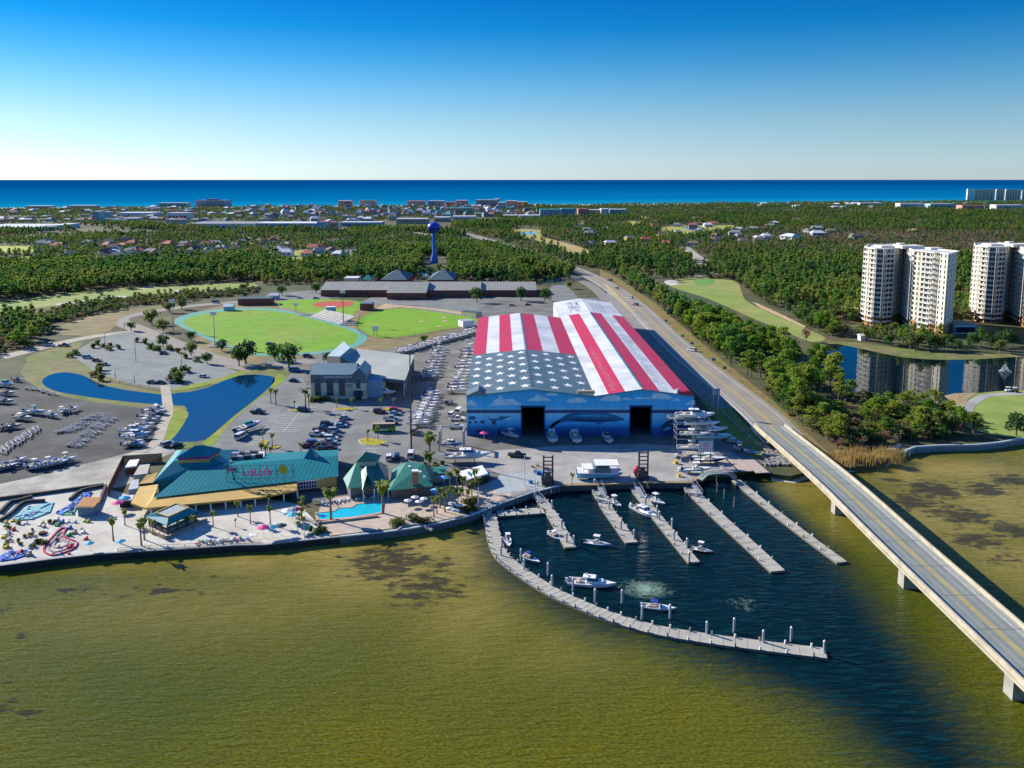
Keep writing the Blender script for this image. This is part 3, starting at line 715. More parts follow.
# ---- the striped boat hangar
YF = G(466, 436).y
ze = V(467, 395.5, YF).z
def fx(px): return V(px, 395, YF).x
xL, xA1, xV, xA2, xR = fx(466.5), fx(532), fx(594.5), fx(642), fx(694)
zA = V(533, 388.6, YF).z
pr = G(610.4, 302.4, ze)
shear = (pr.x - xR) / (pr.y - YF)
YC = G(473.8, 355, ze).y; YL = G(478.7, 317.5, ze).y; YR1 = G(624, 316.5, ze).y; YR2 = pr.y
def hx(x, y): return x + shear * (y - YF)
def roofz(x):
    for a, b_, za, zb in ((xL, xA1, ze, zA), (xA1, xV, zA, ze), (xV, xA2, ze, zA), (xA2, xR, zA, ze)):
        if x <= b_ + 1e-6: return za + (zb - za) * (x - a) / (b_ - a)
    return ze
hangar = thing("boat_hangar", "huge boat storage hangar with a painted flag roof and blue whale mural front", "hangar", None, (hx(xL, YF), YF, L))
M_red = ribbed("painted_red_roof", (0.58, 0.022, 0.065), 'Y', 1.0, 0.45, 0.05, dirt=(0.44, 0.05, 0.08), damt=0.6)
M_wht = ribbed("painted_white_roof", (0.70, 0.71, 0.70), 'Y', 1.0, 0.5, 0.06, dirt=(0.46, 0.47, 0.46), damt=0.75)
M_blu = ribbed("faded_blue_roof", (0.080, 0.145, 0.175), 'Y', 1.0, 0.5, 0.10, dirt=(0.15, 0.18, 0.19), damt=0.7)
M_star = mat("star_paint", (0.80, 0.80, 0.78), 0.6, 0.08, 0.5)
M_tick = mat("rib_shadow_and_emblem", (0.36, 0.40, 0.42), 0.7, 0.3, 0.8)
M_vent = mat("ridge_vent_blue", (0.05, 0.30, 0.40), 0.5, 0.15)
RM = [M_red, M_wht, M_blu, M_star, M_tick, M_vent]
def strip(mb, x0, x1, y0, y1, mi, dz=0.0):
    q = [(hx(x0, y0), y0, roofz(x0) + dz), (hx(x1, y0), y0, roofz(x1) + dz), (hx(x1, y1), y1, roofz(x1) + dz), (hx(x0, y1), y1, roofz(x0) + dz)]
    mb.poly(q, mi)
def lerp(a, b_, t): return a + (b_ - a) * t
yf = YF - 0.5
mb = MB()
strip(mb, xL, xA1, yf, YC, 2); strip(mb, xA1, xV, yf, YC, 2)
for i in range(4): strip(mb, lerp(xL, xA1, i / 4), lerp(xL, xA1, (i + 1) / 4), YC, YL, (0, 1, 0, 1)[i])
for i in range(3): strip(mb, lerp(xA1, xV, i / 3), lerp(xA1, xV, (i + 1) / 3), YC, YL, (0, 1, 0)[i])
# fascia under the roof edges
for y, a, b_ in ((yf, xL, xR), (YL, xL, xV), (YR2, xV, xR)):
    pts = [x for x in (xL, xA1, xV, xA2, xR) if a - .1 <= x <= b_ + .1]
    for p, q in zip(pts[:-1], pts[1:]):
        mb.poly([(hx(p, y), y, roofz(p) - .5), (hx(q, y), y, roofz(q) - .5), (hx(q, y), y, roofz(q)), (hx(p, y), y, roofz(p))], 5 if y == yf else 1)
def star(mb, cx, cy, r, mi):
    pts = []
    for k in range(10):
        a = math.pi / 2 + k * math.pi / 5; rr = r if k % 2 == 0 else r * 0.40
        x, y = cx + rr * math.cos(a) * 0.8, cy + rr * math.sin(a) * 1.15
        pts.append((hx(x, y), y, roofz(x) + 0.03))
    c = (hx(cx, cy), cy, roofz(cx) + 0.03)
    mb.add([c] + pts, [(0, i + 1, (i + 1) % 10 + 1) for i in range(10)], mi)
cols = [lerp(xL, xA1, (i + 0.6) / 5.1) for i in range(5)] + [lerp(xA1, xV, (i + 0.6) / 4.2) for i in range(4)]
for i, cx in enumerate(cols):
    rows = 6 if i % 2 == 0 else 5
    for j in range(rows): star(mb, cx, lerp(YF + 4, YC - 4, (j + (0.1 if i % 2 == 0 else 0.6)) / 5.2), 2.5, 3)
for k in range(26):                                        # ridge vents
    y = lerp(YC, YL, (k + .5) / 26); mb.box((hx(xA1, y), y, zA + .05), (0.9, 1.6, .25), 0, 5)
for k in range(13): y = lerp(YF + 2, YC, (k + .5) / 13); mb.box((hx(xA1, y), y, zA + .05), (0.7, 1.2, .22), 0, 2)
roof = part(mb, "roof", RM, hangar)
mb = MB()
cuts = [xV, lerp(xV, xA2, .29), lerp(xV, xA2, .64), xA2, lerp(xA2, xR, .335), lerp(xA2, xR, .66), xR]
for i, mi in enumerate((1, 0, 1, 0, 1, 0)): strip(mb, cuts[i], cuts[i + 1], yf, YR1, mi)
strip(mb, xV, xA2, YR1, YR2, 1); strip(mb, xA2, xR, YR1, YR2, 1)
rr_ = random.Random(3)
for k in range(44):                                        # rib shadows painted as grey ticks along the white stripe
    y = lerp(YF + 2, YR1 - 10, k / 44); x0 = lerp(xA2, xR, .36 + .06 * rr_.random()); strip(mb, x0, x0 + lerp(1.2, 4.2, rr_.random()), y, y + .9, 4, .025)
for k in range(30):
    y = lerp(YF + 4, YF + 80, k / 30); x0 = lerp(xV, xA2, .36 + .05 * rr_.random()); strip(mb, x0, x0 + lerp(0.8, 2.6, rr_.random()), y, y + .35, 4, .025)
for k in range(50): y = lerp(YF + 2, YR1, (k + .5) / 50); mb.box((hx(xA2, y), y, zA + .05), (0.8, 1.6, .25), 0, 5)
# dark emblem and bars lettered over the white end
M_emb = 4
for (a, b_, u0, u1) in ((.40, .47, .1, .75), (.50, .60, .25, .95), (.62, .66, .05, .6), (.55, .75, .12, .22), (.45, .70, .42, .5), (.68, .80, .3, .85), (.72, .78, .65, 1.0), (.42, .62, .82, .9)):
    strip(mb, lerp(xV, xA2, a), lerp(xV, xA2, b_), lerp(YR1 + 4, YR2 - 6, u0), lerp(YR1 + 4, YR2 - 6, u1), M_emb, .03)
for k in range(4):
    a = .16 + k * .11; strip(mb, lerp(xA2, xR, a), lerp(xA2, xR, a + .06), YR1 + 6, YR2 - 12, M_emb, .03)
part(mb, "roof", RM, hangar)
mb = MB()                                                  # rounded red hip at the corner by the road
mb.tube([(hx(xR, yf) - 5.2, yf + .8, ze + 1.0), (hx(xR, yf) - 2.6, yf + .6, ze + 1.0), (hx(xR, yf) - .2, yf + .8, ze + .25)], [.7, 1.0, .5], 8, 0)
mb.tube([(hx(xR, yf) - 6.2, yf + .9, ze + 1.4), (hx(xR, yf) - 5.0, yf + 2.0, ze + 1.35)], [.7, .8], 8, 1)
part(mb, "roof_trim", RM, hangar)
# front wall with mural
mur = bpy.data.materials.new("mural_paint"); mur.use_nodes = True
N, K = mur.node_tree.nodes, mur.node_tree.links
b = N["Principled BSDF"]; b.inputs["Roughness"].default_value = 0.6
geo = N.new("ShaderNodeNewGeometry"); sx = N.new("ShaderNodeSeparateXYZ"); K.new(geo.outputs["Position"], sx.inputs[0])
mr = N.new("ShaderNodeMapRange"); mr.inputs[1].default_value = L; mr.inputs[2].default_value = zA; K.new(sx.outputs[2], mr.inputs[0])
rp = N.new("ShaderNodeValToRGB"); el = rp.color_ramp.elements
def zf(py): return (V(580, py, YF).z - L) / (zA - L)
stops = [(zf(435.5), (0.010, 0.09, 0.28)), (zf(431), (0.010, 0.11, 0.36)), (zf(428), (0.01, 0.16, 0.42)), (zf(424), (0.03, 0.46, 0.84)), (zf(418), (0.16, 0.64, 0.92)), (zf(414.6), (0.18, 0.66, 0.92)), (zf(414), (0.45, 0.72, 0.82)),
         (zf(413.4), (0.45, 0.72, 0.82)), (zf(413.1), (0.012, 0.085, 0.21)), (zf(409.8), (0.012, 0.09, 0.22)), (zf(409.5), (0.42, 0.75, 0.88)), (zf(408.6), (0.12, 0.60, 0.90)), (zf(404), (0.05, 0.52, 0.90)), (zf(397), (0.04, 0.46, 0.86)), (1.0, (0.04, 0.43, 0.84))]
el[0].position = 0; el[0].color = (*stops[0][1], 1); el[1].position = 1; el[1].color = (*stops[-1][1], 1)
for p, c in stops[1:-1]:
    q = el.new(p); q.color = (*c, 1)
K.new(mr.outputs[0], rp.inputs[0])
nz = N.new("ShaderNodeTexNoise"); nz.inputs["Scale"].default_value = 0.25; nz.inputs["Detail"].default_value = 4
mpn = N.new("ShaderNodeMapping"); mpn.inputs["Scale"].default_value = (3, 1, .25); K.new(geo.outputs["Position"], mpn.inputs["Vector"]); K.new(mpn.outputs[0], nz.inputs["Vector"])
mv = N.new("ShaderNodeMapRange"); mv.inputs[3].default_value = .78; mv.inputs[4].default_value = 1.22; K.new(nz.outputs[0], mv.inputs[0])
vm = N.new("ShaderNodeVectorMath"); vm.operation = 'SCALE'; K.new(rp.outputs[0], vm.inputs[0]); K.new(mv.outputs[0], vm.inputs["Scale"])
K.new(vm.outputs[0], b.inputs["Base Color"])
M_cloud = mat("mural_cloud_paint", (0.50, 0.78, 0.88), 0.6, 0.12, 0.6)
M_whale = mat("mural_whale_paint", (0.025, 0.17, 0.32), 0.6, 0.35, 0.35)
M_whale2 = mat("mural_belly_paint", (0.06, 0.36, 0.58), 0.6, 0.2, 0.5)
M_navy = mat("mural_navy_paint", (0.008, 0.055, 0.16), 0.6, 0.2, 0.5)
d1 = (fx(522), fx(544), V(530, 407.3, YF).z); d2 = (fx(631), fx(651.3), V(640, 407, YF).z)
xs = sorted([xL, xA1, xV, xA2, xR, d1[0], d1[1], d2[0], d2[1]])
mb = MB()
for a, b_ in zip(xs[:-1], xs[1:]):
    m_ = (a + b_) / 2; z0 = L
    for d in (d1, d2):
        if d[0] < m_ < d[1]: z0 = d[2]
    za, zb = roofz(a) - .05, roofz(b_) - .05
    vs = [(hx(x, y), y, z) for y in (YF, YF + .3) for x, z in ((a, z0), (b_, z0), (b_, zb), (a, za))]
    mb.add(vs, [(0, 1, 2, 3), (7, 6, 5, 4), (0, 4, 5, 1), (3, 2, 6, 7)], 0)
def paint(pts, mi, off):
    p3 = [V(x, y, YF) for x, y in pts]; tri = tessellate_polygon([[Vector((p.x, p.z, 0)) for p in p3]])
    q = [(p.x, YF - off, p.z) for p in p3]
    for t in tri:
        a, b_, c = (Vector((q[i][0], q[i][2], 0)) for i in t)
        mb.add([q[i] for i in t], [(0, 1, 2)] if (b_ - a).cross(c - a).z > 0 else [(0, 2, 1)], mi)
def z3(pts): return [(460 + x / 9.6, 380 + y / 9.6) for x, y in pts]
def z4(pts): return [(550 + x / 9.6, 380 + y / 9.6) for x, y in pts]
def z5(pts): return [(630 + x / 10.97, 390 + y / 10.97) for x, y in pts]
for pts in (z3([(68, 248), (165, 248), (150, 215), (120, 205), (110, 192), (85, 200), (68, 210)]),
            z3([(280, 248), (580, 240), (590, 225), (540, 205), (505, 178), (480, 185), (450, 180), (425, 192), (400, 150), (385, 145), (360, 180), (325, 195), (310, 225)]),
            z3([(645, 203), (875, 200), (850, 178), (815, 165), (780, 150), (760, 138), (735, 142), (720, 165), (690, 172), (670, 185)]),
            z3([(815, 143), (865, 122), (930, 130), (945, 145), (890, 150), (840, 152)]),
            z4([(145, 218), (360, 218), (345, 190), (320, 175), (280, 172), (255, 168), (220, 175), (175, 185)]),
            z4([(470, 195), (560, 203), (680, 202), (680, 175), (655, 150), (625, 142), (570, 145), (520, 158)]),
            z4([(690, 190), (795, 192), (780, 178), (760, 180), (745, 165), (720, 168)]),
            z5([(45, 100), (230, 100), (240, 88), (180, 80), (150, 85), (130, 75), (80, 80)]), z5([(215, 95), (430, 103), (470, 85), (440, 70), (410, 50), (360, 42), (300, 35), (255, 35), (245, 60)]),
            z5([(465, 118), (550, 122), (545, 108), (510, 90), (485, 98)]), z5([(600, 162), (712, 165), (712, 115), (680, 110), (650, 130), (625, 140)])):
    paint(pts, 1, 0.02)
paint(z4([(0, 440), (30, 410), (75, 395), (110, 365), (160, 330), (230, 315), (330, 312), (450, 315), (560, 320), (640, 340), (700, 365), (722, 380), (705, 390), (640, 395), (560, 402), (500, 412), (485, 430), (455, 425), (440, 408), (330, 405), (230, 398), (150, 402), (85, 412), (45, 440), (15, 475), (-10, 470)]), 2, 0.02)
paint(z4([(150, 385), (260, 372), (420, 378), (560, 380), (690, 382), (640, 392), (540, 398), (400, 400), (250, 392)]), 4, 0.035)
paint(z4([(230, 345), (330, 330), (470, 330), (600, 350), (500, 352), (350, 350)]), 3, 0.035)
paint(z3([(845, 470), (880, 425), (910, 400), (935, 385), (965, 375), (965, 400), (930, 425), (890, 450), (865, 475)]), 2, 0.02)
paint(z3([(265, 345), (280, 385), (310, 392), (370, 390), (430, 380), (470, 360), (495, 345), (450, 350), (410, 352), (385, 338), (380, 360), (330, 372), (290, 370)]), 2, 0.02)
paint(z3([(420, 380), (465, 362), (500, 355), (490, 372), (450, 385)]), 1, 0.035)
paint(z3([(80, 350), (140, 345), (155, 370), (130, 382), (85, 380)]), 2, 0.02)
paint(z5([(335, 470), (340, 400), (380, 360), (430, 320), (480, 290), (560, 270), (660, 275), (712, 290), (712, 480), (600, 490), (450, 495)]), 4, 0.02)
paint(z5([(430, 375), (500, 345), (560, 335), (640, 350), (600, 365), (500, 380)]), 3, 0.035)
paint(z5([(350, 430), (420, 400), (460, 410), (420, 440), (370, 450)]), 3, 0.035)
part(mb, "front_wall", [mur, M_cloud, M_whale, M_whale2, M_navy], hangar)
M_side = ribbed("pale_wall_cladding", (0.50, 0.53, 0.55), 'Y', 0.9, 0.5, 0.06)
def wall_xz(a, b_, top_a, top_b):
    m_ = MB(); d = (Vector(b_) - Vector(a)).normalized(); n_ = Vector((-d.y, d.x, 0)) * .25
    a, b_ = Vector(a), Vector(b_)
    vs = []
    for o_ in (Vector(), n_): vs += [a + o_, b_ + o_, Vector((b_.x, b_.y, top_b)) + o_, Vector((a.x, a.y, top_a)) + o_]
    m_.add(vs, [(0, 1, 2, 3), (7, 6, 5, 4), (0, 4, 5, 1), (3, 2, 6, 7), (0, 3, 7, 4), (1, 5, 6, 2)])
    return m_
part(wall_xz((hx(xL, YL), YL, L), (hx(xL, YF + .31), YF + .31, L), ze - .05, ze - .05), "side_wall", M_side, hangar)
part(wall_xz((hx(xR, YF + .31), YF + .31, L), (hx(xR, YR2), YR2, L), ze - .05, ze - .05), "side_wall", M_side, hangar)
for a, b_, y in ((xL, xV, YL), (xV, xR, YR2)):
    m_ = MB(); mid = xA1 if a == xL else xA2
    vs = [(hx(x, y), y + o_, z) for o_ in (-.3, -.05) for x, z in ((a, L), (b_, L), (b_, ze - .05), (mid, zA - .05), (a, ze - .05))]
    m_.add(vs, [(4, 3, 2, 1, 0), (5, 6, 7, 8, 9)])
    part(m_, "rear_wall", M_side, hangar)
m_ = wall_xz((hx(xV, YL), YL, L), (hx(xV, YR2), YR2, L), ze - .05, ze - .05); part(m_, "valley_wall", M_side, hangar)
m_ = MB()                                                  # small gabled end on the front corner
a, b_, c = fx(467), fx(487), fx(478.5); zt = V(478, 390, YF).z; zb_ = V(478, 395, YF).z
m_.add([(a, YF - .6, zb_), (b_, YF - .6, zb_), (c, YF - .6, zt), (a, YF + 5, zb_), (b_, YF + 5, zb_ + .6), (c, YF + 5, zt + .2)], [(0, 1, 2)], 0)
m_.add([(a - .3, YF - .8, zb_ - .1), (c, YF - .8, zt + .1), (c, YF + 6, zt + .2), (a - .3, YF + 6, zb_ - .1)], [(0, 1, 2, 3)], 1)
m_.add([(b_ + .3, YF - .8, zb_ - .1), (c, YF - .8, zt + .1), (c, YF + 6, zt + .2), (b_ + .3, YF + 6, zb_ - .1)], [(3, 2, 1, 0)], 1)
part(m_, "gable", [ribbed("grey_gable_slats", (0.22, 0.25, 0.26), 'X', 0.8), M_blu], hangar)
for (x, y, w, h, m_) in ((470, 422.5, 2.2, 2.2, M_glass), (476, 422.3, 2.2, 2.2, M_glass), (482.5, 422, 4, 2.4, M_glass), (494, 422.5, 3.6, 4.2, M_glass), (499.2, 432.5, 2.4, 4.4, M_dark), (480, 431.5, 10, 1.6, M_dark)):
    p = V(x, y, YF); q = MB(); q.box((p.x, YF - .05, p.z), (w * .35, .1, h * .35), 0, 0)
    part(q, "window" if m_ is M_glass else "door", m_, hangar)
for (x0, x1, d) in ((*d1[:2], d1), (*d2[:2], d2)):         # door frames and rails
    q = MB()
    q.box((x0 - .2, YF - .06, (L + d[2]) / 2), (.35, .2, d[2] - L)); q.box((x1 + .2, YF - .06, (L + d[2]) / 2), (.35, .2, d[2] - L)); q.box(((x0 + x1) / 2, YF - .08, d[2] + .3), (x1 - x0 + 1, .24, .6))
    part(q, "door_frame", M_navy, hangar)
q = MB(); p = V(586, 391.5, YF); q.box((p.x, YF - .4, p.z), (6, 1.6, .9)); part(q, "gutter_box", mat("tan_metal", (0.45, 0.32, 0.22), 0.6), hangar)

# ---- generic buildings
def rect_from(p0, p1, depth):
    """footprint from two front base points, depth away from the viewer"""
    a, b_ = Vector((p0[0], p0[1])), Vector((p1[0], p1[1]))
    d = (b_ - a).normalized(); n_ = Vector((-d.y, d.x)) * depth
    return [a, b_, b_ + n_, a + n_]
def add_windows(root, p0, p1, z0, rows, cols, w, h, dz, m=None, off=.04, margin=.06):
    a, b_ = Vector((p0[0], p0[1], 0)), Vector((p1[0], p1[1], 0)); d = (b_ - a); ln = d.length; d.normalize(); n_ = Vector((d.y, -d.x, 0)); rz = math.atan2(d.y, d.x)
    for r in range(rows):
        for c in range(cols):
            t = margin + (1 - 2 * margin) * (c + .5) / cols
            p = a + d * (ln * t) + n_ * off
            q = MB(); q.box((p.x, p.y, z0 + r * dz + h / 2), (w, .12, h), rz)
            part(q, "window", m or M_glass, root)
def gable(name, label, cat, p0, p1, depth, he, hr, wm, rm, group=None, wins=None, over=.6, hip=False, base=L):
    R = rect_from(p0, p1, depth); root = thing(name, label, cat, group, (R[0].x, R[0].y, base))
    mb = MB(); mb.prism([tuple(p) for p in R], base, base + he); part(mb, "wall", wm, root)
    c = (R[0] + R[1] + R[2] + R[3]) / 4
    E = [c + (p - c).normalized() * ((p - c).length + over) for p in R]
    E = [Vector((p.x, p.y, base + he)) for p in E]
    m0, m1 = (E[0] + E[3]) / 2, (E[1] + E[2]) / 2
    if hip: ax = (m1 - m0); k = min(depth * .5, ax.length * .45) / ax.length; m0, m1 = m0 + ax * k, m1 - ax * k
    m0.z = m1.z = base + hr
    mb = MB(); mb.poly([E[0], E[1], m1, m0]); mb.poly([E[2], E[3], m0, m1]); mb.poly([E[1], E[2], m1]); mb.poly([E[3], E[0], m0]); mb.poly([e_ - Vector((0, 0, .08)) for e_ in (E[3], E[2], E[1], E[0])])
    part(mb, "roof", rm, root)
    if wins:
        for wq in wins: add_windows(root, R[0], R[1], base + wq[0], *wq[1:])
    return root
def boxbld(name, label, cat, p0, p1, depth, h, wm, rm=None, group=None, wins=None, units=0, base=L, parapet=.6):
    R = rect_from(p0, p1, depth); root = thing(name, label, cat, group, (R[0].x, R[0].y, base))
    mb = MB(); mb.prism([tuple(p) for p in R], base, base + h); part(mb, "wall", wm, root)
    c = (R[0] + R[1] + R[2] + R[3]) / 4; I = [c + (p - c) * .985 for p in R]
    mb = MB(); mb.prism([tuple(p) for p in I], base + h + .002, base + h + parapet * .4); part(mb, "roof", rm or M_flatw, root)
    if units:
        r = random.Random(int(abs(R[0].x) * 7) + 1)
        for k in range(units):
            u, v = r.uniform(.12, .88), r.uniform(.2, .8); p = R[0] + (R[1] - R[0]) * u + (R[3] - R[0]) * v
            q = MB(); q.box((p.x, p.y, base + h + parapet * .4 + .6), (r.uniform(1.5, 3), r.uniform(1.2, 2.4), 1.2)); part(q, "roof_unit", M_galv, root)
    if wins:
        for wq in wins: add_windows(root, R[0], R[1], base + wq[0], *wq[1:])
    return root

# ---- boat showroom with lettered gable block
M_dkband = mat("slate_blue_cladding", (0.10, 0.16, 0.20), 0.6, 0.08, 0.4)
M_pgreen = mat("pale_green_stucco", (0.52, 0.58, 0.42), 0.8, 0.06, 0.4)
M_seam = ribbed("blue_grey_seam_roof", (0.16, 0.27, 0.31), 'X', 0.7, 0.4, 0.06)
show = thing("boat_showroom", "boat dealership with a lettered slate-blue and pale green front beside a pale flat roof", "showroom", None, G(311, 399))
YB = G(338, 399).y
def bz(py): return V(338, py, YB).z
def bx(px): return V(px, 390, YB).x
R = [(bx(311), YB), (bx(352.8), YB), (bx(352.8), YB + 13), (bx(311), YB + 13)]
mb = MB(); mb.prism(R, L, bz(383)); mb.prism(R, bz(383) + .002, bz(374.3), 1); part(mb, "wall", [M_pgreen, M_dkband], show)
R2 = [(bx(352.9), YB - .5), (bx(366), YB - .5), (bx(366), YB + 14), (bx(352.9), YB + 14)]
mb = MB(); mb.prism(R2, L, bz(383)); mb.prism(R2, bz(383) + .002, bz(374.3), 1)
mb.add([(bx(352.9), YB - .5, bz(374.3)), (bx(366), YB - .5, bz(374.3)), (bx(359.4), YB - .5, bz(367.6))], [(0, 1, 2)], 1)
part(mb, "entrance_bay", [M_pgreen, M_dkband], show)
z0, z1 = bz(374.3), bz(374.3) + 3.2
mb = MB(); a, b_ = bx(310), bx(355.5)
mb.add([(a, YB - .7, z0), (b_, YB - .7, z0), (b_, YB + 6.5, z1), (a, YB + 6.5, z1), (b_, YB + 13.7, z0), (a, YB + 13.7, z0)], [(0, 1, 2, 3), (3, 2, 4, 5)])
mb.add([(bx(352.3), YB - 1, z0), (bx(359.4), YB - 1, bz(367.4)), (bx(366.6), YB - 1, z0), (bx(352.3), YB + 14, z0), (bx(359.4), YB + 14, bz(367.4)), (bx(366.6), YB + 14, z0)], [(0, 1, 4, 3), (1, 2, 5, 4)])
part(mb, "roof", M_seam, show)
def gridwin(root, cx, cy, z0, z1, w, nx=3, nz=5):
    q = MB(); q.box((cx, cy - .03, (z0 + z1) / 2), (w, .1, z1 - z0), 0, 0)
    for i in range(nx + 1): q.box((cx - w / 2 + w * i / nx, cy - .1, (z0 + z1) / 2), (.1, .06, z1 - z0), 0, 1)
    for j in range(nz + 1): q.box((cx, cy - .1, z0 + (z1 - z0) * j / nz), (w, .05, .1), 0, 1)
    return part(q, "window", [M_glass, mat("window_mullion", (0.10, 0.13, 0.17), 0.5)], root)
for x0, x1 in ((315, 320.8), (327, 333.4), (339, 345.1)): gridwin(show, bx((x0 + x1) / 2), YB, bz(395.5), bz(379), bx(x1) - bx(x0))
gridwin(show, bx(358.6), YB - .5, bz(388), bz(379.2), bx(360.6) - bx(356.5), 2, 3)
mb = MB(); mb.box((bx(358.5), YB - 1.2, bz(392.5)), (bx(363) - bx(354), 1.6, bz(390) - bz(394.5)), 0, 0, .9); part(mb, "awning", mat("navy_canvas", (0.02, 0.05, 0.10), 0.8), show)
mb = MB(); mb.box((bx(358.5), YB - .55, bz(396.6)), (2.4, .1, 2.0)); part(mb, "door", M_glass, show)
def text(name, s_, loc, size, m, root=None, ext=.05, rz=0, align='CENTER', shear=0.0):
    c = bpy.data.curves.new(name, 'FONT'); c.body = s_; c.size = size; c.extrude = ext; c.align_x = align; c.align_y = 'CENTER'; c.shear = shear
    c.materials.append(m)
    tmp = bpy.data.objects.new(name, c); COL.objects.link(tmp)
    me = bpy.data.meshes.new_from_object(tmp.evaluated_get(bpy.context.evaluated_depsgraph_get()))
    bpy.data.objects.remove(tmp); bpy.data.curves.remove(c)
    o = bpy.data.objects.new(name, me); COL.objects.link(o)
    o.rotation_euler = (math.pi / 2, 0, rz)
    if root is not None: o.parent = root; loc = Vector(loc) - root.location
    o.location = loc
    return o
text("lettering", "Legendary Boating Centre", (bx(338), YB - .12, bz(376.6)), 1.65, M_white, show, .06, shear=.2).scale = (.66, 1, 1)
text("lettering", "Legendary\nBoating", (bx(350.3), YB - .12, bz(385.5)), .8, M_dkband, show, .04)
mb = MB()                                                  # link block
mb.prism([(bx(366.1), YB + 2), (bx(381), YB + 2), (bx(381), YB + 12), (bx(366.1), YB + 12)], L, bz(383) + .6); part(mb, "link_wall", mat("shade_tinted_stucco", (0.22, 0.34, 0.48), 0.8), show)  # stucco coloured with the blue of its shade
zr = 8.6
P = [G(335, 366, zr), G(357.5, 348.6, zr + 1.2), G(414.5, 355.4, zr + .2), G(405, 380.2, zr), G(381, 377.6, zr + .3), G(367, 378, zr)]
mb = MB(); mb.poly(P[::-1]); mb.poly([p - Vector((0, 0, .35)) for p in P])
for i in range(6): a, b_ = P[i], P[(i + 1) % 6]; dn_ = Vector((0, 0, .35)); mb.poly([a - dn_, b_ - dn_, b_, a])
part(mb, "showroom_roof", mat("pale_grey_roof", (0.42, 0.43, 0.38), 0.7, 0.06, 0.2, dirt=(0.34, 0.35, 0.31), dscale=.05), show)
mb = MB()
for p, q in ((P[0], P[1]), (P[1], P[2]), (P[5], P[0]), (P[4], P[5])):
    d = (P[3] + P[1]) / 2
    i = p + (d - p).normalized() * .7; j = q + (d - q).normalized() * .7
    mb.poly([(i.x, i.y, L), (j.x, j.y, L), (j.x, j.y, zr - .2), (i.x, i.y, zr - .2)])
part(mb, "showroom_wall", mat("shade_tinted_stucco", ()), show)
for t in range(6):
    p = P[3].lerp(P[2], t / 5); p = p + (center(P) - p).normalized() * .8
    q = MB(); q.box((p.x, p.y, (L + zr) / 2), (.45, .45, zr - L - .4)); part(q, "column", M_galv, show)
q = MB(); a, b_ = P[4], P[3]; q.bar(a + Vector((0, .4, -1.0)), b_ + Vector((0, .4, -.8)), .3, 1.2); part(q, "fascia", M_dkband, show)
mb = MB()                                                  # raised clerestory wedge
E0, E1, K0, K1, S0, S1 = G(327, 356, 10.5), G(343.7, 341, 10.5), G(340, 356.5, 12.3), G(350.3, 347.7, 12.3), G(350, 362.5, 8.8), G(358.6, 350.6, 8.8)
mb.poly([E0, K0, K1, E1], 0); mb.poly([K0, S0, S1, K1], 1)
B0, B1 = Vector((E0.x, E0.y, L)), Vector((S0.x, S0.y, L)); K0b = Vector((K0.x, K0.y, L))
mb.poly([B0, K0b, K0, E0], 2); mb.poly([K0b, B1, S0, K0], 2); mb.poly([B0, E0, E1, Vector((E1.x, E1.y, L))], 2)
part(mb, "clerestory", [mat("lit_slope_seam", (0.36, 0.44, 0.46), 0.45), mat("shaded_slope_seam", (0.05, 0.22, 0.28), 0.5), mat("dark_shingle", (0.10, 0.12, 0.12), 0.8)], show)  # one metal roof: lit slope painted pale, shaded slope painted teal

# ---- waterfront restaurant
M_teal = ribbed("teal_seam_roof", (0.012, 0.19, 0.20), 'X', 1.2, 0.42, 0.07, dirt=(0.02, 0.15, 0.19), strength=.25)
M_awn = mat("yellow_awning_roof", (0.62, 0.40, 0.11), 0.75, 0.07, 0.3, dirt=(0.50, 0.34, 0.12), dscale=.1)
M_teal2 = mat("teal_flat_paint", (0.012, 0.21, 0.25), 0.45, 0.08)
A, B, C, D = G(153.2, 497.7, 5.2), G(338.3, 476.5, 5.2), G(338.3, 455.4, 7.4), G(190.4, 468, 7.4)
rest = thing("restaurant", "long waterfront restaurant with teal metal roofs, yellow awning and pink roof lettering", "restaurant", None, (A.x, A.y, L))
Bk = Vector((2 * C.x - B.x, 2 * C.y - B.y, 5.2)); Ak = Vector((D.x * 2 - A.x - 6, D.y * 2 - A.y, 5.2)); Ak.x = A.x + 4
mb = MB(); mb.poly([A, B, C, D]); mb.poly([C, Bk, Ak, D]); mb.poly([Ak, A, D]); part(mb, "roof", M_teal, rest)
mb = MB(); mb.poly([B - Vector((0.1, 0, 0)), Bk - Vector((0.1, 0, 0)), C - Vector((0.1, 0, 0))]); part(mb, "gable", M_awn, rest)
mb = MB(); ins = 1.2
W0, W1 = A + Vector((4, 1.5, 0)), B + Vector((-.6, .3, 0))
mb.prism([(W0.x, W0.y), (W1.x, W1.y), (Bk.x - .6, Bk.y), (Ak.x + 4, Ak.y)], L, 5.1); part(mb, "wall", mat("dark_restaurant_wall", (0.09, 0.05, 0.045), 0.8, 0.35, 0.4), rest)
mb = MB()                                                  # yellow upper wall and glazed bay on the gable part
a, b_ = B + Vector((-.5, -.05, 0)), G(317, 479.2, 5.2); h_ = 2.6
mb.bar((a.x, a.y, 5.1 - h_ / 2), (b_.x, b_.y, 5.1 - h_ / 2), .2, h_); part(mb, "upper_wall", M_awn, rest)
a, b_ = G(297.7, 481.3, 5.2), G(316.8, 479.2, 5.2); n_ = 7
mb = MB(); mb.bar((a.x, a.y, 3.9), (b_.x, b_.y, 3.9), .15, 2.3, 0)
for i in range(n_ + 1):
    p = a.lerp(b_, i / n_); mb.box((p.x, p.y - .1, 3.9), (.14, .16, 2.4), 0, 1)
for z in (2.8, 3.9, 5.0): mb.bar((a.x, a.y - .1, z), (b_.x, b_.y - .1, z), .14, .12, 1)
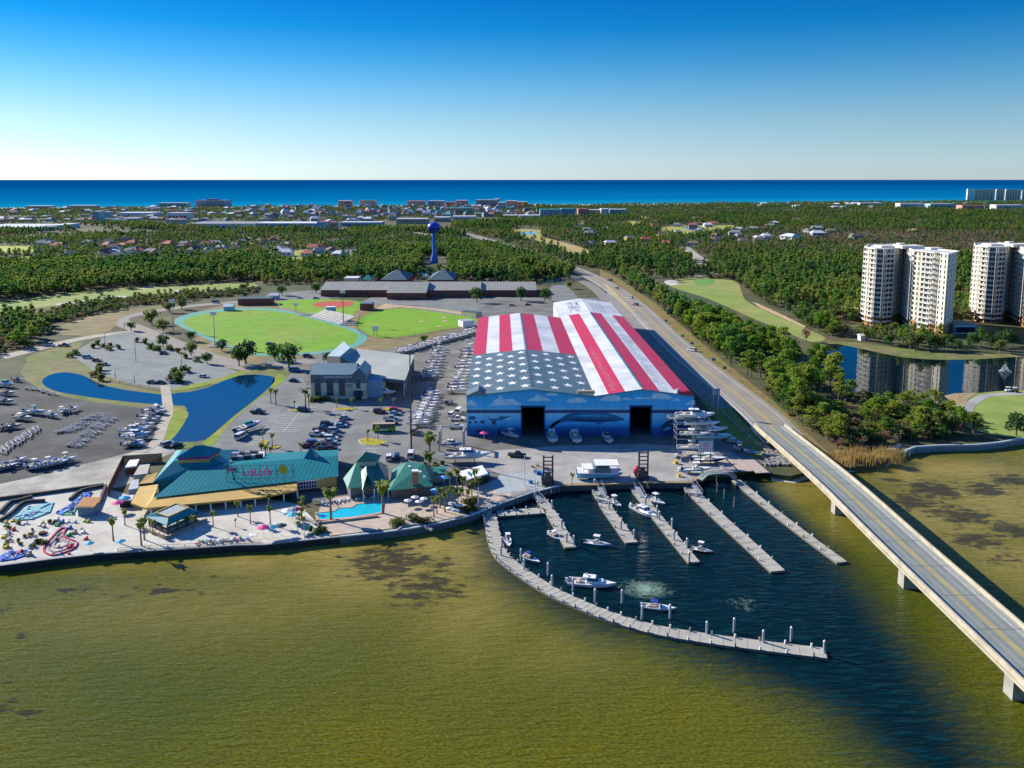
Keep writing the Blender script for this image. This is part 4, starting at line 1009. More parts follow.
part(mb, "window", [mat("magenta_glass", (0.12, 0.03, 0.07), 0.2), M_white], rest)
I = [G(153, 498, 4.9), G(225, 489.6, 4.9), G(297, 481.6, 4.9)]; O = [G(145.5, 508, 4.3), G(215, 501.5, 4.3), G(259.8, 497, 4.3), G(296.9, 490, 4.3)]
mb = MB(); mb.poly([O[0], O[1], O[2], O[3], I[2], I[1], I[0]])
Lw = [G(130.7, 502.8, 4.3), G(145.5, 508, 4.3), G(153, 498, 4.9), G(158.2, 484.2, 5.0), G(139.6, 486.7, 4.6)]
mb.poly(Lw); mb.poly([G(138.8, 484, 4.2), G(153, 482.5, 4.2), G(157.9, 472.3, 5.0), G(146.4, 474.9, 5.0)])
for p, q in ((O[0], O[1]), (O[1], O[2]), (O[2], O[3]), (Lw[0], Lw[1])): mb.poly([p - Vector((0, 0, .5)), q - Vector((0, 0, .5)), q, p])
part(mb, "awning", M_awn, rest)
for x, y in ((150, 522), (166, 520), (181, 518), (195, 516), (210, 514), (225, 512.3), (240, 510.3), (254.5, 508.3), (268, 507), (283.3, 505), (297, 502)):
    t = min(max((x - 145.5) / 151.4, 0), 1)
    edge = 508 + (501.5 - 508) * min(t / .46, 1) if t < .46 else (501.5 + (497 - 501.5) * min((t - .46) / .295, 1) if t < .755 else 497 - 7 * (t - .755) / .245)
    p = G(x, edge, 4.3)
    q = MB(); q.box((p.x, p.y + .4, (L + 4.15) / 2), (.35, .35, 4.15 - L)); part(q, "column", M_white, rest)
# lower hip roof and lantern behind
c0, c1, c2, c3 = G(153, 482, 5.0), G(240, 470, 5.0), G(238, 449.5, 5.0), G(176, 450.5, 5.0)
t0, t1, t2, t3 = G(173, 461.2, 8.7), G(214, 458.8, 8.7), G(216, 450, 8.7), G(182, 450, 8.7)
mb = MB(); 
for q in ((c0, c1, t1, t0), (c1, c2, t2, t1), (c2, c3, t3, t2), (c3, c0, t0, t3), (t0, t1, t2, t3)): mb.poly(q)
part(mb, "hip_roof", M_teal2, rest)
mb = MB(); mb.prism([(p.x, p.y) for p in (c0 + Vector((1, 1, 0)), c1, c2 - Vector((1, 1, 0)), c3)], L, 4.95); part(mb, "rear_wall", M_teal2, rest)
e0, e1 = G(175.2, 458.3, 9.9), G(209.5, 456.5, 9.9); dpt = 7.0
e2, e3 = e1 + Vector((1.4, dpt, 0)), e0 + Vector((1.4, dpt, 0))
r0, r1 = G(195, 445.5, 12.4), G(203, 445, 12.4)
mb = MB(); hipped(mb, e0, e1, e2, e3, r0, r1); part(mb, "lantern_roof", M_teal2, rest)
q = [e0.lerp(center((e0, e1, e2, e3)), .1), e1.lerp(center((e0, e1, e2, e3)), .1), e2.lerp(center((e0, e1, e2, e3)), .1), e3.lerp(center((e0, e1, e2, e3)), .1)]
mb = MB(); mb.prism([(p.x, p.y) for p in q], 7.6, 9.15, 1); mb.prism([(p.x, p.y) for p in q], 9.152, 9.85, 0); part(mb, "lantern_wall", [mat("magenta_paint", (0.35, 0.02, 0.22), 0.6), M_awn], rest)
p = G(311.3, 456, 7.6); mb = MB(); mb.add([(p.x - 2.2, p.y - 2, 6.8), (p.x + 2.2, p.y - 2, 6.8), (p.x + 2.2, p.y + 2.2, 6.8), (p.x - 2.2, p.y + 2.2, 6.8), (p.x, p.y, 10.6)], [(0, 1, 4), (1, 2, 4), (2, 3, 4), (3, 0, 4)]); part(mb, "cupola", M_teal2, rest)
fr = [G(229, 463.3, 6.6), G(264.4, 459.5, 6.6), G(264.4, 451.3, 6.6), G(234, 453.2, 6.6)]
mb = MB(); mb.prism([(p.x, p.y) for p in fr], L, 6.6, 0, 1); part(mb, "flat_roof", [M_brick, M_flatw], rest)
for k in range(9):
    t, u = (k % 5 + .6) / 5.4, .3 + .4 * (k // 5); p = fr[0].lerp(fr[1], t).lerp(fr[3].lerp(fr[2], t), u); q = MB(); q.box((p.x, p.y, 7.15), (1.5 + .5 * (k % 3), 1.3, 1.1)); part(q, "roof_unit", M_galv if k % 2 else M_steel, rest)
# roof sign
M_pink = mat("pink_sign_enamel", (0.85, 0.03, 0.28), 0.4, 0.05)
p0 = G(259, 478, 6.6); zs = 8.4
sg = thing("roof_sign", "pink lettered sign with a palm flamingo and a lime slice on the restaurant roof", "sign", None, (p0.x, p0.y, zs - 2))
text("lettering", "LuLu's", (p0.x - .3, p0.y - .5, zs + .2), 3.6, M_pink, sg, .12, math.radians(3)).scale = (.92, .95, 1)
mb = MB()
sdx = Vector((1, .06, 0)).normalized()
for z in (-1.9, 1.9, .0): mb.bar(p0 + sdx * -9.5 + Vector((0, 0, zs - p0.z + z)), p0 + sdx * 10 + Vector((0, 0, zs - p0.z + z)), .09)
for k in range(9): q = p0 + sdx * (-9 + k * 2.3) + Vector((0, 0, zs - p0.z)); mb.bar(q - Vector((0, 0, 2.4)), q + Vector((0, 0, 1.9)), .08); mb.bar(q - Vector((0, -2.2, 2.2)), q + Vector((0, 0, 1.2)), .1)
part(mb, "sign_frame", M_steel, sg)
q = MB(); c = p0 + sdx * 6.9 + Vector((0, -.4, zs - p0.z + .7)); n0 = 24
for i in range(n0):
    a, b2 = 2 * math.pi * i / n0, 2 * math.pi * (i + 1) / n0
    q.add([c, c + Vector((1.05 * math.cos(a), 0, 1.05 * math.sin(a))), c + Vector((1.05 * math.cos(b2), 0, 1.05 * math.sin(b2)))], [(0, 1, 2)], 1)
    q.add([c + Vector((r_ * math.cos(t_), -.05, r_ * math.sin(t_))) for r_, t_ in ((.95, a), (1.3, a), (1.3, b2), (.95, b2))], [(0, 1, 2, 3)], 0)
for i in range(8): a = math.pi * i / 4; q.bar(c + Vector((0, -.06, 0)), c + Vector((math.cos(a), -.06, math.sin(a))), .12, .06, 0)
part(q, "lime_slice", [mat("lime_rind", (0.30, 0.42, 0.03), 0.5), mat("lime_flesh", (0.55, 0.55, 0.08), 0.5)], sg)
q = MB(); c = p0 + sdx * -7.2 + Vector((0, -.4, zs - p0.z))
q.tube([c + Vector((.6, 0, -2.2)), c + Vector((.2, 0, -.6)), c + Vector((-.1, 0, .6))], [.25, .2, .15], 5, 0)
for i in range(7):
    a = math.radians(-15 + i * 35); d = Vector((math.cos(a), 0, math.sin(a) * .8)); q.tube([c + Vector((-.1, 0, .7)), c + Vector((-.1, 0, .9)) + d * 1.3, c + Vector((-.1, 0, .5)) + d * 2.3], [.1, .24, .06], 4, 0)
q.ball(tuple(c + Vector((-.2, -.1, 1.0))), (.6, .25, .5), 8, 1)
part(q, "palm_emblem", [mat("sign_green", (0.01, 0.14, 0.10), 0.5), M_pink], sg)

# service yard
fp = [G(162.5, 461.5), G(123.5, 464), G(108, 497)]
ft = thing("wood_fence", "tall brown board fence round the restaurant service yard", "fence", None, fp[1])
for a, b_ in zip(fp[:-1], fp[1:]):
    n_ = int((b_ - a).length / .3); mb = MB()
    for k in range(n_):
        p = a.lerp(b_, (k + .5) / n_); d = (b_ - a); mb.box((p.x, p.y, L + 1.35 + .06 * (k % 2)), (.27, .06, 2.7), math.atan2(d.y, d.x))
    part(mb, "fence_panel", M_brown, ft)
def shed(name, label, pts, z, wm, rm, group=None, cat="shed"):
    P = [G(x, y, z) for x, y in pts]; root = thing(name, label, cat, group, (P[0].x, P[0].y, L))
    mb = MB(); c = center(P); mb.prism([(c.x + (p.x - c.x) * .95, c.y + (p.y - c.y) * .95) for p in P], L, z - .15); part(mb, "wall", wm, root)
    mb = MB(); mb.prism([(p.x, p.y) for p in P], z - .15, [z + (.25 if i < 2 else 0) for i in range(len(P))]); part(mb, "roof", rm, root)
    return root
M_beige = mat("beige_panel", (0.48, 0.44, 0.36), 0.7)
shed("storage_shed", "white topped storage shed in the fence corner of the service yard", [(125, 468), (136.5, 466.5), (139.5, 459), (129.5, 460)], 4.0, M_brown, M_white)
shed("storage_container", "beige storage container behind the white topped shed", [(133.5, 476), (147.5, 474.3), (150, 464), (139.5, 465)], 4.2, M_beige, mat("grey_beige_roof", (0.42, 0.40, 0.34), 0.7))
shed("storage_container", "small grey storage container against the yellow awning", [(128.2, 490.5), (138.3, 489), (139, 479), (131.8, 479.8)], 4.0, mat("blue_grey_panel", (0.28, 0.36, 0.42), 0.6), mat("light_grey_panel", (0.42, 0.44, 0.44), 0.6))
shed("shade_canopy", "pale lilac canopy at the foot of the brown yard fence", [(119, 501), (132, 500.5), (134.5, 494.8), (123.5, 495.2)], 3.6, M_dark, mat("lilac_canvas", (0.60, 0.55, 0.72), 0.7), cat="canopy")

# beach bar pavilion
ez, tz = 4.4, 5.8
E = [G(145.5, 516.3, ez), G(166.7, 525.6, ez), G(198.9, 511.3, ez), G(176, 503.5, ez)]; T = [G(155.7, 513, tz), G(168.4, 517.2, tz), G(188.7, 507.9, tz), G(174.3, 504.0, tz)]
E[3] = E[0] + E[2] - E[1]; T[3] = T[0] + T[2] - T[1]
bar = thing("beach_bar", "square open beach bar with teal roof skirt and flat pale top on the sand", "pavilion", None, (E[1].x, E[1].y, L))
mb = MB()
for i in range(4): mb.poly([E[i], E[(i + 1) % 4], T[(i + 1) % 4], T[i]])
mb.poly([e_ - Vector((0, 0, .15)) for e_ in E[::-1]])
part(mb, "roof_skirt", M_teal2, bar)
mb = MB(); mb.poly(T, 0)
for i in range(4): mb.bar(T[i] + Vector((0, 0, .12)), T[(i + 1) % 4] + Vector((0, 0, .12)), .25, .25, 1)
part(mb, "flat_top", [mat("weathered_flat_roof", (0.36, 0.40, 0.38), 0.8, 0.15, 0.8), M_awn], bar)
c = center(E)
for i in range(4):
    for t in (0, .33, .66):
        p = E[i].lerp(E[(i + 1) % 4], t); p = p + (c - p) * .12; q = MB(); q.box((p.x, p.y, (L + ez) / 2), (.3, .3, ez - L - .2)); part(q, "post", M_steel, bar)
mb = MB()
for i in range(4):
    a, b_ = E[i] + (c - E[i]) * .2, E[(i + 1) % 4] + (c - E[(i + 1) % 4]) * .2
    mb.bar((a.x, a.y, L + .55), (b_.x, b_.y, L + .55), .6, 1.1)
part(mb, "counter", M_wood, bar)
mb = MB()
for i in range(4):
    a, b_ = E[i] - (c - E[i]) * .28, E[(i + 1) % 4] - (c - E[(i + 1) % 4]) * .28
    if i in (0, 1): mb.bar((a.x, a.y, L + .4), (b_.x, b_.y, L + .4), .5, .8)
part(mb, "low_wall", mat("tan_stone", (0.30, 0.25, 0.18), 0.9, 0.3, 1.2), bar)
for i in range(10):
    t = (i % 5 + .5) / 5; k = i // 5; a = E[k] + (c - E[k]) * -.08; b_ = E[k + 1] + (c - E[k + 1]) * -.08; p = a.lerp(b_, t)
    q = MB(); q.cyl((p.x, p.y, L), .06, .06, .75, 6); q.cyl((p.x, p.y, L + .75), .22, .22, .08, 8)
    o = part(q, "bar_stool", M_wood, thing("bar_stool", "wooden stool at the beach bar counter", "stool", "stools round the beach bar", (p.x, p.y, L)))

# pool house with green roofs
M_grn = ribbed("green_seam_roof", (0.045, 0.20, 0.145), 'X', 0.9, 0.4, 0.08, strength=.2)
ph = thing("pool_house", "pool house with steep green hip roofs, front gable and brick chimney", "pool house", None, G(347, 492))
def rf(mb, *ps): mb.poly([G(*p) for p in ps])
mb = MB()
rf(mb, (343.2, 478.5, 5.0), (347.6, 488.5, 5.0), (356.4, 461.8, 8.6)); rf(mb, (347.6, 488.5, 5.0), (389, 484.5, 5.0), (376.5, 460.5, 8.6), (356.4, 461.8, 8.6)); rf(mb, (389, 484.5, 5.0), (388, 468, 5.0), (376.5, 460.5, 8.6)); rf(mb, (388, 466, 5.0), (343.2, 472, 5.0), (356.4, 461.8, 8.6), (376.5, 460.5, 8.6))
part(mb, "roof", M_grn, ph)
mb = MB(); q = [G(355.5, 462.4, 9.3), G(377, 461.4, 9.3)]; q += [q[1] + Vector((.5, 5.5, 0)), q[0] + Vector((.5, 5.5, 0))]; ap = G(366, 451.5, 12.0)
for i in range(4): mb.poly([q[i], q[(i + 1) % 4], ap])
part(mb, "upper_roof", M_grn, ph)
mb = MB(); cq = center(q); mb.prism([(cq.x + (p.x - cq.x) * .8, cq.y + (p.y - cq.y) * .8) for p in q], 7.8, 9.25); part(mb, "lantern_wall", M_cream, ph)
mb = MB(); rf(mb, (362.5, 490, 4.6), (367, 474.3, 7.6), (366, 466, 8.6), (357, 476, 6.0)); rf(mb, (367, 474.3, 7.6), (374.5, 489, 4.6), (379, 474, 6.0), (366, 466, 8.6)); part(mb, "front_gable", M_grn, ph)
mb = MB(); rr0, rr1 = G(406.5, 461.8, 8.4), G(424, 463.6, 8.4); a, b_, c_, d_ = G(388.5, 490.8, 5.0), G(432.8, 486.3, 5.0), G(433, 468.5, 5.0), G(392, 470, 5.0)
hipped(mb, a, b_, c_, d_, rr0, rr1); part(mb, "roof", M_grn, ph)
mb = MB()
for q in ([(346, 480, 5), (350, 487, 5), (386, 483.5, 5), (385, 470, 5), (347, 473, 5)], [(391, 488.5, 5), (430.5, 484.5, 5), (430.5, 470, 5), (394, 471, 5)]):
    P_ = [G(*p) for p in q]; mb.prism([(p.x, p.y) for p in P_], L, 4.95)
part(mb, "wall", mat("pool_house_wall", (0.16, 0.14, 0.12), 0.8, .2), ph)
p = G(415.3, 484, 5.6); mb = MB(); mb.box((p.x, p.y, 6.6), (1.5, 1.2, 5.4), 0, 0); mb.box((p.x, p.y, 9.45), (1.8, 1.5, .3), 0, 1); part(mb, "chimney", [mat("orange_brick", (0.40, 0.17, 0.09), .85, .15, 1.), M_white], ph)
for x0, x1, y in ((401, 410, 490), (423, 431, 487.5)):
    a, b_ = G(x0, y, 3.3), G(x1, y, 3.3); q = MB(); q.bar((a.x, a.y, 3.1), (b_.x, b_.y, 3.1), .12, 2.2, 0)
    for k in range(4): p = a.lerp(b_, k / 3); q.box((p.x, p.y - .1, 3.1), (.18, .12, 2.3), 0, 1)
    part(q, "window", [M_glass, M_white], ph)
for x, y in ((350, 495), (363, 497), (374, 496), (388, 495)):
    p = G(x, y - 6, 4.6); q = MB(); q.box((p.x, p.y + .4, 3.1), (.25, .25, 3.0)); part(q, "column", M_white, ph)
for x, y in ((409.5, 467), (420, 472), (424, 477)):
    p = G(x, y, 7.8); q = MB(); q.box((p.x, p.y, p.z), (.8, .8, .5)); part(q, "skylight", M_white, ph)
# marina kiosk and canopies near the quay
shed("ticket_kiosk", "small green roofed kiosk beside the pool house", [(429, 474.5), (446, 474), (447, 466), (431, 467)], 4.2, M_beige, M_grn, cat="kiosk")
wt = shed("party_tent", "white pitched canopy with a blue stripe by the shaded plaza", [(468, 480), (488, 474), (482, 465), (457, 472)], 4.4, M_dark, M_white, cat="canopy")
a, b_, c_, d_ = G(468, 474, 4.8), G(471.5, 477, 4.8), G(478, 475, 4.8), G(470, 471, 4.8)
q = MB(); q.poly([a, b_, G(470, 471.4, 4.85), G(467.5, 471.6, 4.85)]); part(q, "roof_stripe", M_teal2, wt)
shed("shade_canopy", "turquoise canopy next to the white pitched canopy", [(478, 477), (488, 476), (490, 471.5), (480, 473)], 3.6, M_dark, mat("turquoise_canvas", (0.05, 0.42, 0.55), .7), cat="canopy")
# ---- school
M_srib = ribbed("grey_rib_roof", (0.34, 0.33, 0.27), 'X', 2.2, .5, .08, strength=.4)
M_slate = mat("dark_slate_roof", (0.07, 0.12, 0.13), .6, .08)
def sgable(lbl, x0, x1, yb, dep, he, hr, **k): return gable("school_building", lbl, "school", G(x0, yb), G(x1, yb), dep, he, hr, M_brick, M_srib, None, **k)
sgable("long low brick school wing behind the ball fields, grey ribbed roof, nearest the car park", 321, 388, 296.5, 40, 5, 9, wins=[(1.4, 1, 9, 2.4, 1.8, 3)])
sgable("forward projecting brick school block with a grey ribbed roof", 387, 426, 299.5, 46, 5, 10.5, wins=[(1.4, 1, 4, 2.4, 1.8, 3)])
sgable("brick school wing with a row of windows between block and round tree", 427, 480, 297.5, 42, 5.5, 9.5, wins=[(1.6, 1, 12, 1.8, 2.2, 3)])
sgable("brick school wing nearest the highway with an unbroken grey roof", 481, 536, 296.3, 40, 4.8, 8.8, wins=[(1.4, 1, 8, 2, 1.8, 3)])
for x0, x1, nm in ((381, 407, "dark hip roofed hall behind the forward school block"), (428, 454, "dark hip roofed hall under the water tower")):
    gable("school_hall", nm, "hall", G(x0, 287), G(x1, 287), 44, 6, 12, M_brick, M_slate, None, hip=True)
gable("school_hall", "small hall with a green pyramid roof behind the school", "hall", G(361, 287), G(372, 287), 16, 6, 9.5, M_cream, M_grn, hip=True)
boxbld("school_annex", "pale flat roofed annex behind the longest school wing", "building", G(344, 288), G(358, 288), 14, 8, M_cream)
boxbld("field_house", "dark blue roofed field house beside the outfield", "building", G(360, 310.5), G(372, 310.5), 9, 4.5, M_brick, mat("blue_slate", (0.10, 0.17, 0.22), .6))
boxbld("equipment_store", "low brick equipment store at the end of the running track", "building", G(238, 305.5), G(272, 305), 10, 4.5, M_brick, M_slate)
boxbld("dugout", "long low dugout with a dark roof beside the infield", "dugout", G(461, 316), G(476, 318), 6, 3, M_cream, M_slate)
boxbld("dugout", "boxy white dugout at the corner of the outfield", "dugout", G(463, 327.5), G(474, 326.5), 7, 3.5, M_white, mat("lilac_grey_roof", (.42, .42, .48), .6))
for (x, y, lbl) in ((274, 299.5, "small blue storage hut on the softball field"), (228, 311, "blue and white scoring hut at the end of the football field")):
    p = G(x, y); gable("hut", lbl, "hut", (p.x - 3, p.y), (p.x + 3, p.y), 5, 3, 4.5, mat("pale_blue_panel", (.30, .48, .62), .6), M_white)
# ---- condominium towers on the lake
def condo(label, shift):
    H = 46.8; zt = L + H; nf = 16; fh = H / nf
    raw = [(861, 247.5), (866, 248.6), (872, 249.3), (879, 249.6), (889, 249.2), (900.5, 247.5), (908.5, 251.0), (916.6, 251.8), (929, 253.2), (934, 253.5), (942.5, 254.6), (952, 251.8)]
    P = [G(x, y, zt) + Vector((*shift, 0)) for x, y in raw]
    back = [P[-1] + Vector((-9, 27, 0)), P[5] + Vector((2, 22, 0)), P[0] + Vector((9, 17, 0))]
    out = P + back
    root = thing("condominium_tower", label, "apartment tower", "condominium towers on the lake", (P[0].x, P[0].y, L))
    mw = mat("tower_cream_stucco", (0.76, 0.68, 0.53), .75, .05, .2); mwh = mat("tower_white_trim", (0.72, 0.67, 0.56), .6, .04)
    mb = MB(); mb.prism([(p.x, p.y) for p in out], L, L + 6.5, 1); mb.prism([(p.x, p.y) for p in out], L + 6.502, zt, 0, 2); part(mb, "wall", [mw, mat("ochre_plinth", (.45, .24, .09), .8), M_flatw], root)
    c = center(out); mb = MB()
    n_ = len(out)
    for i in range(n_):
        a, b2 = out[i] + (out[i] - c).normalized() * .7, out[(i + 1) % n_] + (out[(i + 1) % n_] - c).normalized() * .7
        mb.bar(a + Vector((0, 0, .3)), b2 + Vector((0, 0, .3)), .9, .7)
    part(mb, "cornice", mwh, root)
    for (t, u, w, d_, h_) in ((.25, .5, 12, 9, 1.2), (.5, .5, 14, 10, 1.8), (.78, .5, 8, 6, 1.1), (.45, .7, 4, 4, 2.6)):
        p = P[0].lerp(P[-1], t) + Vector((4, 22 * u, 0)); q = MB(); q.box((p.x, p.y, zt + h_ / 2), (w, d_, h_), .1); part(q, "roof_block", mwh, root)
    def nrm(a, b2): d = (b2 - a); d.z = 0; d.normalize(); return Vector((d.y, -d.x, 0))
    # balconies: one slab with rail per storey and stack
    for stack, w in (([0, 1, 2, 3, 4], 1.25), ([5, 6], 1.2), ([7, 8], 1.2)):
        pts = [P[i] for i in stack]
        for f in range(1, nf):
            z = L + f * fh; q = MB()
            for a, b2 in zip(pts[:-1], pts[1:]):
                n1 = nrm(a, b2); a2, b3 = a.copy(), b2.copy(); a2.z = b3.z = z
                q.bar(a2 + n1 * w / 2, b3 + n1 * w / 2, w, .28, 0); q.bar(a2 + n1 * w + Vector((0, 0, .62)), b3 + n1 * w + Vector((0, 0, .62)), .08, .9, 1)
            part(q, "balcony", [mwh, mat("balcony_rail", (.50, .52, .52), .4)], root)
        for f in range(0, nf):                                # recessed dark glazing behind the balconies, upright piers
            z = L + f * fh + .35
        q = MB()
        for a, b2 in zip(pts[:-1], pts[1:]):
            n1 = nrm(a, b2); k_ = max(1, int((b2 - a).length / 3.6))
            for j in range(k_ + 1):
                p = a.lerp(b2, j / k_) + n1 * w * .95; q.box((p.x, p.y, (L + 6.5 + zt) / 2), (.3, .3, zt - L - 6.5))
        part(q, "balcony_post", mwh, root)
    wins = []
    for (i, j, cols, ww) in ((0, 1, 2, 2.0), (1, 2, 2, 2.2), (2, 3, 2, 2.4), (3, 4, 3, 2.4), (4, 5, 3, 1.3), (5, 6, 2, 3.2), (6, 7, 2, 1.7), (7, 8, 3, 2.6), (9, 10, 2, 1.3), (10, 11, 3, 1.2)):
        a, b2 = P[i], P[j]; n1 = nrm(a, b2); d = (b2 - a); rz = math.atan2(d.y, d.x)
        for f in range(nf):
            for k in range(cols):
                p = a.lerp(b2, (k + .5) / cols) + n1 * .03; wins.append((p.x, p.y, L + f * fh + 1.75, ww * .74, rz))
    wins.sort(key=lambda w_: w_[1] + abs(w_[0]) * .3 - w_[2] * .2)
    for w_ in wins[:100]:
        q = MB(); q.box(w_[:3], (w_[3], .12, 1.9), w_[4]); part(q, "window", M_glass, root)
    q = MB()
    for w_ in wins[100:]: q.box(w_[:3], (w_[3], .12, 1.9), w_[4])
    o = part(q, "window_rows", M_glass, root); o["kind"] = "stuff"
    return root
condo("cream apartment tower with curved balconies seen whole above the lake", (3.2, 0))
condo("cream apartment tower cut by the picture edge beside the fountain", (77, 12))
boxbld("pool_pavilion", "low white pavilion between the two apartment towers", "pavilion", G(954, 334), G(976, 334), 12, 5.5, mat("teal_white_wall", (.45, .55, .55), .7), M_slate, wins=[(.8, 1, 7, 2.2, 3.2, 4)])
boxbld("parking_deck", "low cream parking deck beside the whole apartment tower", "parking deck", G(843, 319), G(858, 320), 22, 7, M_cream, M_cream, wins=[(1.0, 2, 3, 3, 1.4, 3.0)])
# ---- water tower
p = G(434.3, 263.3)
wt = thing("water_tower", "blue globe water tower on a single slender stem above the pines", "water tower", None, p)
M_wt = mat("water_tower_blue", (0.03, 0.075, 0.50), .35, .04); M_wt2 = mat("water_tower_stem_blue", (0.05, 0.19, 0.60), .4, .04)
s_ = p.y / F_PX
zc = V(434.5, 227.5, p.y).z
mb = MB(); mb.lathe((p.x, p.y, L), [(4.2, 0), (4.0, 4), (2.6, 9), (2.0, 12), (1.9, zc - L - 7), (2.6, zc - L - 5.5), (3.6, zc - L - 4.6)], 20); part(mb, "stem", M_wt2, wt, True)
mb = MB(); mb.ball((p.x, p.y, zc), (6.9, 6.9, 5.9), 28); part(mb, "tank", M_wt, wt, True)
mb = MB(); mb.lathe((p.x, p.y, zc), [(6.93, -1.9), (6.98, -1.2), (6.99, -.2)], 28); part(mb, "dark_band", mat("navy_band", (.012, .02, .16), .4), wt, True)  # plain dark band round the tank
# ------------------------------------------------------------------ sea walls, docks, bridge
M_wallg = mat("seawall_concrete", (0.12, 0.15, 0.17), .85, .12, .5, dirt=(.12, .13, .13), dscale=.3)
M_deck = mat("dock_planks", (0.42, 0.40, 0.33), .85, .12, .8, dirt=(.34, .31, .26), dscale=.2)
M_pile = mat("pale_pile_sleeve", (0.38, 0.41, 0.42), .6, .1)
M_rock = mat("dark_riprap", (0.13, 0.12, 0.11), .95, .5, 1.2)
def wall_thing(name, label, px, cat, w=.8, up=.35, m=M_wallg, cap=M_kerb, fluted=False):
    pts = [G(x, y, L) for x, y in px]; root = thing(name, label, cat, None, pts[0])
    mb = MB()
    for a, b_ in zip(pts[:-1], pts[1:]):
        mb.bar(Vector((a.x, a.y, -.3)), Vector((b_.x, b_.y, -.3)), .5, 3.9)
        if fluted:
            n_ = int((b_ - a).length / 1.6)
            for k in range(n_):
                p = a.lerp(b_, (k + .5) / n_); d = b_ - a; mb.box((p.x, p.y, -.3), (.5, .95, 3.8), math.atan2(d.y, d.x))
    part(mb, "wall", m, root)
    mb = MB()
    for a, b_ in zip(pts[:-1], pts[1:]): mb.bar(Vector((a.x, a.y, L + up / 2 + .02)), Vector((b_.x, b_.y, L + up / 2 + .02)), w, up)
    part(mb, "cap", cap, root)
    return root
wall_thing("seawall", "dark timber seawall along the restaurant beach", coast_px[:9], "seawall", .6, .2, m=mat("shade_dark_timber", (.035, .035, .037), .9, .3, 1.), cap=mat("grey_cap", (.30, .30, .29), .85))  # timber darkened to carry the shade on its face
wall_thing("seawall", "pale fluted seawall curving from the pool terrace to the marina", coast_px[8:16], "seawall", .8, .3, M_wallg, mat("blue_grey_cap", (.38, .44, .46), .8), True)
wall_thing("quay_wall", "straight concrete quay wall under the boat forklifts", coast_px[15:20], "quay wall", 1.2, .3, mat("dark_quay_concrete", (.10, .10, .10), .9, .2), mat("tan_fender", (.36, .25, .13), .8))
wall_thing("retaining_wall", "pale panelled retaining wall along the golf green shore", coast_px[28:] + [(1120, 436)], "retaining wall", .8, .6, mat("pale_panel_wall", (.22, .27, .29), .8, .1, .5), mat("blue_grey_cap", ()), True)
r = random.Random(5); mb = MB()
def rock(mb, p, s_):
    vs = []
    for k in range(8):
        a = 2 * math.pi * k / 4; zz = -1 if k < 4 else 1
        vs.append(Vector((math.cos(a) * r.uniform(.7, 1.2), math.sin(a) * r.uniform(.7, 1.2), zz * r.uniform(.4, .8))) * s_ + p)
    mb.add(vs, [(3, 2, 1, 0), (4, 5, 6, 7), (0, 1, 5, 4), (1, 2, 6, 5), (2, 3, 7, 6), (3, 0, 4, 7)])
cw = [G(x, y, 0) for x, y in coast_px[:14]]
for a, b_ in zip(cw[:-1], cw[1:]):
    n_ = int((b_ - a).length * 2.2)
    for k in range(n_): rock(mb, a.lerp(b_, r.random()) + Vector((r.uniform(-.2, .2), -.7 - 1.9 * r.random(), r.uniform(-.1, .5))), r.uniform(.35, .95))
o = mb.build("riprap", M_rock); tag(o, "dark boulders piled at the foot of the beach seawall", "riprap", kind="stuff")
mb = MB()
for k in range(420):
    x, y = r.uniform(764, 812), r.uniform(447, 466)
    if y < 447 + (x - 764) * .25: continue
    rock(mb, G(x, y, L) + Vector((0, 0, .3)), r.uniform(.4, .9))
o = mb.build("riprap", mat("pale_riprap", (.30, .28, .25), .95, .45, 1.0)); tag(o, "rubble slope under the bridge abutment", "riprap", kind="stuff")
# foam and swirl in the basin
fm = bpy.data.materials.new("prop_wash"); fm.use_nodes = True
N, K = fm.node_tree.nodes, fm.node_tree.links
b = N["Principled BSDF"]; b.inputs["Base Color"].default_value = (.26, .40, .28, 1); b.inputs["Roughness"].default_value = .6
geo = N.new("ShaderNodeNewGeometry"); nz = N.new("ShaderNodeTexNoise"); nz.inputs["Scale"].default_value = .55; nz.inputs["Detail"].default_value = 8; nz.inputs["Roughness"].default_value = .72; nz.inputs["Distortion"].default_value = 1.2
K.new(geo.outputs["Position"], nz.inputs["Vector"])
tc = N.new("ShaderNodeUVMap"); 
vc = N.new("ShaderNodeVertexColor"); vc.layer_name = "foam"; sp = N.new("ShaderNodeSeparateColor"); K.new(vc.outputs[0], sp.inputs[0])
ma = N.new("ShaderNodeMath"); ma.operation = 'MULTIPLY_ADD'; ma.inputs[1].default_value = .62; K.new(sp.outputs[0], ma.inputs[0]); K.new(nz.outputs[0], ma.inputs[2])
mr = N.new("ShaderNodeMapRange"); mr.inputs[1].default_value = .86; mr.inputs[2].default_value = 1.22; mr.inputs[4].default_value = .9; K.new(ma.outputs[0], mr.inputs[0]); K.new(mr.outputs[0], b.inputs["Alpha"])
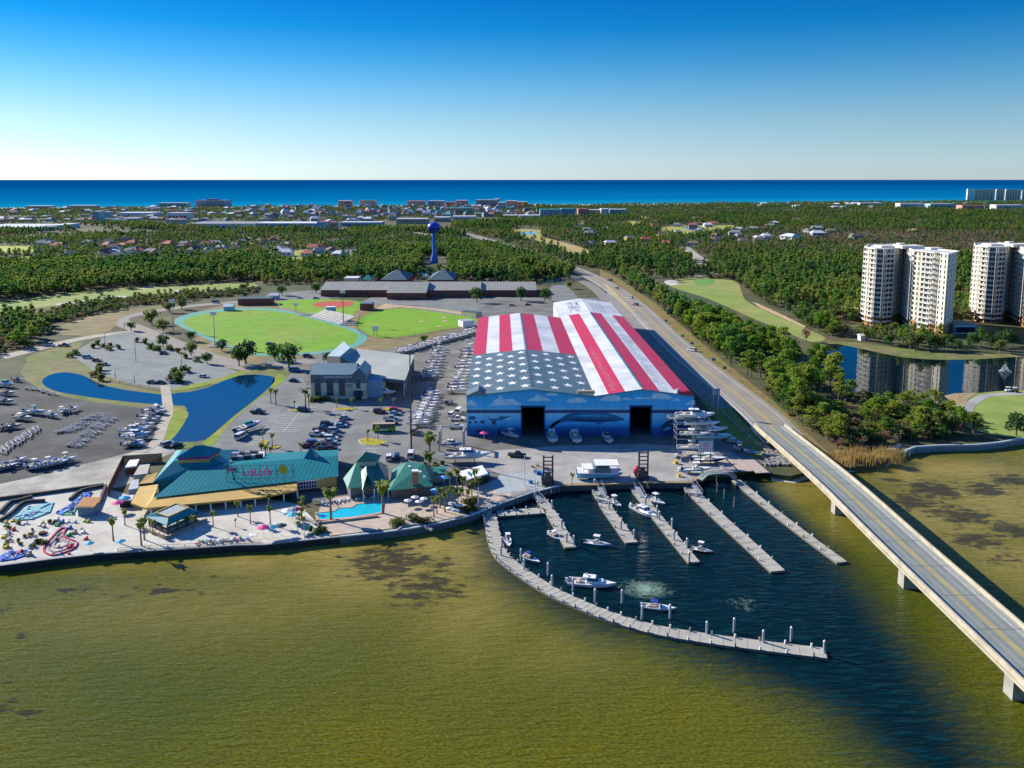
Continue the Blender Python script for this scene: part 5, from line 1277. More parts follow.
def wash(pxs, cx, cy, rx, ry, amp):
    c = G(cx, cy, .04); e1 = G(cx + rx, cy, .04); e2 = G(cx, cy - ry, .04); sx_, sy_ = e1.x - c.x, e2.y - c.y
    vs, cs, fs = [], [], []
    n_ = 20
    for i in range(n_ + 1):
        for j in range(n_ + 1):
            u, v = i / n_ * 2 - 1, j / n_ * 2 - 1
            vs.append((c.x + u * sx_, c.y + v * sy_, .04)); d = math.hypot(u, v); w_ = max(0, 1 - d ** 1.6) * amp; cs += [w_, w_, w_, 1]
    for i in range(n_):
        for j in range(n_): a0 = i * (n_ + 1) + j; fs.append((a0, a0 + n_ + 1, a0 + n_ + 2, a0 + 1))
    me = bpy.data.meshes.new("prop_wash"); me.from_pydata(vs, [], fs)
    ca_ = me.color_attributes.new("foam", 'FLOAT_COLOR', 'POINT'); ca_.data.foreach_set("color", cs); me.materials.append(fm)
    o = bpy.data.objects.new("prop_wash", me); COL.objects.link(o); return o
for q, lb in (((0, 646, 589, 42, 16, 1.0), "churned pale foam behind the moored cabin cruiser"), ((0, 742, 602, 46, 16, .62), "faint green swirl of stirred water off the long breakwater end"), ((0, 507, 558, 9, 8, .8), "small patch of foam against the breakwater bend")):
    tag(wash(*q), lb, "foam", kind="stuff")

def dock(name, label, px, width, piles, group=None, z=.55, cat="dock", gang=None, m=None):
    pts = [G(x, y, z) for x, y in px]
    pts = smooth_open(pts, 5 if len(pts) > 2 else 8)
    root = thing(name, label, cat, group, Vector((pts[0].x, pts[0].y, 0)))
    mb = MB(); ribbon_faces(mb, pts, -width / 2, width / 2, 0); n_ = len(pts)
    vt = list(mb.v); 
    for s0 in (0, n_):
        for i in range(n_ - 1):
            a, b_ = Vector(vt[s0 + i]), Vector(vt[s0 + i + 1]); dn_ = Vector((0, 0, .75)); mb.poly([a, b_, b_ - dn_, a - dn_], 1)
    for i in (0, n_ - 1):
        a, b_ = Vector(vt[i]), Vector(vt[n_ + i]); dn_ = Vector((0, 0, .75)); mb.poly([a, b_, b_ - dn_, a - dn_], 1)
    acc = 0
    for i in range(n_ - 1):                                   # section joints
        d = pts[i + 1] - pts[i]; s_ = Vector((d.y, -d.x, 0)).normalized()
        k = 0
        while k * 3.0 < d.length:
            p = pts[i] + d.normalized() * (k * 3.0) + Vector((0, 0, .02)); mb.bar(p - s_ * width / 2, p + s_ * width / 2, .05, .03, 2); k += 1
    for i in range(1, n_ - 1, 2):
        for k_ in (0, n_): p = Vector(vt[k_ + i]) * .93 + pts[i] * .07; mb.box((p.x, p.y, p.z + .35), (.3, .3, .7), 0, 3 if (i // 2 + k_) % 3 else 2)
    part(mb, "deck", [m or M_deck, mat("dock_float_side", (.16, .15, .13), .9), mat("dock_joint", (.28, .26, .22), .9), M_white], root)
    for x, y in piles:
        p = G(x, y, .5); q = MB(); q.cyl((p.x, p.y, -2), .25, .25, 4.9, 10); q.cyl((p.x, p.y, 2.9), .27, .05, .3, 10, 1); part(q, "pile", [M_pile, M_white], root)
    return root
def u7(x, y): return 470 + x / 5.122, 470 + y / 5.122
bw = dock("breakwater_dock", "long curved breakwater dock enclosing the marina basin", [(489, 514), (491.5, 525), (494.5, 539), (500, 553), (509, 562), (523, 572.5), (550, 590), (580, 604), (610, 616), (650, 628), (700, 637), (760, 645), (826, 653)], 3.6,
          [(502, 547), (501, 555.5), (521, 559), (524, 569.5), (548, 573), (552, 586), (573, 589), (595, 600), (622, 601), (642, 617), (670, 616), (706.7, 633.5), (734, 630), (763, 642.5), (791, 639), (824, 653)])
# piles that the photograph shows standing proud along both sides
fing = [("finger dock nearest the pool terrace with a crossing plank pier", [u7(300, 100), u7(375, 165), u7(440, 260), u7(515, 395)], 3.0, [u7(420, 200), u7(345, 100), u7(470, 300), u7(532, 385), u7(495, 370)]),
        ("finger dock in front of the docked catamaran with one small boat", [u7(645, 95), u7(700, 190), u7(760, 275), u7(828, 370)], 3.2, [u7(637, 90), u7(712, 200), u7(773, 305), u7(840, 355)]),
        ("finger dock between two white cruisers under the second forklift", [(634, 487), (655, 514), (676, 540), (694, 562)], 2.9, [(629, 484), (645.5, 505), (657, 514.5), (659, 520), (672, 528), (674, 540), (687, 548), (689, 562)])]
for lb, px, w, pl in fing: dock("finger_dock", lb, px, w, pl, "finger docks of the marina")
dock("long_dock", "long floating dock without boats, nearer of the two leading off the bend", [(685, 484), (716, 514), (748, 543), (778, 571)], 3.6, [], "long floating docks")
dock("long_dock", "long empty floating dock closest to the bridge", [(736, 480), (765, 504), (800, 531), (842, 562)], 2.7, [], "long floating docks")
dock("plank_pier", "short striped plank pier joining the first finger dock to the breakwater", [u7(140, 222), u7(385, 205)], 4.0, [])
for x, y, lb in ((717, 492, ""), (724, 499, ""), (734, 507, ""), (716.5, 483, "")):
    p = G(x, y, 0); q = MB(); q.cyl((p.x, p.y, -1.5), .16, .14, 4.4, 8); o = q.build("mooring_post", M_wood); tag(o, "bare wooden mooring post standing in open water off the long docks", "post", "wooden mooring posts")
def gangway(a, b_, label):
    A, B = G(*a, L + .1), G(*b_, .65); root = thing("gangway", label, "gangway", None, A); d = (B - A); s_ = Vector((d.y, -d.x, 0)).normalized() * .8
    mb = MB(); mb.bar(A, B, 1.6, .15); part(mb, "walkway", M_galv, root)
    for sg_ in (-1, 1):
        mb = MB(); mb.bar(A + s_ * sg_ + Vector((0, 0, 1.0)), B + s_ * sg_ + Vector((0, 0, 1.0)), .08)
        for k in range(6): p = A.lerp(B, k / 5) + s_ * sg_; mb.bar(p, p + Vector((0, 0, 1.0)), .06)
        part(mb, "handrail", M_galv, root)
gangway((632, 478), (643, 497), "steel gangway down to the finger dock of the two white cruisers"); gangway((598, 482), (604, 497), "steel gangway below the docked catamaran"); gangway((529, 489), (543, 502), "steel gangway to the finger dock nearest the pool"); gangway((486, 505), (488.5, 515), "short gangway onto the curved breakwater")
gangway((690, 479), (700, 494), "gangway at the head of the nearer long dock"); 
ar = [G(700, 479, L + .4), G(706, 474, L + 1.5), G(716, 472.5, L + 1.8), G(727, 473, L + 1.5), G(737, 480, 1.0)]
rt = thing("footbridge", "arched footbridge linking the heads of the two long docks", "footbridge", None, ar[0]); mb = MB(); ribbon_faces(mb, smooth_open(ar, 5), -1, 1); ap_ = smooth_open(ar, 5)
for a, b_ in zip(ap_[:-1], ap_[1:]): mb.bar(a - Vector((0, 0, .25)), b_ - Vector((0, 0, .25)), 2.0, .4)
part(mb, "deck", mat("green_grey_deck", (.26, .32, .30), .8), rt)
for s_ in (-1, 1):
    mb = MB()
    for a, b_ in zip(ap_[:-1], ap_[1:]): o_ = Vector((0, s_ * .95, 1.0)); mb.bar(a + o_, b_ + o_, .1); mb.bar(a + Vector((0, s_ * .95, 0)), a + o_, .08)
    part(mb, "handrail", M_galv, rt)

# ---- highway bridge
bp = [Vector((92.4, 292, 2.2)), Vector((91.8, 256, 4.2)), Vector((90.8, 222, 6.0)), Vector((90.2, 185, 6.5)), Vector((90.4, 150, 6.6)), Vector((91, 100, 6.6)), Vector((92.2, 20, 6.6)), Vector((94.6, -120, 6.6))]
bps = smooth_open(bp, 6)
brg = thing("highway_bridge", "two lane concrete bridge running out over the shallow bay on low piers", "bridge", None, (92.4, 292, 2))
M_bdeck = mat("bridge_deck_concrete", (0.25, 0.275, 0.24), .8, .07, .2, dirt=(.23, .25, .23), dscale=.12, damt=.7)
M_bar = mat("parapet_concrete", (0.46, 0.41, 0.30), .8, .12, .4, dirt=(.30, .27, .20), dscale=.25, damt=.6)
HW = 5.55
mb = MB(); ribbon_faces(mb, bps, -HW, HW, 0)
for a, b_, m_, ds in ((-.42, -.14, 1, None), (.14, .42, 1, None), (3.7, 3.95, 2, None), (-3.95, -3.7, 2, None), (-5.5, -4.05, 3, None), (4.05, 5.5, 3, None), (.8, 1.5, 6, None), (2.5, 3.2, 6, None), (-1.5, -.8, 6, None), (-3.2, -2.5, 6, None)): ribbon_faces(mb, bps, a, b_, m_, .02 if m_ < 3 else .012, ds)
for i in range(len(bps) - 1):
    a, b_ = bps[i], bps[i + 1]; mb.bar(a - Vector((0, 0, .55)), b_ - Vector((0, 0, .55)), HW * 2 - .8, 1.0, 4)
ln = 0
for y in range(-100, 285, 13):
    x = 92.4; mb.box((np.interp(y, [p.y for p in bps[::-1]], [p.x for p in bps[::-1]]), y, np.interp(y, [p.y for p in bps[::-1]], [p.z for p in bps[::-1]]) + .02), (HW * 2 - 1, .18, .03), 0, 5)
part(mb, "deck", [M_bdeck, M_liney, M_linew, mat("bridge_shoulder", (.30, .315, .28), .8, .08), M_conc, mat("deck_joint", (.20, .215, .19), .9), mat("tyre_worn_deck", (.205, .225, .20), .75, .12, .3)], brg)
for s_ in (-1, 1):
    mb = MB()
    for i in range(len(bps) - 1):
        a, b_ = bps[i], bps[i + 1]; d = b_ - a; d.z = 0; d.normalize(); n_ = Vector((d.y, -d.x, 0)) * s_
        mb.bar(a + n_ * (HW - .15) + Vector((0, 0, .3)), b_ + n_ * (HW - .15) + Vector((0, 0, .3)), .36, 1.25); mb.bar(a + n_ * (HW + .2) - Vector((0, 0, .35)), b_ + n_ * (HW + .2) - Vector((0, 0, .35)), .5, .5)
    part(mb, "parapet", M_bar, brg)
for y in (262, G(830, 513, 0).y, G(905, 586, 0).y, G(1014, 696, 0).y, 104, 68, 30, -9):
    x = float(np.interp(y, [p.y for p in bps[::-1]], [p.x for p in bps[::-1]])); zt = float(np.interp(y, [p.y for p in bps[::-1]], [p.z for p in bps[::-1]]))
    q = MB(); q.box((x + .2, y, zt / 2 - 1.6), (HW * 2 - 3.8, 2.8, zt + 1.6))
    part(q, "pier", M_conc, brg)
q = MB(); q.tube([(85.6, 292, 1.6), (84.6, 283, 2.4), (85.4, 274, 1.7), (85.7, 272, -.2)], .45, 6); q.box((92.3, 273, .9), (14, 1.2, 3.2)); part(q, "abutment", M_conc, brg)
# guard rail posts on the verge before the bridge
gr = thing("guard_rail", "low striped guard rail along the shaded verge before the bridge", "guard rail", None, G(700, 396))
mb = MB(); gp = [G(x, y, L + .75) for x, y in ((702, 393), (722, 411), (745, 432), (768, 452))]
for a, b_ in zip(gp[:-1], gp[1:]): mb.bar(a, b_, .12, .35)
part(mb, "rail", M_galv, gr)
for k in range(22):
    p = gp[0].lerp(gp[3], k / 21); p.z = L; q = MB(); q.box((p.x, p.y, L + .45), (.28, .28, .9)); part(q, "post", mat("rail_post_red", (.38, .16, .12), .8) if k % 2 else M_white, gr)

# ------------------------------------------------------------------ boats
M_hull = mat("white_gelcoat", (0.72, 0.73, 0.73), .25, .05, .4, spec=.5)
HULLS = {'white': M_hull, 'blue': mat("blue_gelcoat", (.02, .10, .28), .25, spec=.5), 'sky': mat("sky_gelcoat", (.10, .42, .58), .25, spec=.5), 'navy': mat("navy_gelcoat", (.012, .025, .07), .25, spec=.5), 'red': mat("red_gelcoat", (.38, .03, .03), .3, spec=.5),
         'grey': mat("grey_gelcoat", (.25, .27, .28), .3, spec=.5), 'cream': mat("cream_gelcoat", (.62, .57, .44), .3, spec=.5), 'black': mat("black_gelcoat", (.02, .02, .022), .3, spec=.5)}
M_cock = mat("cockpit_deck", (.60, .58, .52), .7, .08)
M_seat = mat("boat_vinyl", (.55, .46, .36), .6)
M_canvas = {'white': mat("white_canvas", (.70, .70, .69), .7), 'blue': mat("blue_canvas", (.02, .05, .30), .7), 'black': mat("black_canvas", (.02, .02, .025), .7), 'tan': mat("tan_canvas", (.45, .35, .22), .7), 'teal': mat("teal_canvas", (.03, .25, .28), .7)}
M_tint = mat("tinted_screen", (.02, .06, .10), .1, spec=.7)
M_eng = mat("outboard_black", (.03, .03, .035), .35); M_engw = mat("outboard_white", (.65, .66, .66), .35)
def hull_mb(Ln, B, D):
    mb = MB(); ns = 9; rows = []
    for i in range(ns):
        t = i / (ns - 1); x = -Ln / 2 + Ln * t
        w = B / 2 * (1 - max(0, (t - .45) / .55) ** 2.2) * (.94 + .06 * min(1, t * 4)); w = max(w, .03)
        sh = D * (.78 + .30 * t ** 2); ck = D * (.34 + .42 * max(0, t - .5) ** 1.5 * 1.6); kk = D * .85 * max(0, (t - .72) / .28) ** 2
        xr = x + (Ln * .05 if t == 1 else 0)
        rows.append([(xr, 0, kk), (x, -w * .82, ck if t < 1 else kk + .1), (xr, -w, sh), (xr, w, sh), (x, w * .82, ck if t < 1 else kk + .1)])
    for a, b_ in zip(rows[:-1], rows[1:]):
        vs = a + b_; mb.add(vs, [(0, 5, 6, 1), (4, 9, 5, 0)], 0); mb.add(vs, [(1, 6, 7, 2), (9, 4, 3, 8)], 1)
        c, d = [(p[0], p[1] * .86, p[2]) for p in (a[2], a[3])], [(p[0] - (.1 if i else 0), p[1] * .86, p[2]) for p in (b_[2], b_[3])]
        mb.add([a[2], b_[2], d[0], c[0]], [(0, 1, 2, 3)], 2); mb.add([a[3], c[1], d[1], b_[3]], [(0, 1, 2, 3)], 2)
    mb.add(rows[0], [(0, 1, 2, 3, 4)], 1)
    inner = [(p[2][0], p[2][1] * .86, p[2][2]) for p in rows], [(p[3][0], p[3][1] * .86, p[3][2]) for p in rows]
    return mb, rows
def make_boat(kind, Ln, hull='white', canvas='white', trailer=False, engines=1, cradle=0.0):
    B, D = Ln * (.335 if kind != 'cruiser' else .32), Ln * (.135 if kind != 'cruiser' else .15)
    zo = .75 if trailer else (cradle if cradle else -D * .32)
    root = thing("motor_boat", "", "boat")
    mb, rows = hull_mb(Ln, B, D); mb.v = [(x, y, z + zo) for x, y, z in mb.v]
    mb.build("hull", [M_hull if hull in ('blue', 'sky', 'navy') else HULLS[hull], HULLS[hull], M_hull], root)
    ci = int(len(rows) * (.62 if kind == 'console' else .45))
    mb = MB()                                               # cockpit sole and foredeck
    for i in range(len(rows) - 1):
        a, b_ = rows[i], rows[i + 1]
        f = lambda p, s_: (p[0], p[1] * .86, p[2] + zo + s_)
        low = -.30 * D if i < ci else -.02
        lo2 = -.30 * D if i + 1 <= ci and i < ci else -.02
        mb.add([f(a[2], low), f(b_[2], lo2), f(b_[3], lo2), f(a[3], low)], [(0, 1, 2, 3)], 0 if i < ci else 1)
        if i < ci:
            mb.add([f(a[2], low), f(b_[2], low), f(b_[2], 0), f(a[2], 0)], [(3, 2, 1, 0)], 1); mb.add([f(a[3], low), f(b_[3], low), f(b_[3], 0), f(a[3], 0)], [(0, 1, 2, 3)], 1)
    mb.build("deck", [M_cock, M_hull], root)
    zd = D * .62 + zo
    if kind == 'console':
        q = MB(); q.box((-.02 * Ln, 0, zd + .5), (Ln * .12, B * .34, 1.1), 0, 0, .85); cs_ = q.build("console", M_hull, root)
        q = MB(); q.box((.03 * Ln, 0, zd + 1.2), (Ln * .04, B * .32, .5), 0, 0, .7); q.build("windscreen", M_tint, cs_)
        q = MB(); q.box((-.13 * Ln, 0, zd + .35), (Ln * .06, B * .36, .7)); q.box((.14 * Ln, 0, zd + .2), (Ln * .1, B * .3, .4)); q.build("seat", M_seat, root)
        q = MB(); q.box((-.03 * Ln, 0, zd + 2.05), (Ln * .24, B * .62, .12), 0, 0); ht_ = q.build("hardtop", M_canvas[canvas], root)
        q = MB()
        for sx_ in (-1, 1):
            for sy_ in (-1, 1): q.bar((-.03 * Ln + sx_ * Ln * .07, sy_ * B * .22, zd), (-.03 * Ln + sx_ * Ln * .10, sy_ * B * .26, zd + 2.0), .07)
        q.build("hardtop_frame", M_galv, ht_)
    elif kind == 'bowrider':
        q = MB(); q.box((.06 * Ln, 0, zd + .45), (Ln * .05, B * .72, .55), 0, 0, .8); q.build("windscreen", M_tint, root)
        q = MB(); q.box((-.12 * Ln, B * .2, zd + .2), (Ln * .08, B * .22, .6)); q.box((-.12 * Ln, -B * .2, zd + .2), (Ln * .08, B * .22, .6)); q.box((-.32 * Ln, 0, zd + .15), (Ln * .1, B * .6, .5)); q.build("seat", M_seat, root)
        q = MB(); q.box((-.14 * Ln, 0, zd + 1.35), (Ln * .24, B * .72, .1), 0, 0, .85)
        for sy_ in (-1, 1): q.bar((-.05 * Ln, sy_ * B * .36, zd), (-.10 * Ln, sy_ * B * .34, zd + 1.35), .05); q.bar((-.05 * Ln, sy_ * B * .36, zd), (-.22 * Ln, sy_ * B * .34, zd + 1.35), .05)
        q.build("bimini", M_canvas[canvas], root)
    else:
        q = MB(); q.box((.10 * Ln, 0, zd + D * .42), (Ln * .44, B * .62, D * .40), 0, 0, .72); cs_ = q.build("cabin", M_hull, root)
        q = MB(); q.box((.03 * Ln, 0, zd + D * .78), (Ln * .26, B * .60, D * .36), 0, 0, .80); q.build("windscreen", M_tint, cs_)
        q = MB(); q.box((-.03 * Ln, 0, zd + D * 1.02), (Ln * .28, B * .60, .14), 0, 0, .92); q.build("hardtop", M_canvas[canvas], root)
        q = MB(); q.box((-.28 * Ln, 0, zd + .25), (Ln * .08, B * .6, .55)); q.build("seat", M_seat, root)
        q = MB(); q.bar((-.06 * Ln, 0, zd + D * 1.02), (-.10 * Ln, 0, zd + D * 1.45), .12); q.bar((-.10 * Ln, -B * .2, zd + D * 1.3), (-.10 * Ln, B * .2, zd + D * 1.3), .1); q.build("radar_arch", M_hull, root)
    q = MB()
    for k in range(engines):
        y = (k - (engines - 1) / 2) * .75
        q = MB(); q.box((-Ln / 2 - .35, y, zo + D * .78), (.7, .5, .85), 0, 0, .8); q.box((-Ln / 2 - .3, y, zo + D * .35), (.3, .22, D * .8)); q.build("outboard_motor", M_eng if (hull != 'white' or k % 2) else M_engw, root)
    if trailer:
        q = MB()
        for s_ in (-1, 1): q.bar((-Ln * .45, s_ * B * .3, .6), (Ln * .3, s_ * B * .26, .6), .14); q.bar((Ln * .3, s_ * B * .26, .6), (Ln * .62, 0, .55), .14)
        for x in (-.4, -.1, .2): q.bar((Ln * x, -B * .3, .6), (Ln * x, B * .3, .6), .12)
        q.build("trailer_frame", M_galv, root)
        for s_ in (-1, 1):
            q = MB(); q.v = []; c = MB(); c.cyl((0, 0, -.12), .34, .34, .24, 12); c.v = [(x - Ln * .15, z + s_ * B * .42, y + .34) for x, y, z in c.v]; c.build("wheel", M_dark, root)
    elif cradle:
        q = MB()
        for x in (-.28, .18):
            for s_ in (-1, 1): q.bar((Ln * x, s_ * B * .42, 0), (Ln * x, s_ * B * .28, cradle + D * .3), .16)
            q.box((Ln * x, 0, cradle / 2), (.3, .4, cradle))
        q.build("cradle", M_wood, root)
    return root
BP = {}
def boat(px, py, kind, Ln, deg, label, group=None, z=0.0, **k):
    key = (kind, Ln, tuple(sorted(k.items())))
    if key not in BP: BP[key] = Proto(lambda: make_boat(kind, Ln, **k))
    p = G(px, py, z)
    return BP[key].put(p, math.radians(deg), label, group)
W = 0.0
boat(508, 542.5, 'console', 5.6, -82, "small white open boat with red console beside the breakwater bend", z=W, canvas='white', hull='white')
boat(530.5, 559.5, 'bowrider', 6.0, -48, "blue sided runabout with a blue canopy at the breakwater", z=W, hull='sky', canvas='blue')
boat(556, 537.5, 'bowrider', 5.4, -55, "white runabout tied to the end of the first finger dock", z=W, hull='white', canvas='white')
boat(597.5, 544.5, 'console', 6.8, -22, "turquoise hulled centre console adrift in open water between the finger docks", z=W, hull='sky', canvas='white', engines=2)
boat(591, 585, 'cruiser', 10.4, -12, "large white cabin cruiser moored along the inside of the breakwater", z=W, hull='white', canvas='white')
boat(659, 608.5, 'bowrider', 6.6, -14, "white runabout with a blue canopy near the foam, by the breakwater", z=W, hull='white', canvas='blue')
boat(614.5, 503.5, 'console', 6.4, -65, "white centre console tucked against the second finger dock", z=W, hull='white', canvas='white')
boat(644, 513, 'cruiser', 10.0, -60, "broad white cruiser with its bow to the open basin", z=W, hull='white', canvas='white', engines=2)
boat(656, 501.5, 'console', 6.8, -58, "white centre console on the far side of the third finger dock", z=W, hull='white', canvas='white', engines=2)
boat(701.5, 551, 'console', 5.8, -30, "white boat with a dark red hull stripe at the end of the third finger dock", z=W, hull='red', canvas='white')
boat(253, 543, 'bowrider', 8.5, -82, "white boat nosed up to the beach seawall below the palms", z=W, hull='white', canvas='white')
# on the hard
boat(551.7, 440, 'console', 10.6, 92, "white open boat parked bow in under the whale's tail", z=L, hull='white', canvas='white', cradle=.8)
boat(574.5, 440.5, 'console', 10.6, 96, "white open boat parked bow in under the middle of the whale", z=L, hull='white', canvas='white', cradle=.8)
boat(606.5, 441, 'cruiser', 8.6, 98, "small white cuddy cabin boat parked nearest the second hangar door", z=L, hull='white', canvas='black', cradle=.7)
boat(511, 438.5, 'console', 8.0, -50, "white open boat angled in shade before the first hangar door", z=L, hull='white', canvas='white', cradle=.8)
boat(467, 462, 'cruiser', 13.5, 4, "long white express cruiser on blocks beside the white canopy", z=L, hull='white', canvas='white', cradle=1.0)
boat(451, 446.5, 'cruiser', 8.0, -14, "white cruiser slung under the steel travel lift", z=L + 1.0, hull='blue', canvas='white', cradle=.3)
boat(384, 396, 'cruiser', 9.5, -8, "white cruiser on show inside the open showroom front", z=L, hull='white', canvas='white', cradle=.9)
boat(248, 431, 'cruiser', 11.5, 60, "teal topped cruiser on a trailer in the restaurant car park", z=L, hull='blue', canvas='teal', trailer=True)
# rows of stored boats beside the hangar
r = random.Random(11)
def row(a, b_, n, deg, label, group, kinds, jitter=4, lo=7.0, hi=9.0, zl=L):
    for i in range(n):
        t = (i + .5) / n; x, y = lerp(a[0], b_[0], t) + r.uniform(-.8, .8), lerp(a[1], b_[1], t) + r.uniform(-.3, .3)
        kd, hl, cv = kinds[r.randrange(len(kinds))]
        boat(x, y, kd, r.choice((6.4, 7.0, 7.6)) if kd != 'cruiser' else 8.2, deg + r.uniform(-jitter, jitter), label, group, z=zl, hull=hl, canvas=cv, trailer=True)
KW = [('console', 'white', 'white'), ('bowrider', 'white', 'white'), ('console', 'white', 'white'), ('cruiser', 'white', 'white'), ('console', 'sky', 'white'), ('bowrider', 'blue', 'blue'), ('console', 'white', 'black')]
row((474, 341), (455, 395), 16, 8, "white boat stored on a trailer against the hangar side wall", "boats stored along the hangar side", KW)
row((440.5, 348), (429, 381), 11, 8, "white boat stored on a trailer in the upper block of the boat yard lane", "boats in the upper yard block", KW)
row((434, 393), (418, 428), 12, 8, "white boat stored on a trailer in the lower block by the tall pole", "boats in the lower yard block", KW)
row((402, 354), (476, 333), 21, 22, "boat stored in the long slanting row along the ball field fence", "boats along the ball field fence", KW + [('bowrider', 'grey', 'white'), ('console', 'navy', 'white')])
# big rack of boats at the corner of the hangar
rk = thing("boat_rack", "steel storage rack stacked with white boats at the hangar corner", "rack", None, G(672, 437))
mb = MB(); YR = 267.0; c0 = Vector((V(676, 440, YR).x, YR - 1, L)); c1 = Vector((V(712, 440, YR).x, YR - 1, L))
for t in (0, .5, 1):
    for u in (0, 5): p = c0.lerp(c1, t) + Vector((0, u, 0)); mb.bar(p, p + Vector((0, 0, 9.6)), .12)
RZ = (11.3, 9.3, 7.5, 5.8)
for z in RZ:
    for u in (0, 5): mb.bar(c0 + Vector((0, u, z - L - .2)), c1 + Vector((0, u, z - L - .2)), .12)
    for t in (0, .5, 1): p = c0.lerp(c1, t); p.z = z - .2; mb.bar(p, p + Vector((0, 5, 0)), .12)
part(mb, "rack_frame", M_galv, rk)
for (x, dy, z, kd, Ln, hl, lb) in ((697, 4, RZ[0], 'cruiser', 12.0, 'white', "white cruiser on top of the boat rack"), (703, 2, RZ[1], 'console', 10.5, 'white', "second boat from the top of the rack, with an open deck"), (709, 1, RZ[2], 'console', 11.5, 'cream', "long cream sided boat low in the rack beside the hangar"), (712, -1, RZ[3], 'console', 11.0, 'sky', "blue bottomed boat sticking out of the rack above the sign"), (688, 7, RZ[1] + .4, 'cruiser', 10.0, 'white', "white cabin boat at the hangar end of the rack, behind the others"), (694, -2, RZ[2] - .4, 'bowrider', 9.0, 'white', "white bow rider in the rack between the long boats"), (690, -4, RZ[3] - 2.6, 'console', 9.0, 'white', "white boat on the lowest rack level nearest the quay")):
    BP.setdefault((kd, Ln, hl), Proto(lambda kd=kd, Ln=Ln, hl=hl: make_boat(kd, Ln, hl, 'white', False, 2, .1))).put((V(x, 440, YR).x, YR + dy, z), math.radians(-4), lb)
for (x, y, kd, hl, cv, dg, Ln, lb) in ((709, 463.5, 'console', 'navy', 'white', 0, 10.5, "dark blue hulled boat on the ground behind the sign"), (697, 473, 'console', 'sky', 'white', 2, 8.6, "pale blue hulled open boat on the concrete by the dock heads"), (728, 441, 'bowrider', 'white', 'white', -40, 6.0, "small white boat in the shade beyond the rack"), (735, 444.5, 'bowrider', 'cream', 'white', -35, 5.5, "small cream boat in the shade beyond the rack"), (680, 458, 'bowrider', 'blue', 'blue', 70, 6.0, "blue boat under the end of the rack"), (752, 455, 'bowrider', 'sky', 'blue', -30, 5.5, "little blue boat on the rubble near the bridge"), (741, 452, 'bowrider', 'white', 'white', -60, 5.0, "little white boat at the head of the low docks")):
    boat(x, y, kd, Ln, dg, lb, z=L, hull=hl, canvas=cv, cradle=.6)
for i, (x, y) in enumerate(((716, 463), (731, 462.5), (746, 464))):
    p = G(x, y, L); q = MB(); q.box((p.x + 2, p.y - 3, L + .3), (4.0, 12, .25), .1, 0); q.box((p.x + 4.4, p.y - 3, L + .2), (.5, 12.5, .35), .1, 1); o = q.build("launch_platform", [mat("bleached_planks", (.45, .36, .30), .85, .2, 1.), M_steel])
    tag(o, ("bleached plank slip nearest the sign", "middle bleached plank slip by the footbridge", "bleached plank slip nearest the bridge")[i], "platform")
# houseboat catamaran on the quay edge
p = G(600, 483, L); ct = thing("catamaran", "wide blue hulled catamaran with a big white sun roof on the quay edge", "catamaran", None, p)
for s_ in (0, 1):
    mb, _ = hull_mb(13.2, 2.6, 1.7); mb.v = [(x + p.x, y + p.y + 3 + s_ * 3.4, z + L + .3) for x, y, z in mb.v]; part(mb, "hull", [HULLS['sky'], HULLS['sky'], M_hull], ct)
mb = MB(); mb.box((p.x - .3, p.y + 4.7, L + 2.1), (12, 5.6, .35)); part(mb, "deck", M_hull, ct)
mb = MB(); mb.box((p.x + 1.0, p.y + 4.6, L + 3.0), (5.0, 4.6, 1.6), 0, 0, .85); part(mb, "cabin", M_tint, ct)
mb = MB(); mb.box((p.x + 2.4, p.y + 5.6, L + 4.3), (7.0, 5.6, .2)); part(mb, "sun_roof", M_white, ct)
mb = MB(); mb.box((p.x - 3.4, p.y + 4.8, L + 3.4), (3.0, 5.2, .15)); part(mb, "sun_roof", M_white, ct)
mb = MB()
for x in (-4.6, -1, 2, 5.6):
    for y in (2.9, 7.6): mb.bar((p.x + x, p.y + y, L + 2), (p.x + x, p.y + y, L + 4.3), .09)
part(mb, "roof_post", M_galv, ct)
mb = MB(); 
for k in range(8): mb.box((p.x - 2 + 1.5 * k - 4, p.y - .5, -.2), (.3, .3, 3.4))
part(mb, "lift_post", M_wallg, ct)
# forklifts for negative lift: lattice masts on the quay
for x, y, lb in ((548, 486, "dark lattice lift mast on the quay nearest the pool side"), (643, 481, "dark lattice lift mast on the quay by the red tank")):
    p = G(x, y, L); ft = thing("boat_forklift", lb, "forklift", "boat forklifts on the quay", p)
    mb = MB()
    for s_ in (-1, 1): mb.box((p.x + s_ * 1.3, p.y, L + 4.6), (.45, .5, 9.2))
    for k in range(8): mb.box((p.x, p.y, L + .6 + k * 1.15), (2.4, .3, .28))
    part(mb, "mast", M_steel, ft)
    mb = MB(); mb.box((p.x, p.y + 2.6, L + 1.3), (2.6, 4.2, 1.5), 0, 0, .85); mb.box((p.x, p.y + 1.9, L + 2.7), (1.7, 1.8, 1.6), 0, 0, .9); part(mb, "body", mat("machine_grey", (.14, .14, .13), .6), ft)
    for s_ in (-1, 1):
        q = MB(); q.bar((p.x + s_ * .8, p.y - .2, L + .5), (p.x + s_ * .8, p.y - 5.0, L - .4), .35, .2); part(q, "fork", M_steel, ft)
        for yy in (.9, 4.0): c = MB(); c.cyl((0, 0, -.25), .75, .75, .5, 14); c.v = [(z + p.x + s_ * 1.55, y_ + p.y + yy, x_ + L + .75) for x_, y_, z in c.v]; part(c, "wheel", M_dark, ft)
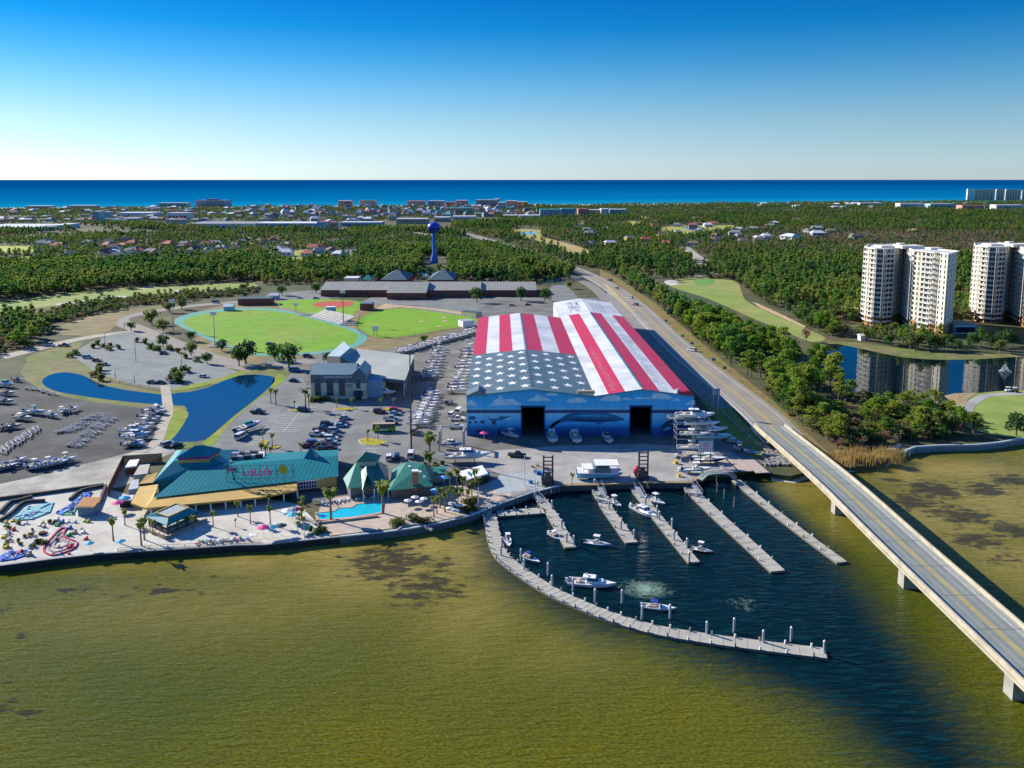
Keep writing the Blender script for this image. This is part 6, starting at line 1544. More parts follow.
p = G(637, 476, L); q = MB(); q.ball((p.x, p.y, L + 1.7), (1.3, 1.3, 1.5), 12); q.cyl((p.x, p.y, L), .6, .6, .6, 10); tag(q.build("fuel_tank", mat("red_tank_paint", (.5, .03, .05), .4)), "round red tank beside the lift mast", "tank")
# travel lift
p = G(452, 449, L); tl = thing("travel_lift", "grey steel travel lift straddling a cruiser at the yard edge", "boat lift", None, p)
for dx in (-3.9, 3.9):
    for dy in (-2.5, 3.5): q = MB(); q.box((p.x + dx, p.y + dy, L + 3.2), (.45, .45, 6.4)); part(q, "leg", M_galv, tl)
    q = MB(); q.bar((p.x + dx, p.y - 2.5, L + 6.5), (p.x + dx, p.y + 3.5, L + 6.5), .5); part(q, "beam", M_galv, tl)
q = MB(); q.bar((p.x - 3.9, p.y + 3.5, L + 6.6), (p.x + 3.9, p.y + 3.5, L + 6.6), .5); part(q, "beam", M_galv, tl)
# framed notice board
a = G(706, 466, L); sb = thing("notice_board", "white notice board in a blue frame on posts before the boat rack", "sign", None, a)
zc = V(706, 446.5, a.y).z; xc = V(706, 446.5, a.y).x
q = MB(); q.box((xc, a.y, zc), (4.6, .2, 3.5)); part(q, "frame", mat("light_blue_paint", (.16, .42, .55), .6), sb)
q = MB(); q.box((xc, a.y - .13, zc), (3.9, .06, 2.9)); part(q, "panel", mat("pale_pink_board", (.66, .56, .60), .7), sb)
q = MB(); rr2 = random.Random(2)
for k, (z, w) in enumerate(((1.0, 1.6), (.45, 2.9), (-.1, 1.2), (-.6, 2.9), (-1.05, 2.5))):
    x = -w / 2
    while x < w / 2: ww = rr2.uniform(.15, .45); q.box((xc + x + ww / 2, a.y - .18, zc + z), (ww, .03, .2), 0, k % 2); x += ww + .12
part(q, "lettering", [mat("purple_ink", (.10, .06, .25), .7), mat("red_ink", (.45, .05, .10), .7)], sb)
for s_ in (-1, 1): q = MB(); q.box((xc + s_ * 1.6, a.y + .1, (L + zc) / 2), (.22, .22, zc - L)); part(q, "post", M_steel, sb)
# roadside sign panel
a = G(723, 416, L); zc = V(716.5, 391.5, a.y).z; xc = V(716.5, 391.5, a.y).x
rs = thing("road_sign", "grey road sign panel seen from behind on the shaded verge", "sign", None, a); q = MB(); q.box((xc, a.y, zc), (2.6, .1, 2.4)); part(q, "panel", mat("sign_back_grey", (.42, .47, .48), .5), rs)
for s_ in (-1, 1): q = MB(); q.box((xc + s_ * .9, a.y + .1, (L + zc) / 2), (.14, .14, zc - L)); part(q, "post", M_galv, rs)
# ------------------------------------------------------------------ cars
PAINT = {'white': (.70, .71, .72), 'silver': (.36, .40, .43), 'black': (.02, .022, .027), 'blue': (.02, .10, .35), 'darkblue': (.015, .03, .08), 'red': (.42, .02, .03), 'maroon': (.12, .01, .02), 'grey': (.12, .13, .14), 'skyblue': (.18, .36, .50), 'green': (.16, .55, .01), 'tan': (.34, .28, .20)}
def make_car(kind, col):
    Ln, Wd = {'car': (4.6, 1.85), 'suv': (4.9, 1.95), 'pickup': (5.8, 2.0), 'van': (5.6, 2.1), 'trolley': (8.2, 2.4)}[kind]
    root = thing({'trolley': 'sightseeing_bus', 'pickup': 'pickup_truck', 'van': 'van'}.get(kind, 'car'), "", {'trolley': 'bus', 'pickup': 'truck', 'van': 'van'}.get(kind, "car"))
    m = mat("paint_" + col, PAINT[col], .25, .03, spec=.6)
    h1, h2 = {'car': (.85, 1.42), 'suv': (1.0, 1.75), 'pickup': (1.05, 1.8), 'van': (1.15, 2.1), 'trolley': (1.3, 2.9)}[kind]
    prof = {'car': [(-.5, .35), (.5, .35), (.5, .62), (.46, .72), (.2, h1), (-.44, h1), (-.5, .7)], 'suv': [(-.5, .4), (.5, .4), (.5, .8), (.46, .9), (.24, h1), (-.5, h1)], 'pickup': [(-.5, .45), (.5, .45), (.5, .9), (.46, .98), (.2, h1), (-.5, h1)], 'van': [(-.5, .4), (.5, .4), (.5, .85), (.36, h1), (-.5, h1)], 'trolley': [(-.5, .45), (.5, .45), (.5, h1), (-.5, h1)]}[kind]
    mb = MB(); n_ = len(prof); vs = [(x * Ln, s_ * Wd / 2 * (1 if z < h1 else .95), z) for s_ in (-1, 1) for x, z in prof]
    mb.add(vs, [tuple(range(n_ - 1, -1, -1)), tuple(range(n_, 2 * n_))] + [(i, (i + 1) % n_, n_ + (i + 1) % n_, n_ + i) for i in range(n_)][:], 0); mb.f[0] = mb.f[0][::-1]; mb.f[1] = mb.f[1][::-1]
    bd_ = mb.build("body", m, root)
    cab = {'car': (-.42, .24, -.26, .06), 'suv': (-.49, .26, -.44, .10), 'pickup': (-.12, .24, -.08, .12), 'van': (-.49, .38, -.47, .2), 'trolley': (-.48, .48, -.47, .47)}[kind]
    mb = MB(); x0, x1, x2, x3 = [c * Ln for c in cab]; w1, w2 = Wd / 2 * .94, Wd / 2 * .78
    vs = [(x0, -w1, h1), (x1, -w1, h1), (x1, w1, h1), (x0, w1, h1), (x2, -w2, h2), (x3, -w2, h2), (x3, w2, h2), (x2, w2, h2)]
    mb.add(vs, [(0, 1, 5, 4), (1, 2, 6, 5), (2, 3, 7, 6), (3, 0, 4, 7)]); mb.build("windows", M_glass, root)
    mb = MB(); mb.box(((x2 + x3) / 2, 0, h2 + .02), (x3 - x2 + .04, w2 * 2 + .04, .05)); mb.build("roof", m if kind != 'trolley' else mat("bus_roof_tan", (.42, .33, .22), .6), root)
    if kind == 'pickup':
        mb = MB(); mb.box((-.31 * Ln, 0, h1 + .01), (.34 * Ln, Wd * .8, .03)); mb.build("bed", M_dark, root)
    if kind == 'trolley':
        mb = MB()
        for k in range(7):
            for s_ in (-1, 1): mb.bar(((-.46 + k * .153) * Ln, s_ * w1, h1), ((-.46 + k * .153) * Ln, s_ * w2, h2), .12)
        mb.build("window_pillar", m, root); mb = MB(); mb.box((0, -Wd / 2 - .03, .95), (2.6, .04, .5)); mb.build("side_panel", M_white, root)
    for x in (-.31, .31):
        for s_ in (-1, 1):
            c = MB(); c.cyl((0, 0, -.11), .36, .36, .22, 10); c.v = [(a + x * Ln, z + s_ * (Wd / 2 - .08), b_ + .36) for a, b_, z in c.v]; c.build("wheel", M_dark, root)
    for s_ in (-1, 1):
        q = MB(); q.box((Ln / 2 + .005, s_ * Wd * .36, .68 if kind == 'car' else .82), (.05, .34, .16)); q.build("headlight", M_white, bd_)
        q = MB(); q.box((-Ln / 2 - .005, s_ * Wd * .38, .72 if kind == 'car' else .88), (.05, .26, .18)); q.build("tail_light", mat("tail_light_red", (.3, .01, .01), .4), bd_)
    return root
CPR = {}
def car(px, py, kind, col, deg, label, group=None, z=L):
    if (kind, col) not in CPR: CPR[(kind, col)] = Proto(lambda: make_car(kind, col))
    p = G(px, py, z); p.z = z + .1
    return CPR[(kind, col)].put(p, math.radians(deg), label, group)
g1 = "cars in the twin row of the restaurant car park"
for x, y, k, c, lb in ((345, 419.5, 'car', 'silver', "silver car at the top of the twin parking row"), (341, 427, 'car', 'skyblue', "pale car second from the top of the twin row"), (335, 432.3, 'suv', 'silver', "silver car in the middle of the twin row"), (331, 440, 'suv', 'white', "white four wheel drive low in the twin row"), (328.5, 444, 'pickup', 'silver', "silver pickup near the bottom of the twin row"), (343, 424.5, 'car', 'maroon', "maroon car half hidden between two pale cars"), (334, 436.5, 'car', 'grey', "grey car behind the silver four wheel drive"),
                       (327, 426, 'suv', 'black', "black four wheel drive at the head of the darker row"), (321, 431, 'pickup', 'darkblue', "dark blue pickup in the darker row"), (316.5, 436, 'pickup', 'white', "white pickup with an empty bed in the darker row"), (313.5, 445, 'suv', 'blue', "bright blue four wheel drive nearest the roof cupola"), (308, 447.5, 'car', 'maroon', "maroon car beside the bright blue one"), (323, 450.5, 'car', 'black', "black car tucked behind the restaurant roof edge"), (331, 449.5, 'car', 'maroon', "dark red car at the bottom of the twin row"), (325, 428.8, 'car', 'black', "black saloon between the two dark trucks")):
    car(x, y, k, c, 4, lb, g1)
g2 = "cars in the row by the green bus"
for x, y, k, c, lb in ((395.5, 412, 'suv', 'red', "bright red car by the yellow strip"), (379.5, 413, 'suv', 'maroon', "dark red four wheel drive below the yellow strip"), (395, 415, 'car', 'skyblue', "pale blue car next to the bright red one"), (391, 420, 'pickup', 'silver', "silver pickup two above the green bus"), (392, 424.3, 'suv', 'grey', "grey car just above the green bus")):
    car(x, y, k, c, 5, lb, g2)
car(384, 431.5, 'trolley', 'green', 6, "bright lime green open sided bus in the car park")
car(389, 459.5, 'suv', 'white', 95, "white car parked behind the pool house, nearer the cupola"); car(397, 458.5, 'suv', 'darkblue', 98, "dark blue car parked behind the pool house"); car(411, 457, 'van', 'white', 92, "white van at the foot of the tall dark pole")
for x, y, k, c, d, lb in ((304, 411.5, 'suv', 'darkblue', -8, "dark blue car beside the upper yellow planting island"), (258, 413.5, 'pickup', 'black', -6, "black truck at the edge of the pond"), (294, 382, 'car', 'darkblue', -12, "dark blue car alone in the lane by the showroom"), (295, 372, 'van', 'blue', -4, "blue van in the shade beyond the pond trees"), (308, 357.5, 'suv', 'black', 0, "black car on the road behind the showroom"),
                          (241, 438.5, 'van', 'white', 75, "white box truck towing the teal topped cruiser"), (414, 433, 'van', 'tan', 85, "tan box truck under the tall pole"), (452, 416, 'suv', 'white', 75, "white car beside the hangar corner, upper one"), (459, 413, 'van', 'white', 80, "boxy white van against the hangar corner"), (457, 420.5, 'pickup', 'white', 8, "white pickup crosswise beside the hangar corner"), (456, 428.5, 'pickup', 'silver', 12, "silver pickup under the travel lift beams"), (449, 404, 'suv', 'grey', 70, "grey car in the lane between the boat rows"),
                          (168, 446, 'suv', 'silver', 60, "silver car by the restaurant service yard"), (176, 446.5, 'car', 'darkblue', 60, "dark blue car by the restaurant service yard"), (517, 457, 'pickup', 'black', -10, "dark truck on the quay before the first hangar door"),
                          (175, 390.5 - 7, 'car', 'grey', 4, "nearer grey car beside the causeway end"), (152, 383.5, 'car', 'grey', 6, "first of two dark cars at the causeway end"), (161, 383.8, 'car', 'black', 4, "second of two dark cars at the causeway end"), (204, 377.5, 'car', 'white', -12, "white car in the school car park near the pond trees"), (164, 354.5, 'car', 'black', 2, "black car by the planted strip of the school car park"), (88, 358.5, 'suv', 'silver', 8, "silver car at the corner of the school car park"), (97, 361.5, 'car', 'red', 4, "red car at the corner of the school car park"), (105, 365.5, 'car', 'silver', -6, "silver car by the shrubs of the school car park"),
                          (50, 346, 'pickup', 'white', -18, "white pickup on the grass by the dirt track"), (64, 346.5, 'pickup', 'darkblue', 10, "dark pickup on the grass by the dirt track"), (216, 303, 'van', 'skyblue', 0, "pale blue van on the school road"), (270, 345, 'car', 'black', 0, "dark car by the running track")):
    car(x, y, k, c, d, lb)
for x, y, c, d, lb in ((692, 351, 'white', 128, "white car on the highway beside the hangar shadow"), (635.5, 305.5, 'grey', 128, "grey car on the highway, second from the junction"), (630.5, 298.5, 'white', 128, "white car on the highway nearest the junction"), (616, 289, 'silver', 130, "silver car on the highway where the median ends"), (610, 281, 'darkblue', 132, "dark car on the highway by the tan median"), (545, 256, 'grey', 140, "far grey car on the highway bend"), (707, 366, 'silver', -50, "")):
    if lb: car(x, y, 'suv', c, d, lb, z=L + .12)
for x, y, c, d, lb in ((262, 298, 'grey', 0, ""), (300, 298.5, 'white', 0, "white car outside the school entrance"), (316, 299, 'grey', 5, "grey car outside the school entrance"), (528, 305.5, 'black', 0, "dark car in the school yard"), (512, 306, 'tan', 5, "tan car in the school yard")):
    if lb: car(x, y, 'car', c, d, lb)
for x, y, lb, c in ((1008, 391.5, "lilac and white golf cart on the path by the lake", 'white'), (1015, 391.8, "dark golf cart on the path by the lake", 'black')):
    p = G(x, y, L + .1); t = thing("golf_cart", lb, "golf cart", None, p); q = MB(); q.box((p.x, p.y, L + .7), (2.3, 1.2, .6), 0, 0, .9); part(q, "body", mat("paint_" + c, ()), t); q = MB(); q.box((p.x, p.y, L + 2.0), (1.8, 1.2, .1)); part(q, "roof", M_white, t)
    for s_ in (-1, 1): q = MB(); q.bar((p.x + s_ * .7, p.y - .5, L + 1), (p.x + s_ * .7, p.y - .5, L + 2), .07); part(q, "roof_post", M_steel, t)
    for s_ in (-1, 1): q = MB(); q.box((p.x + s_ * .8, p.y, L + .32), (.45, 1.3, .45)); part(q, "wheel", M_dark, t)

# ---- trailers and boats on the gravel yard
def make_trailer():
    root = thing("boat_trailer", "", "trailer"); Ln = 6.5
    q = MB()
    for s_ in (-1, 1): q.bar((-Ln * .45, s_ * .9, .65), (Ln * .25, s_ * .8, .65), .2); q.bar((Ln * .25, s_ * .8, .65), (Ln * .55, 0, .6), .2); q.bar((-Ln * .45, s_ * .45, .95), (Ln * .1, s_ * .45, .95), .16, .1)
    for x in (-.4, -.15, .1, .25): q.bar((Ln * x, -.9, .65), (Ln * x, .9, .65), .16)
    q.build("trailer_frame", mat("bright_galvanised", (.42, .43, .43), .6), root)
    for s_ in (-1, 1):
        for xx in (-.2, -.05): c = MB(); c.cyl((0, 0, -.12), .34, .34, .24, 10); c.v = [(x + Ln * xx, z + s_ * 1.15, y + .34) for x, y, z in c.v]; c.build("wheel", M_dark, root)
    return root
TR = Proto(make_trailer)
def u5(x, y): return x / 5.4875, 360 + y / 5.4875
def trow(a, b_, n, deg, label, group):
    for i in range(n):
        t = i / max(1, n - 1); x, y = u5(lerp(a[0], b_[0], t) + r.uniform(-6, 6), lerp(a[1], b_[1], t) + r.uniform(-4, 4))
        p = G(x, y); p.z = L + .03; TR.put(p, math.radians(deg + r.uniform(-7, 7)), label, group)
trow((15, 505), (200, 385), 10, -48, "empty galvanised boat trailer in the slanting row nearest the picture edge", "empty trailers in the slanting edge row")
trow((400, 480), (600, 325), 12, -20, "empty galvanised boat trailer in the middle rows of the gravel yard", "empty trailers in the middle rows")
trow((20, 600), (110, 570), 8, 60, "empty trailer in the cluster by the sandy track", "trailers by the sandy track")
trow((180, 585), (350, 565), 13, 70, "empty trailer in the line below the middle rows", "trailers in the lower line")
trow((350, 400), (540, 310), 8, 15, "long low trailer bundled at the back of the middle rows", "long trailers at the back")
trow((165, 160), (290, 190), 5, -30, "bare trailer along the pond bank", "bare trailers along the pond bank")
KD = [('bowrider', 'white', 'white'), ('console', 'white', 'white'), ('bowrider', 'grey', 'black'), ('bowrider', 'sky', 'blue'), ('console', 'navy', 'white'), ('bowrider', 'white', 'blue')]
for x, y, k, Ln, dg, hl, cv, lb in ((190, 300, 'console', 9, -10, 'sky', 'teal', "teal sided boat on a trailer at the top of the gravel yard row"), (125, 332, 'bowrider', 8, -15, 'cream', 'white', "cream boat behind the teal sided one on the gravel"), (285, 318, 'bowrider', 6, -25, 'white', 'white', "small white boat alone on the gravel, nearest the teal sided boat"), (340, 295, 'bowrider', 6.5, -60, 'white', 'white', "small white boat angled on the gravel, middle of three"), (392, 285, 'bowrider', 6.5, 65, 'white', 'black', "small white boat with a dark cover at the end of the gravel row"),
                                   (735, 405, 'cruiser', 9.5, 10, 'white', 'white', "long white boat in front of the causeway cluster"), (745, 432, 'cruiser', 9.5, 12, 'sky', 'white', "long pale blue boat lowest in the causeway cluster"), (30, 385, 'bowrider', 6, 20, 'black', 'black', "dark covered boat at the edge of the gravel rows"), (70, 375, 'bowrider', 6, 10, 'black', 'black', "second dark covered boat near the cream boat"), (30, 150, 'cruiser', 9.5, -15, 'white', 'teal', "white boat with a teal top at the picture edge by the pond"), (35, 195, 'bowrider', 7.8, -10, 'grey', 'black', "dark covered boat at the picture edge by the pond"), (25, 240, 'bowrider', 7.8, -5, 'grey', 'blue', "grey boat lowest of the edge group by the pond"), (95, 120, 'bowrider', 6, -20, 'grey', 'blue', "small grey boat by the track above the pond"), (45, 600, 'bowrider', 6, 40, 'grey', 'blue', "grey boat among trailers by the sandy track"), (95, 570, 'bowrider', 6, 60, 'blue', 'black', "dark blue boat among trailers by the sandy track")):
    boat(*u5(x, y), k, Ln, dg, lb, z=L, hull=hl, canvas=cv, trailer=True)
for i in range(16):
    t = i / 15; x, y = lerp(860, 730, t) + r.uniform(-28, 28), lerp(270, 480, t) + r.uniform(-14, 14); k, hl, cv = KD[i % 6]
    boat(*u5(x, y), k, r.choice((6.0, 7.0)), r.uniform(-15, 25), "boat in the jumbled cluster beside the causeway path", "boats clustered by the causeway", z=L, hull=hl, canvas=cv, trailer=True)
for i in range(7):
    t = i / 6; x, y = lerp(200, 350, t) + r.uniform(-15, 15), lerp(600, 570, t) + r.uniform(-8, 8); k, hl, cv = KD[(i * 2 + 1) % 6]
    boat(*u5(x, y), k, 6.0, r.uniform(0, 60), "small boat among the trailers of the lower line", "small boats in the lower line", z=L, hull=hl, canvas=cv, trailer=True)
# ------------------------------------------------------------------ beach toys, terrace, poles
pool = [G(x, y, L) for x, y in ((318, 521), (316, 513.5), (334, 511.5), (338, 508.5), (352, 508), (356, 504.5), (383, 502), (382, 513.5), (350, 518.5))]
ps = thing("swimming_pool", "turquoise swimming pool with stepped edges before the pool house", "pool", None, pool[0])
mb = MB(); flat(mb, pool, L + .16); o = part(mb, "water", mat("pool_turquoise", (.02, .50, .62), .08, .06, .6, spec=.5), ps)
mb = MB()
for a, b_ in zip(pool, pool[1:] + pool[:1]): mb.bar(a + Vector((0, 0, .14)), b_ + Vector((0, 0, .14)), .6, .3)
part(mb, "coping", mat("peach_coping", (.58, .38, .26), .8), ps)
def lowwall(px, m, label, h=.6, w=.5, name="planter_wall", cat="wall"):
    P_ = smooth_open([G(x, y, L) for x, y in px], 3); mb = MB()
    for a, b_ in zip(P_[:-1], P_[1:]): mb.bar(a + Vector((0, 0, h / 2)), b_ + Vector((0, 0, h / 2)), w, h)
    return tag(mb.build(name, m), label, cat)
lowwall([(318, 524), (345, 521), (378, 517)], mat("peach_coping", ()), "peach low wall along the near side of the pool")
lowwall([(296, 519), (312, 523), (318, 530), (305, 538)], M_conc, "curved low white wall between beach and terrace")
lowwall([(432, 531), (420, 526), (405, 527), (398, 531)], M_conc, "curved low wall round the clipped hedge")
# umbrellas, loungers
def make_umb(c):
    root = thing("beach_umbrella", "", "umbrella"); q = MB(); q.cyl((0, 0, 0), .04, .04, 2.3, 6); q.build("pole", M_white, root)
    q = MB(); n_ = 8; vs = [(0, 0, 2.6)] + [(1.35 * math.cos(2 * math.pi * i / n_), 1.35 * math.sin(2 * math.pi * i / n_), 2.1) for i in range(n_)]; q.add(vs, [(0, i + 1, (i + 1) % n_ + 1) for i in range(n_)]); q.build("canopy", c, root); return root
UC = {'pink': mat("pink_canvas", (.72, .06, .25), .7), 'turquoise': mat("turquoise_canvas", ()), 'navy': mat("navy_canvas", ()), 'white': M_canvas['white'], 'green': mat("green_canvas", (.10, .45, .12), .7), 'blue': mat("pale_blue_canvas", (.15, .42, .68), .7)}
UP = {}
def umb(px, py, c, lb, g=None, s_=1.0):
    if c not in UP: UP[c] = Proto(lambda: make_umb(UC[c]))
    p = G(px, py); p.z = L + .08; UP[c].put(p, 0, lb, g, s_)
for q in ((264, 538, 'pink', "pink beach umbrella by the seawall nearest the moored boat", None, 1.3), (272, 537, 'turquoise', "turquoise beach umbrella next to the pink one at the seawall", None, 1.2), (281, 535.5, 'navy', "dark umbrella on the sand beside the turquoise one", None, 1.2), (288.5, 521, 'white', "white umbrella by the flags at the edge of the sand", None, 1.3), (293, 524, 'turquoise', "turquoise umbrella by the flags", None, 1.2), (118, 512, 'pink', "pink umbrella beside the lilac canopy", None, 1.2), (125, 506, 'turquoise', "turquoise umbrella under the corner of the yellow awning", None, 1.1), (90, 551, 'turquoise', "lone turquoise umbrella on the open sand", None, .9), (121, 549, 'turquoise', "small turquoise umbrella by the seawall posts", None, .9),
          (444, 486, 'blue', "blue umbrella beside the brick chimney", None, 1.2), (436, 500, 'blue', "blue umbrella on the far side of the terrace", None, 1.3)):
    umb(*q)
for i, (x, y) in enumerate(((408, 507), (415, 503.5), (424, 505), (419, 508))):
    umb(x, y, 'white', "white umbrella over a table on the pool terrace", "white terrace umbrellas", .85)
for i, (x, y) in enumerate(((452, 510), (459, 512), (450, 515), (456, 517))): umb(x, y, 'white', "white umbrella under the palms by the fluted seawall", "white umbrellas under the palms", .85)
def make_lounger(c):
    root = thing("sun_lounger", "", "lounger"); q = MB(); q.box((0, 0, .35), (1.3, .6, .1)); q.build("seat", c, root); q = MB(); q.bar((-.6, 0, .35), (-1.1, 0, .8), .6, .08); q.build("backrest", c, root)
    for x in (-.5, .5): q = MB(); q.box((x, 0, .15), (.06, .55, .3)); q.build("leg", M_white, root)
    return root
LP = {k: Proto(lambda k=k: make_lounger(UC[k])) for k in ('white', 'blue', 'navy', 'pink', 'green')}
r = random.Random(4)
for i in range(14):
    k = ('white', 'blue', 'white', 'navy')[i % 4]; x = 322 + i * 4.3; p = G(x, 504 - i * .55 + r.uniform(-.8, .8)); p.z = L + .1
    LP[k].put(p, r.uniform(1, 2), {'white': "white lounger in the line behind the pool", 'blue': "blue lounger in the line behind the pool", 'navy': "navy lounger in the line behind the pool"}[k], "loungers behind the pool, " + k)
for i in range(16):
    k = ('pink', 'green', 'white', 'blue')[i % 4]; p = G(198 + i * 3.3 + r.uniform(-1, 1), 545 - i * .35 - r.uniform(0, 2.5)); p.z = L + .08
    LP[k].put(p, r.uniform(0, 3), f"{k} beach chair in the line along the beach seawall", "beach chairs along the seawall, " + k)
# play area
for nm, lb, px, c in (("water_slide", "blue inflatable slide mat at the picture edge on the sand", [(0, 557), (8, 553), (28, 551), (30, 555), (14, 560), (0, 562)], (.02, .10, .50)), ("play_mat", "turquoise net covered play pit behind dark logs", [(12, 519), (28, 508), (54, 503), (50, 513), (32, 520), (18, 521)], (.16, .42, .42)), ("play_mat", "blue play mat running up to the dark log corner", [(56, 514), (72, 504), (84, 494), (92, 493), (88, 500), (72, 511), (62, 516)], (.04, .16, .50)), ("play_mat", "green rubber mat beside the wooden playhouse", [(62, 515.5), (72, 508), (77, 508), (73, 515.5)], (.16, .55, .18))):
    P_ = [G(x, y, L) for x, y in px]; mb = MB(); mb.prism([(p.x, p.y) for p in P_], L + .07, L + .35)
    c0 = center(P_)
    for k in range(40):
        a = P_[r.randrange(len(P_))].lerp(c0, r.random() * .95); b2 = P_[r.randrange(len(P_))].lerp(c0, r.random()); d_ = (b2 - a).normalized() * r.uniform(.4, 1.4); mb.bar(a + Vector((0, 0, .4)), a + d_ + Vector((0, 0, .4)), .35, .2, 1 + k % 2)
    tag(mb.build(nm, [mat("mat_" + str(c[2]) + str(c[0]), c, .6, .35, .9), mat("mat_pale", (.45, .58, .66), .6, .3, 1.0), mat("mat_mid", (c[0] * .5, c[1] * .6, c[2] * .8), .6)]), lb, "play mat")
ring = smooth_closed([G(x, y, L) for x, y in ((45, 553), (44, 548), (52, 538), (60, 530), (66, 529), (63, 536), (70, 540), (77, 543), (74, 549), (62, 554), (52, 556))], 4)
t = thing("mini_golf_course", "oval mini golf course edged in red on the sand", "mini golf", None, ring[0])
mb = MB()
for a, b_ in zip(ring, ring[1:] + ring[:1]): mb.bar(a + Vector((0, 0, .2)), b_ + Vector((0, 0, .2)), .35, .4)
part(mb, "kerb", mat("red_kerb", (.5, .06, .10), .7), t)
cr = center(ring); mb = MB()
for sc_ in (.72, .42):
    q = [cr + (p - cr) * sc_ for p in ring]
    for a, b_ in zip(q, q[1:] + q[:1]): mb.bar(a + Vector((0, 0, .15)), b_ + Vector((0, 0, .15)), .5, .25)
part(mb, "lane_edge", mat("pink_grey_edge", (.42, .30, .32), .8, .3, 1), t)
lw = mat("dark_log", (.08, .07, .065), .9, .3, .8)
for px, lb in (([(-30, 505), (0, 500), (40, 495), (90, 488), (104, 486)], "long dark log wall between play area and sandy track"), ([(0, 522), (12, 514), (24, 504), (45, 502)], "dark log edging round the turquoise play pit"), ([(70, 501), (82, 492), (104, 487)], "dark log edging above the blue play mat"), ([(96, 512), (101, 500), (106, 487)], "dark log post wall beside the playhouse"), ([(0, 514), (10, 504), (18, 502), (32, 498)], "grey log edging at the picture edge")):
    lowwall(px, lw, lb, .9, .7, "log_wall", "log wall")
p = G(78, 517, L); t = thing("playhouse", "small wooden playhouse with an orange roof on the sand", "playhouse", None, p)
mb = MB(); mb.box((p.x + 2, p.y + 2, L + 1.3), (4.2, 3.4, 2.6)); part(mb, "wall", mat("blue_grey_boards", (.14, .22, .30), .8), t)
mb = MB(); mb.add([(p.x - .4, p.y - .1, L + 2.7), (p.x + 4.4, p.y - .1, L + 2.7), (p.x + 4.4, p.y + 4.2, L + 3.9), (p.x - .4, p.y + 4.2, L + 3.9)], [(0, 1, 2, 3), (3, 2, 1, 0)][:1]); mb.box((p.x + 2, p.y + 2, L + 2.75), (4.4, 3.6, .2)); part(mb, "roof", mat("orange_roof", (.60, .26, .08), .7), t)
mb = MB(); rp_ = random.Random(9)
KT = [mat("toy_red", (.5, .05, .06), .6), mat("toy_yellow", (.62, .45, .04), .6), mat("toy_blue", (.04, .2, .5), .6), mat("toy_green", (.08, .36, .12), .6), M_white, M_wood]
for k in range(46):
    x, y = rp_.uniform(4, 96), rp_.uniform(520, 556)
    if y > 562 - x * .09: continue
    p = G(x, y, L); q = MB(); s_ = rp_.uniform(.35, 1.0); q.box((p.x, p.y, L + .07 + s_ * .3), (s_ * 1.6, s_, s_ * .6), rp_.uniform(0, 3), 0, .8); q.ball((p.x + s_ * .5, p.y, L + .2 + s_ * .7), s_ * .4, 6)
    j = k % 6; nm_ = ("red", "yellow", "blue", "green", "white", "wooden")[j]
    tag(q.build("play_block", KT[j]), f"{nm_} play block scattered on the sand", "play block", nm_ + " play blocks on the sand")
# dune shrubs are added with the plants below. Flags, lamp posts, floodlights
def pole(px, py, top_py, rad, m, name, label, cat, group=None, head=None):
    a = G(px, py, L); zt = V(px, top_py, a.y).z; root = thing(name, label, cat, group, a)
    q = MB(); q.cyl((a.x, a.y, L), rad, rad * .6, zt - L, 8); part(q, "pole", m, root)
    if head == 'flood':
        q = MB()
        for j in range(2):
            for i in range(3): q.box((a.x + (i - 1) * 1.1, a.y - .3, zt - .4 - j * 1.1), (.9, .5, .8))
        q.box((a.x, a.y, zt - .9), (3.4, .2, .25)); part(q, "lamp_head", M_white, root)
    elif head == 'arm':
        q = MB(); q.bar((a.x, a.y, zt), (a.x + 1.4, a.y, zt + .15), .12); q.box((a.x + 1.6, a.y, zt + .1), (.8, .35, .18)); part(q, "lamp_head", M_galv, root)
    elif head in ('flag',):
        q = MB(); q.box((a.x + .7, a.y, zt - .8), (1.3, .05, .9)); part(q, "flag", UC[random.Random(px).choice(('pink', 'turquoise', 'blue'))], root)
    return root
pole(411.5, 455, 350, .3, M_steel, "utility_pole", "very tall dark pole standing in the boat yard", "pole", None, 'arm')
for x, y, ty, lb in ((173.5, 331, 299.5, "floodlight pole beside the track bend by the school trees"), (215, 345.5, 311.5, "floodlight pole beside the track nearest the car park"), (343.5, 324, 290, "dark floodlight pole behind the bleachers"), (296, 313.5, 303, "short dark pole by the softball field")):
    pole(x, y, ty, .28, M_galv if '343' not in str(x) else M_steel, "floodlight_pole", lb, "floodlight", "floodlights round the running track", 'flood')
for x, y, ty in ((136, 361.5, 341), (60.5 + 64, 331, 322), (182, 370, 352), (115.5, 378, 369), (134.5, 383.5, 375), (105, 343, 333)): pole(x, y, ty, .14, M_steel, "lamp_post", "slim dark lamp post of the school car park", "lamp post", "lamp posts of the school car park", 'arm')
for x, y, ty, lb in ((524.5, 486, 455, "tall white pole with a small head on the quay by the shaded plaza"), (478.5, 505, 488, "white post by the gangway to the breakwater"), (535, 492, 478, "blue topped piling post at the quay corner")): pole(x, y, ty, .16, M_white, "quay_post", lb, "post", None, None)
for x, y, ty, lb in ((296, 527, 506, "tall flagpole with a coloured banner at the edge of the beach, tallest"), (293, 523, 507, "flagpole with a banner next to the tallest one"), (304.5, 541, 524, "white flagpole standing at the seawall")): pole(x, y, ty, .09, M_white, "flagpole", lb, "flagpole", None, 'flag')
for x, y, ty in ((655.5 + 3, 322, 318), (673, 339, 335.5), (682.5, 345.5, 342), (713, 360, 357.5), (724.5, 369.5, 366.5)): 
    a = G(x + 10, y, L); 
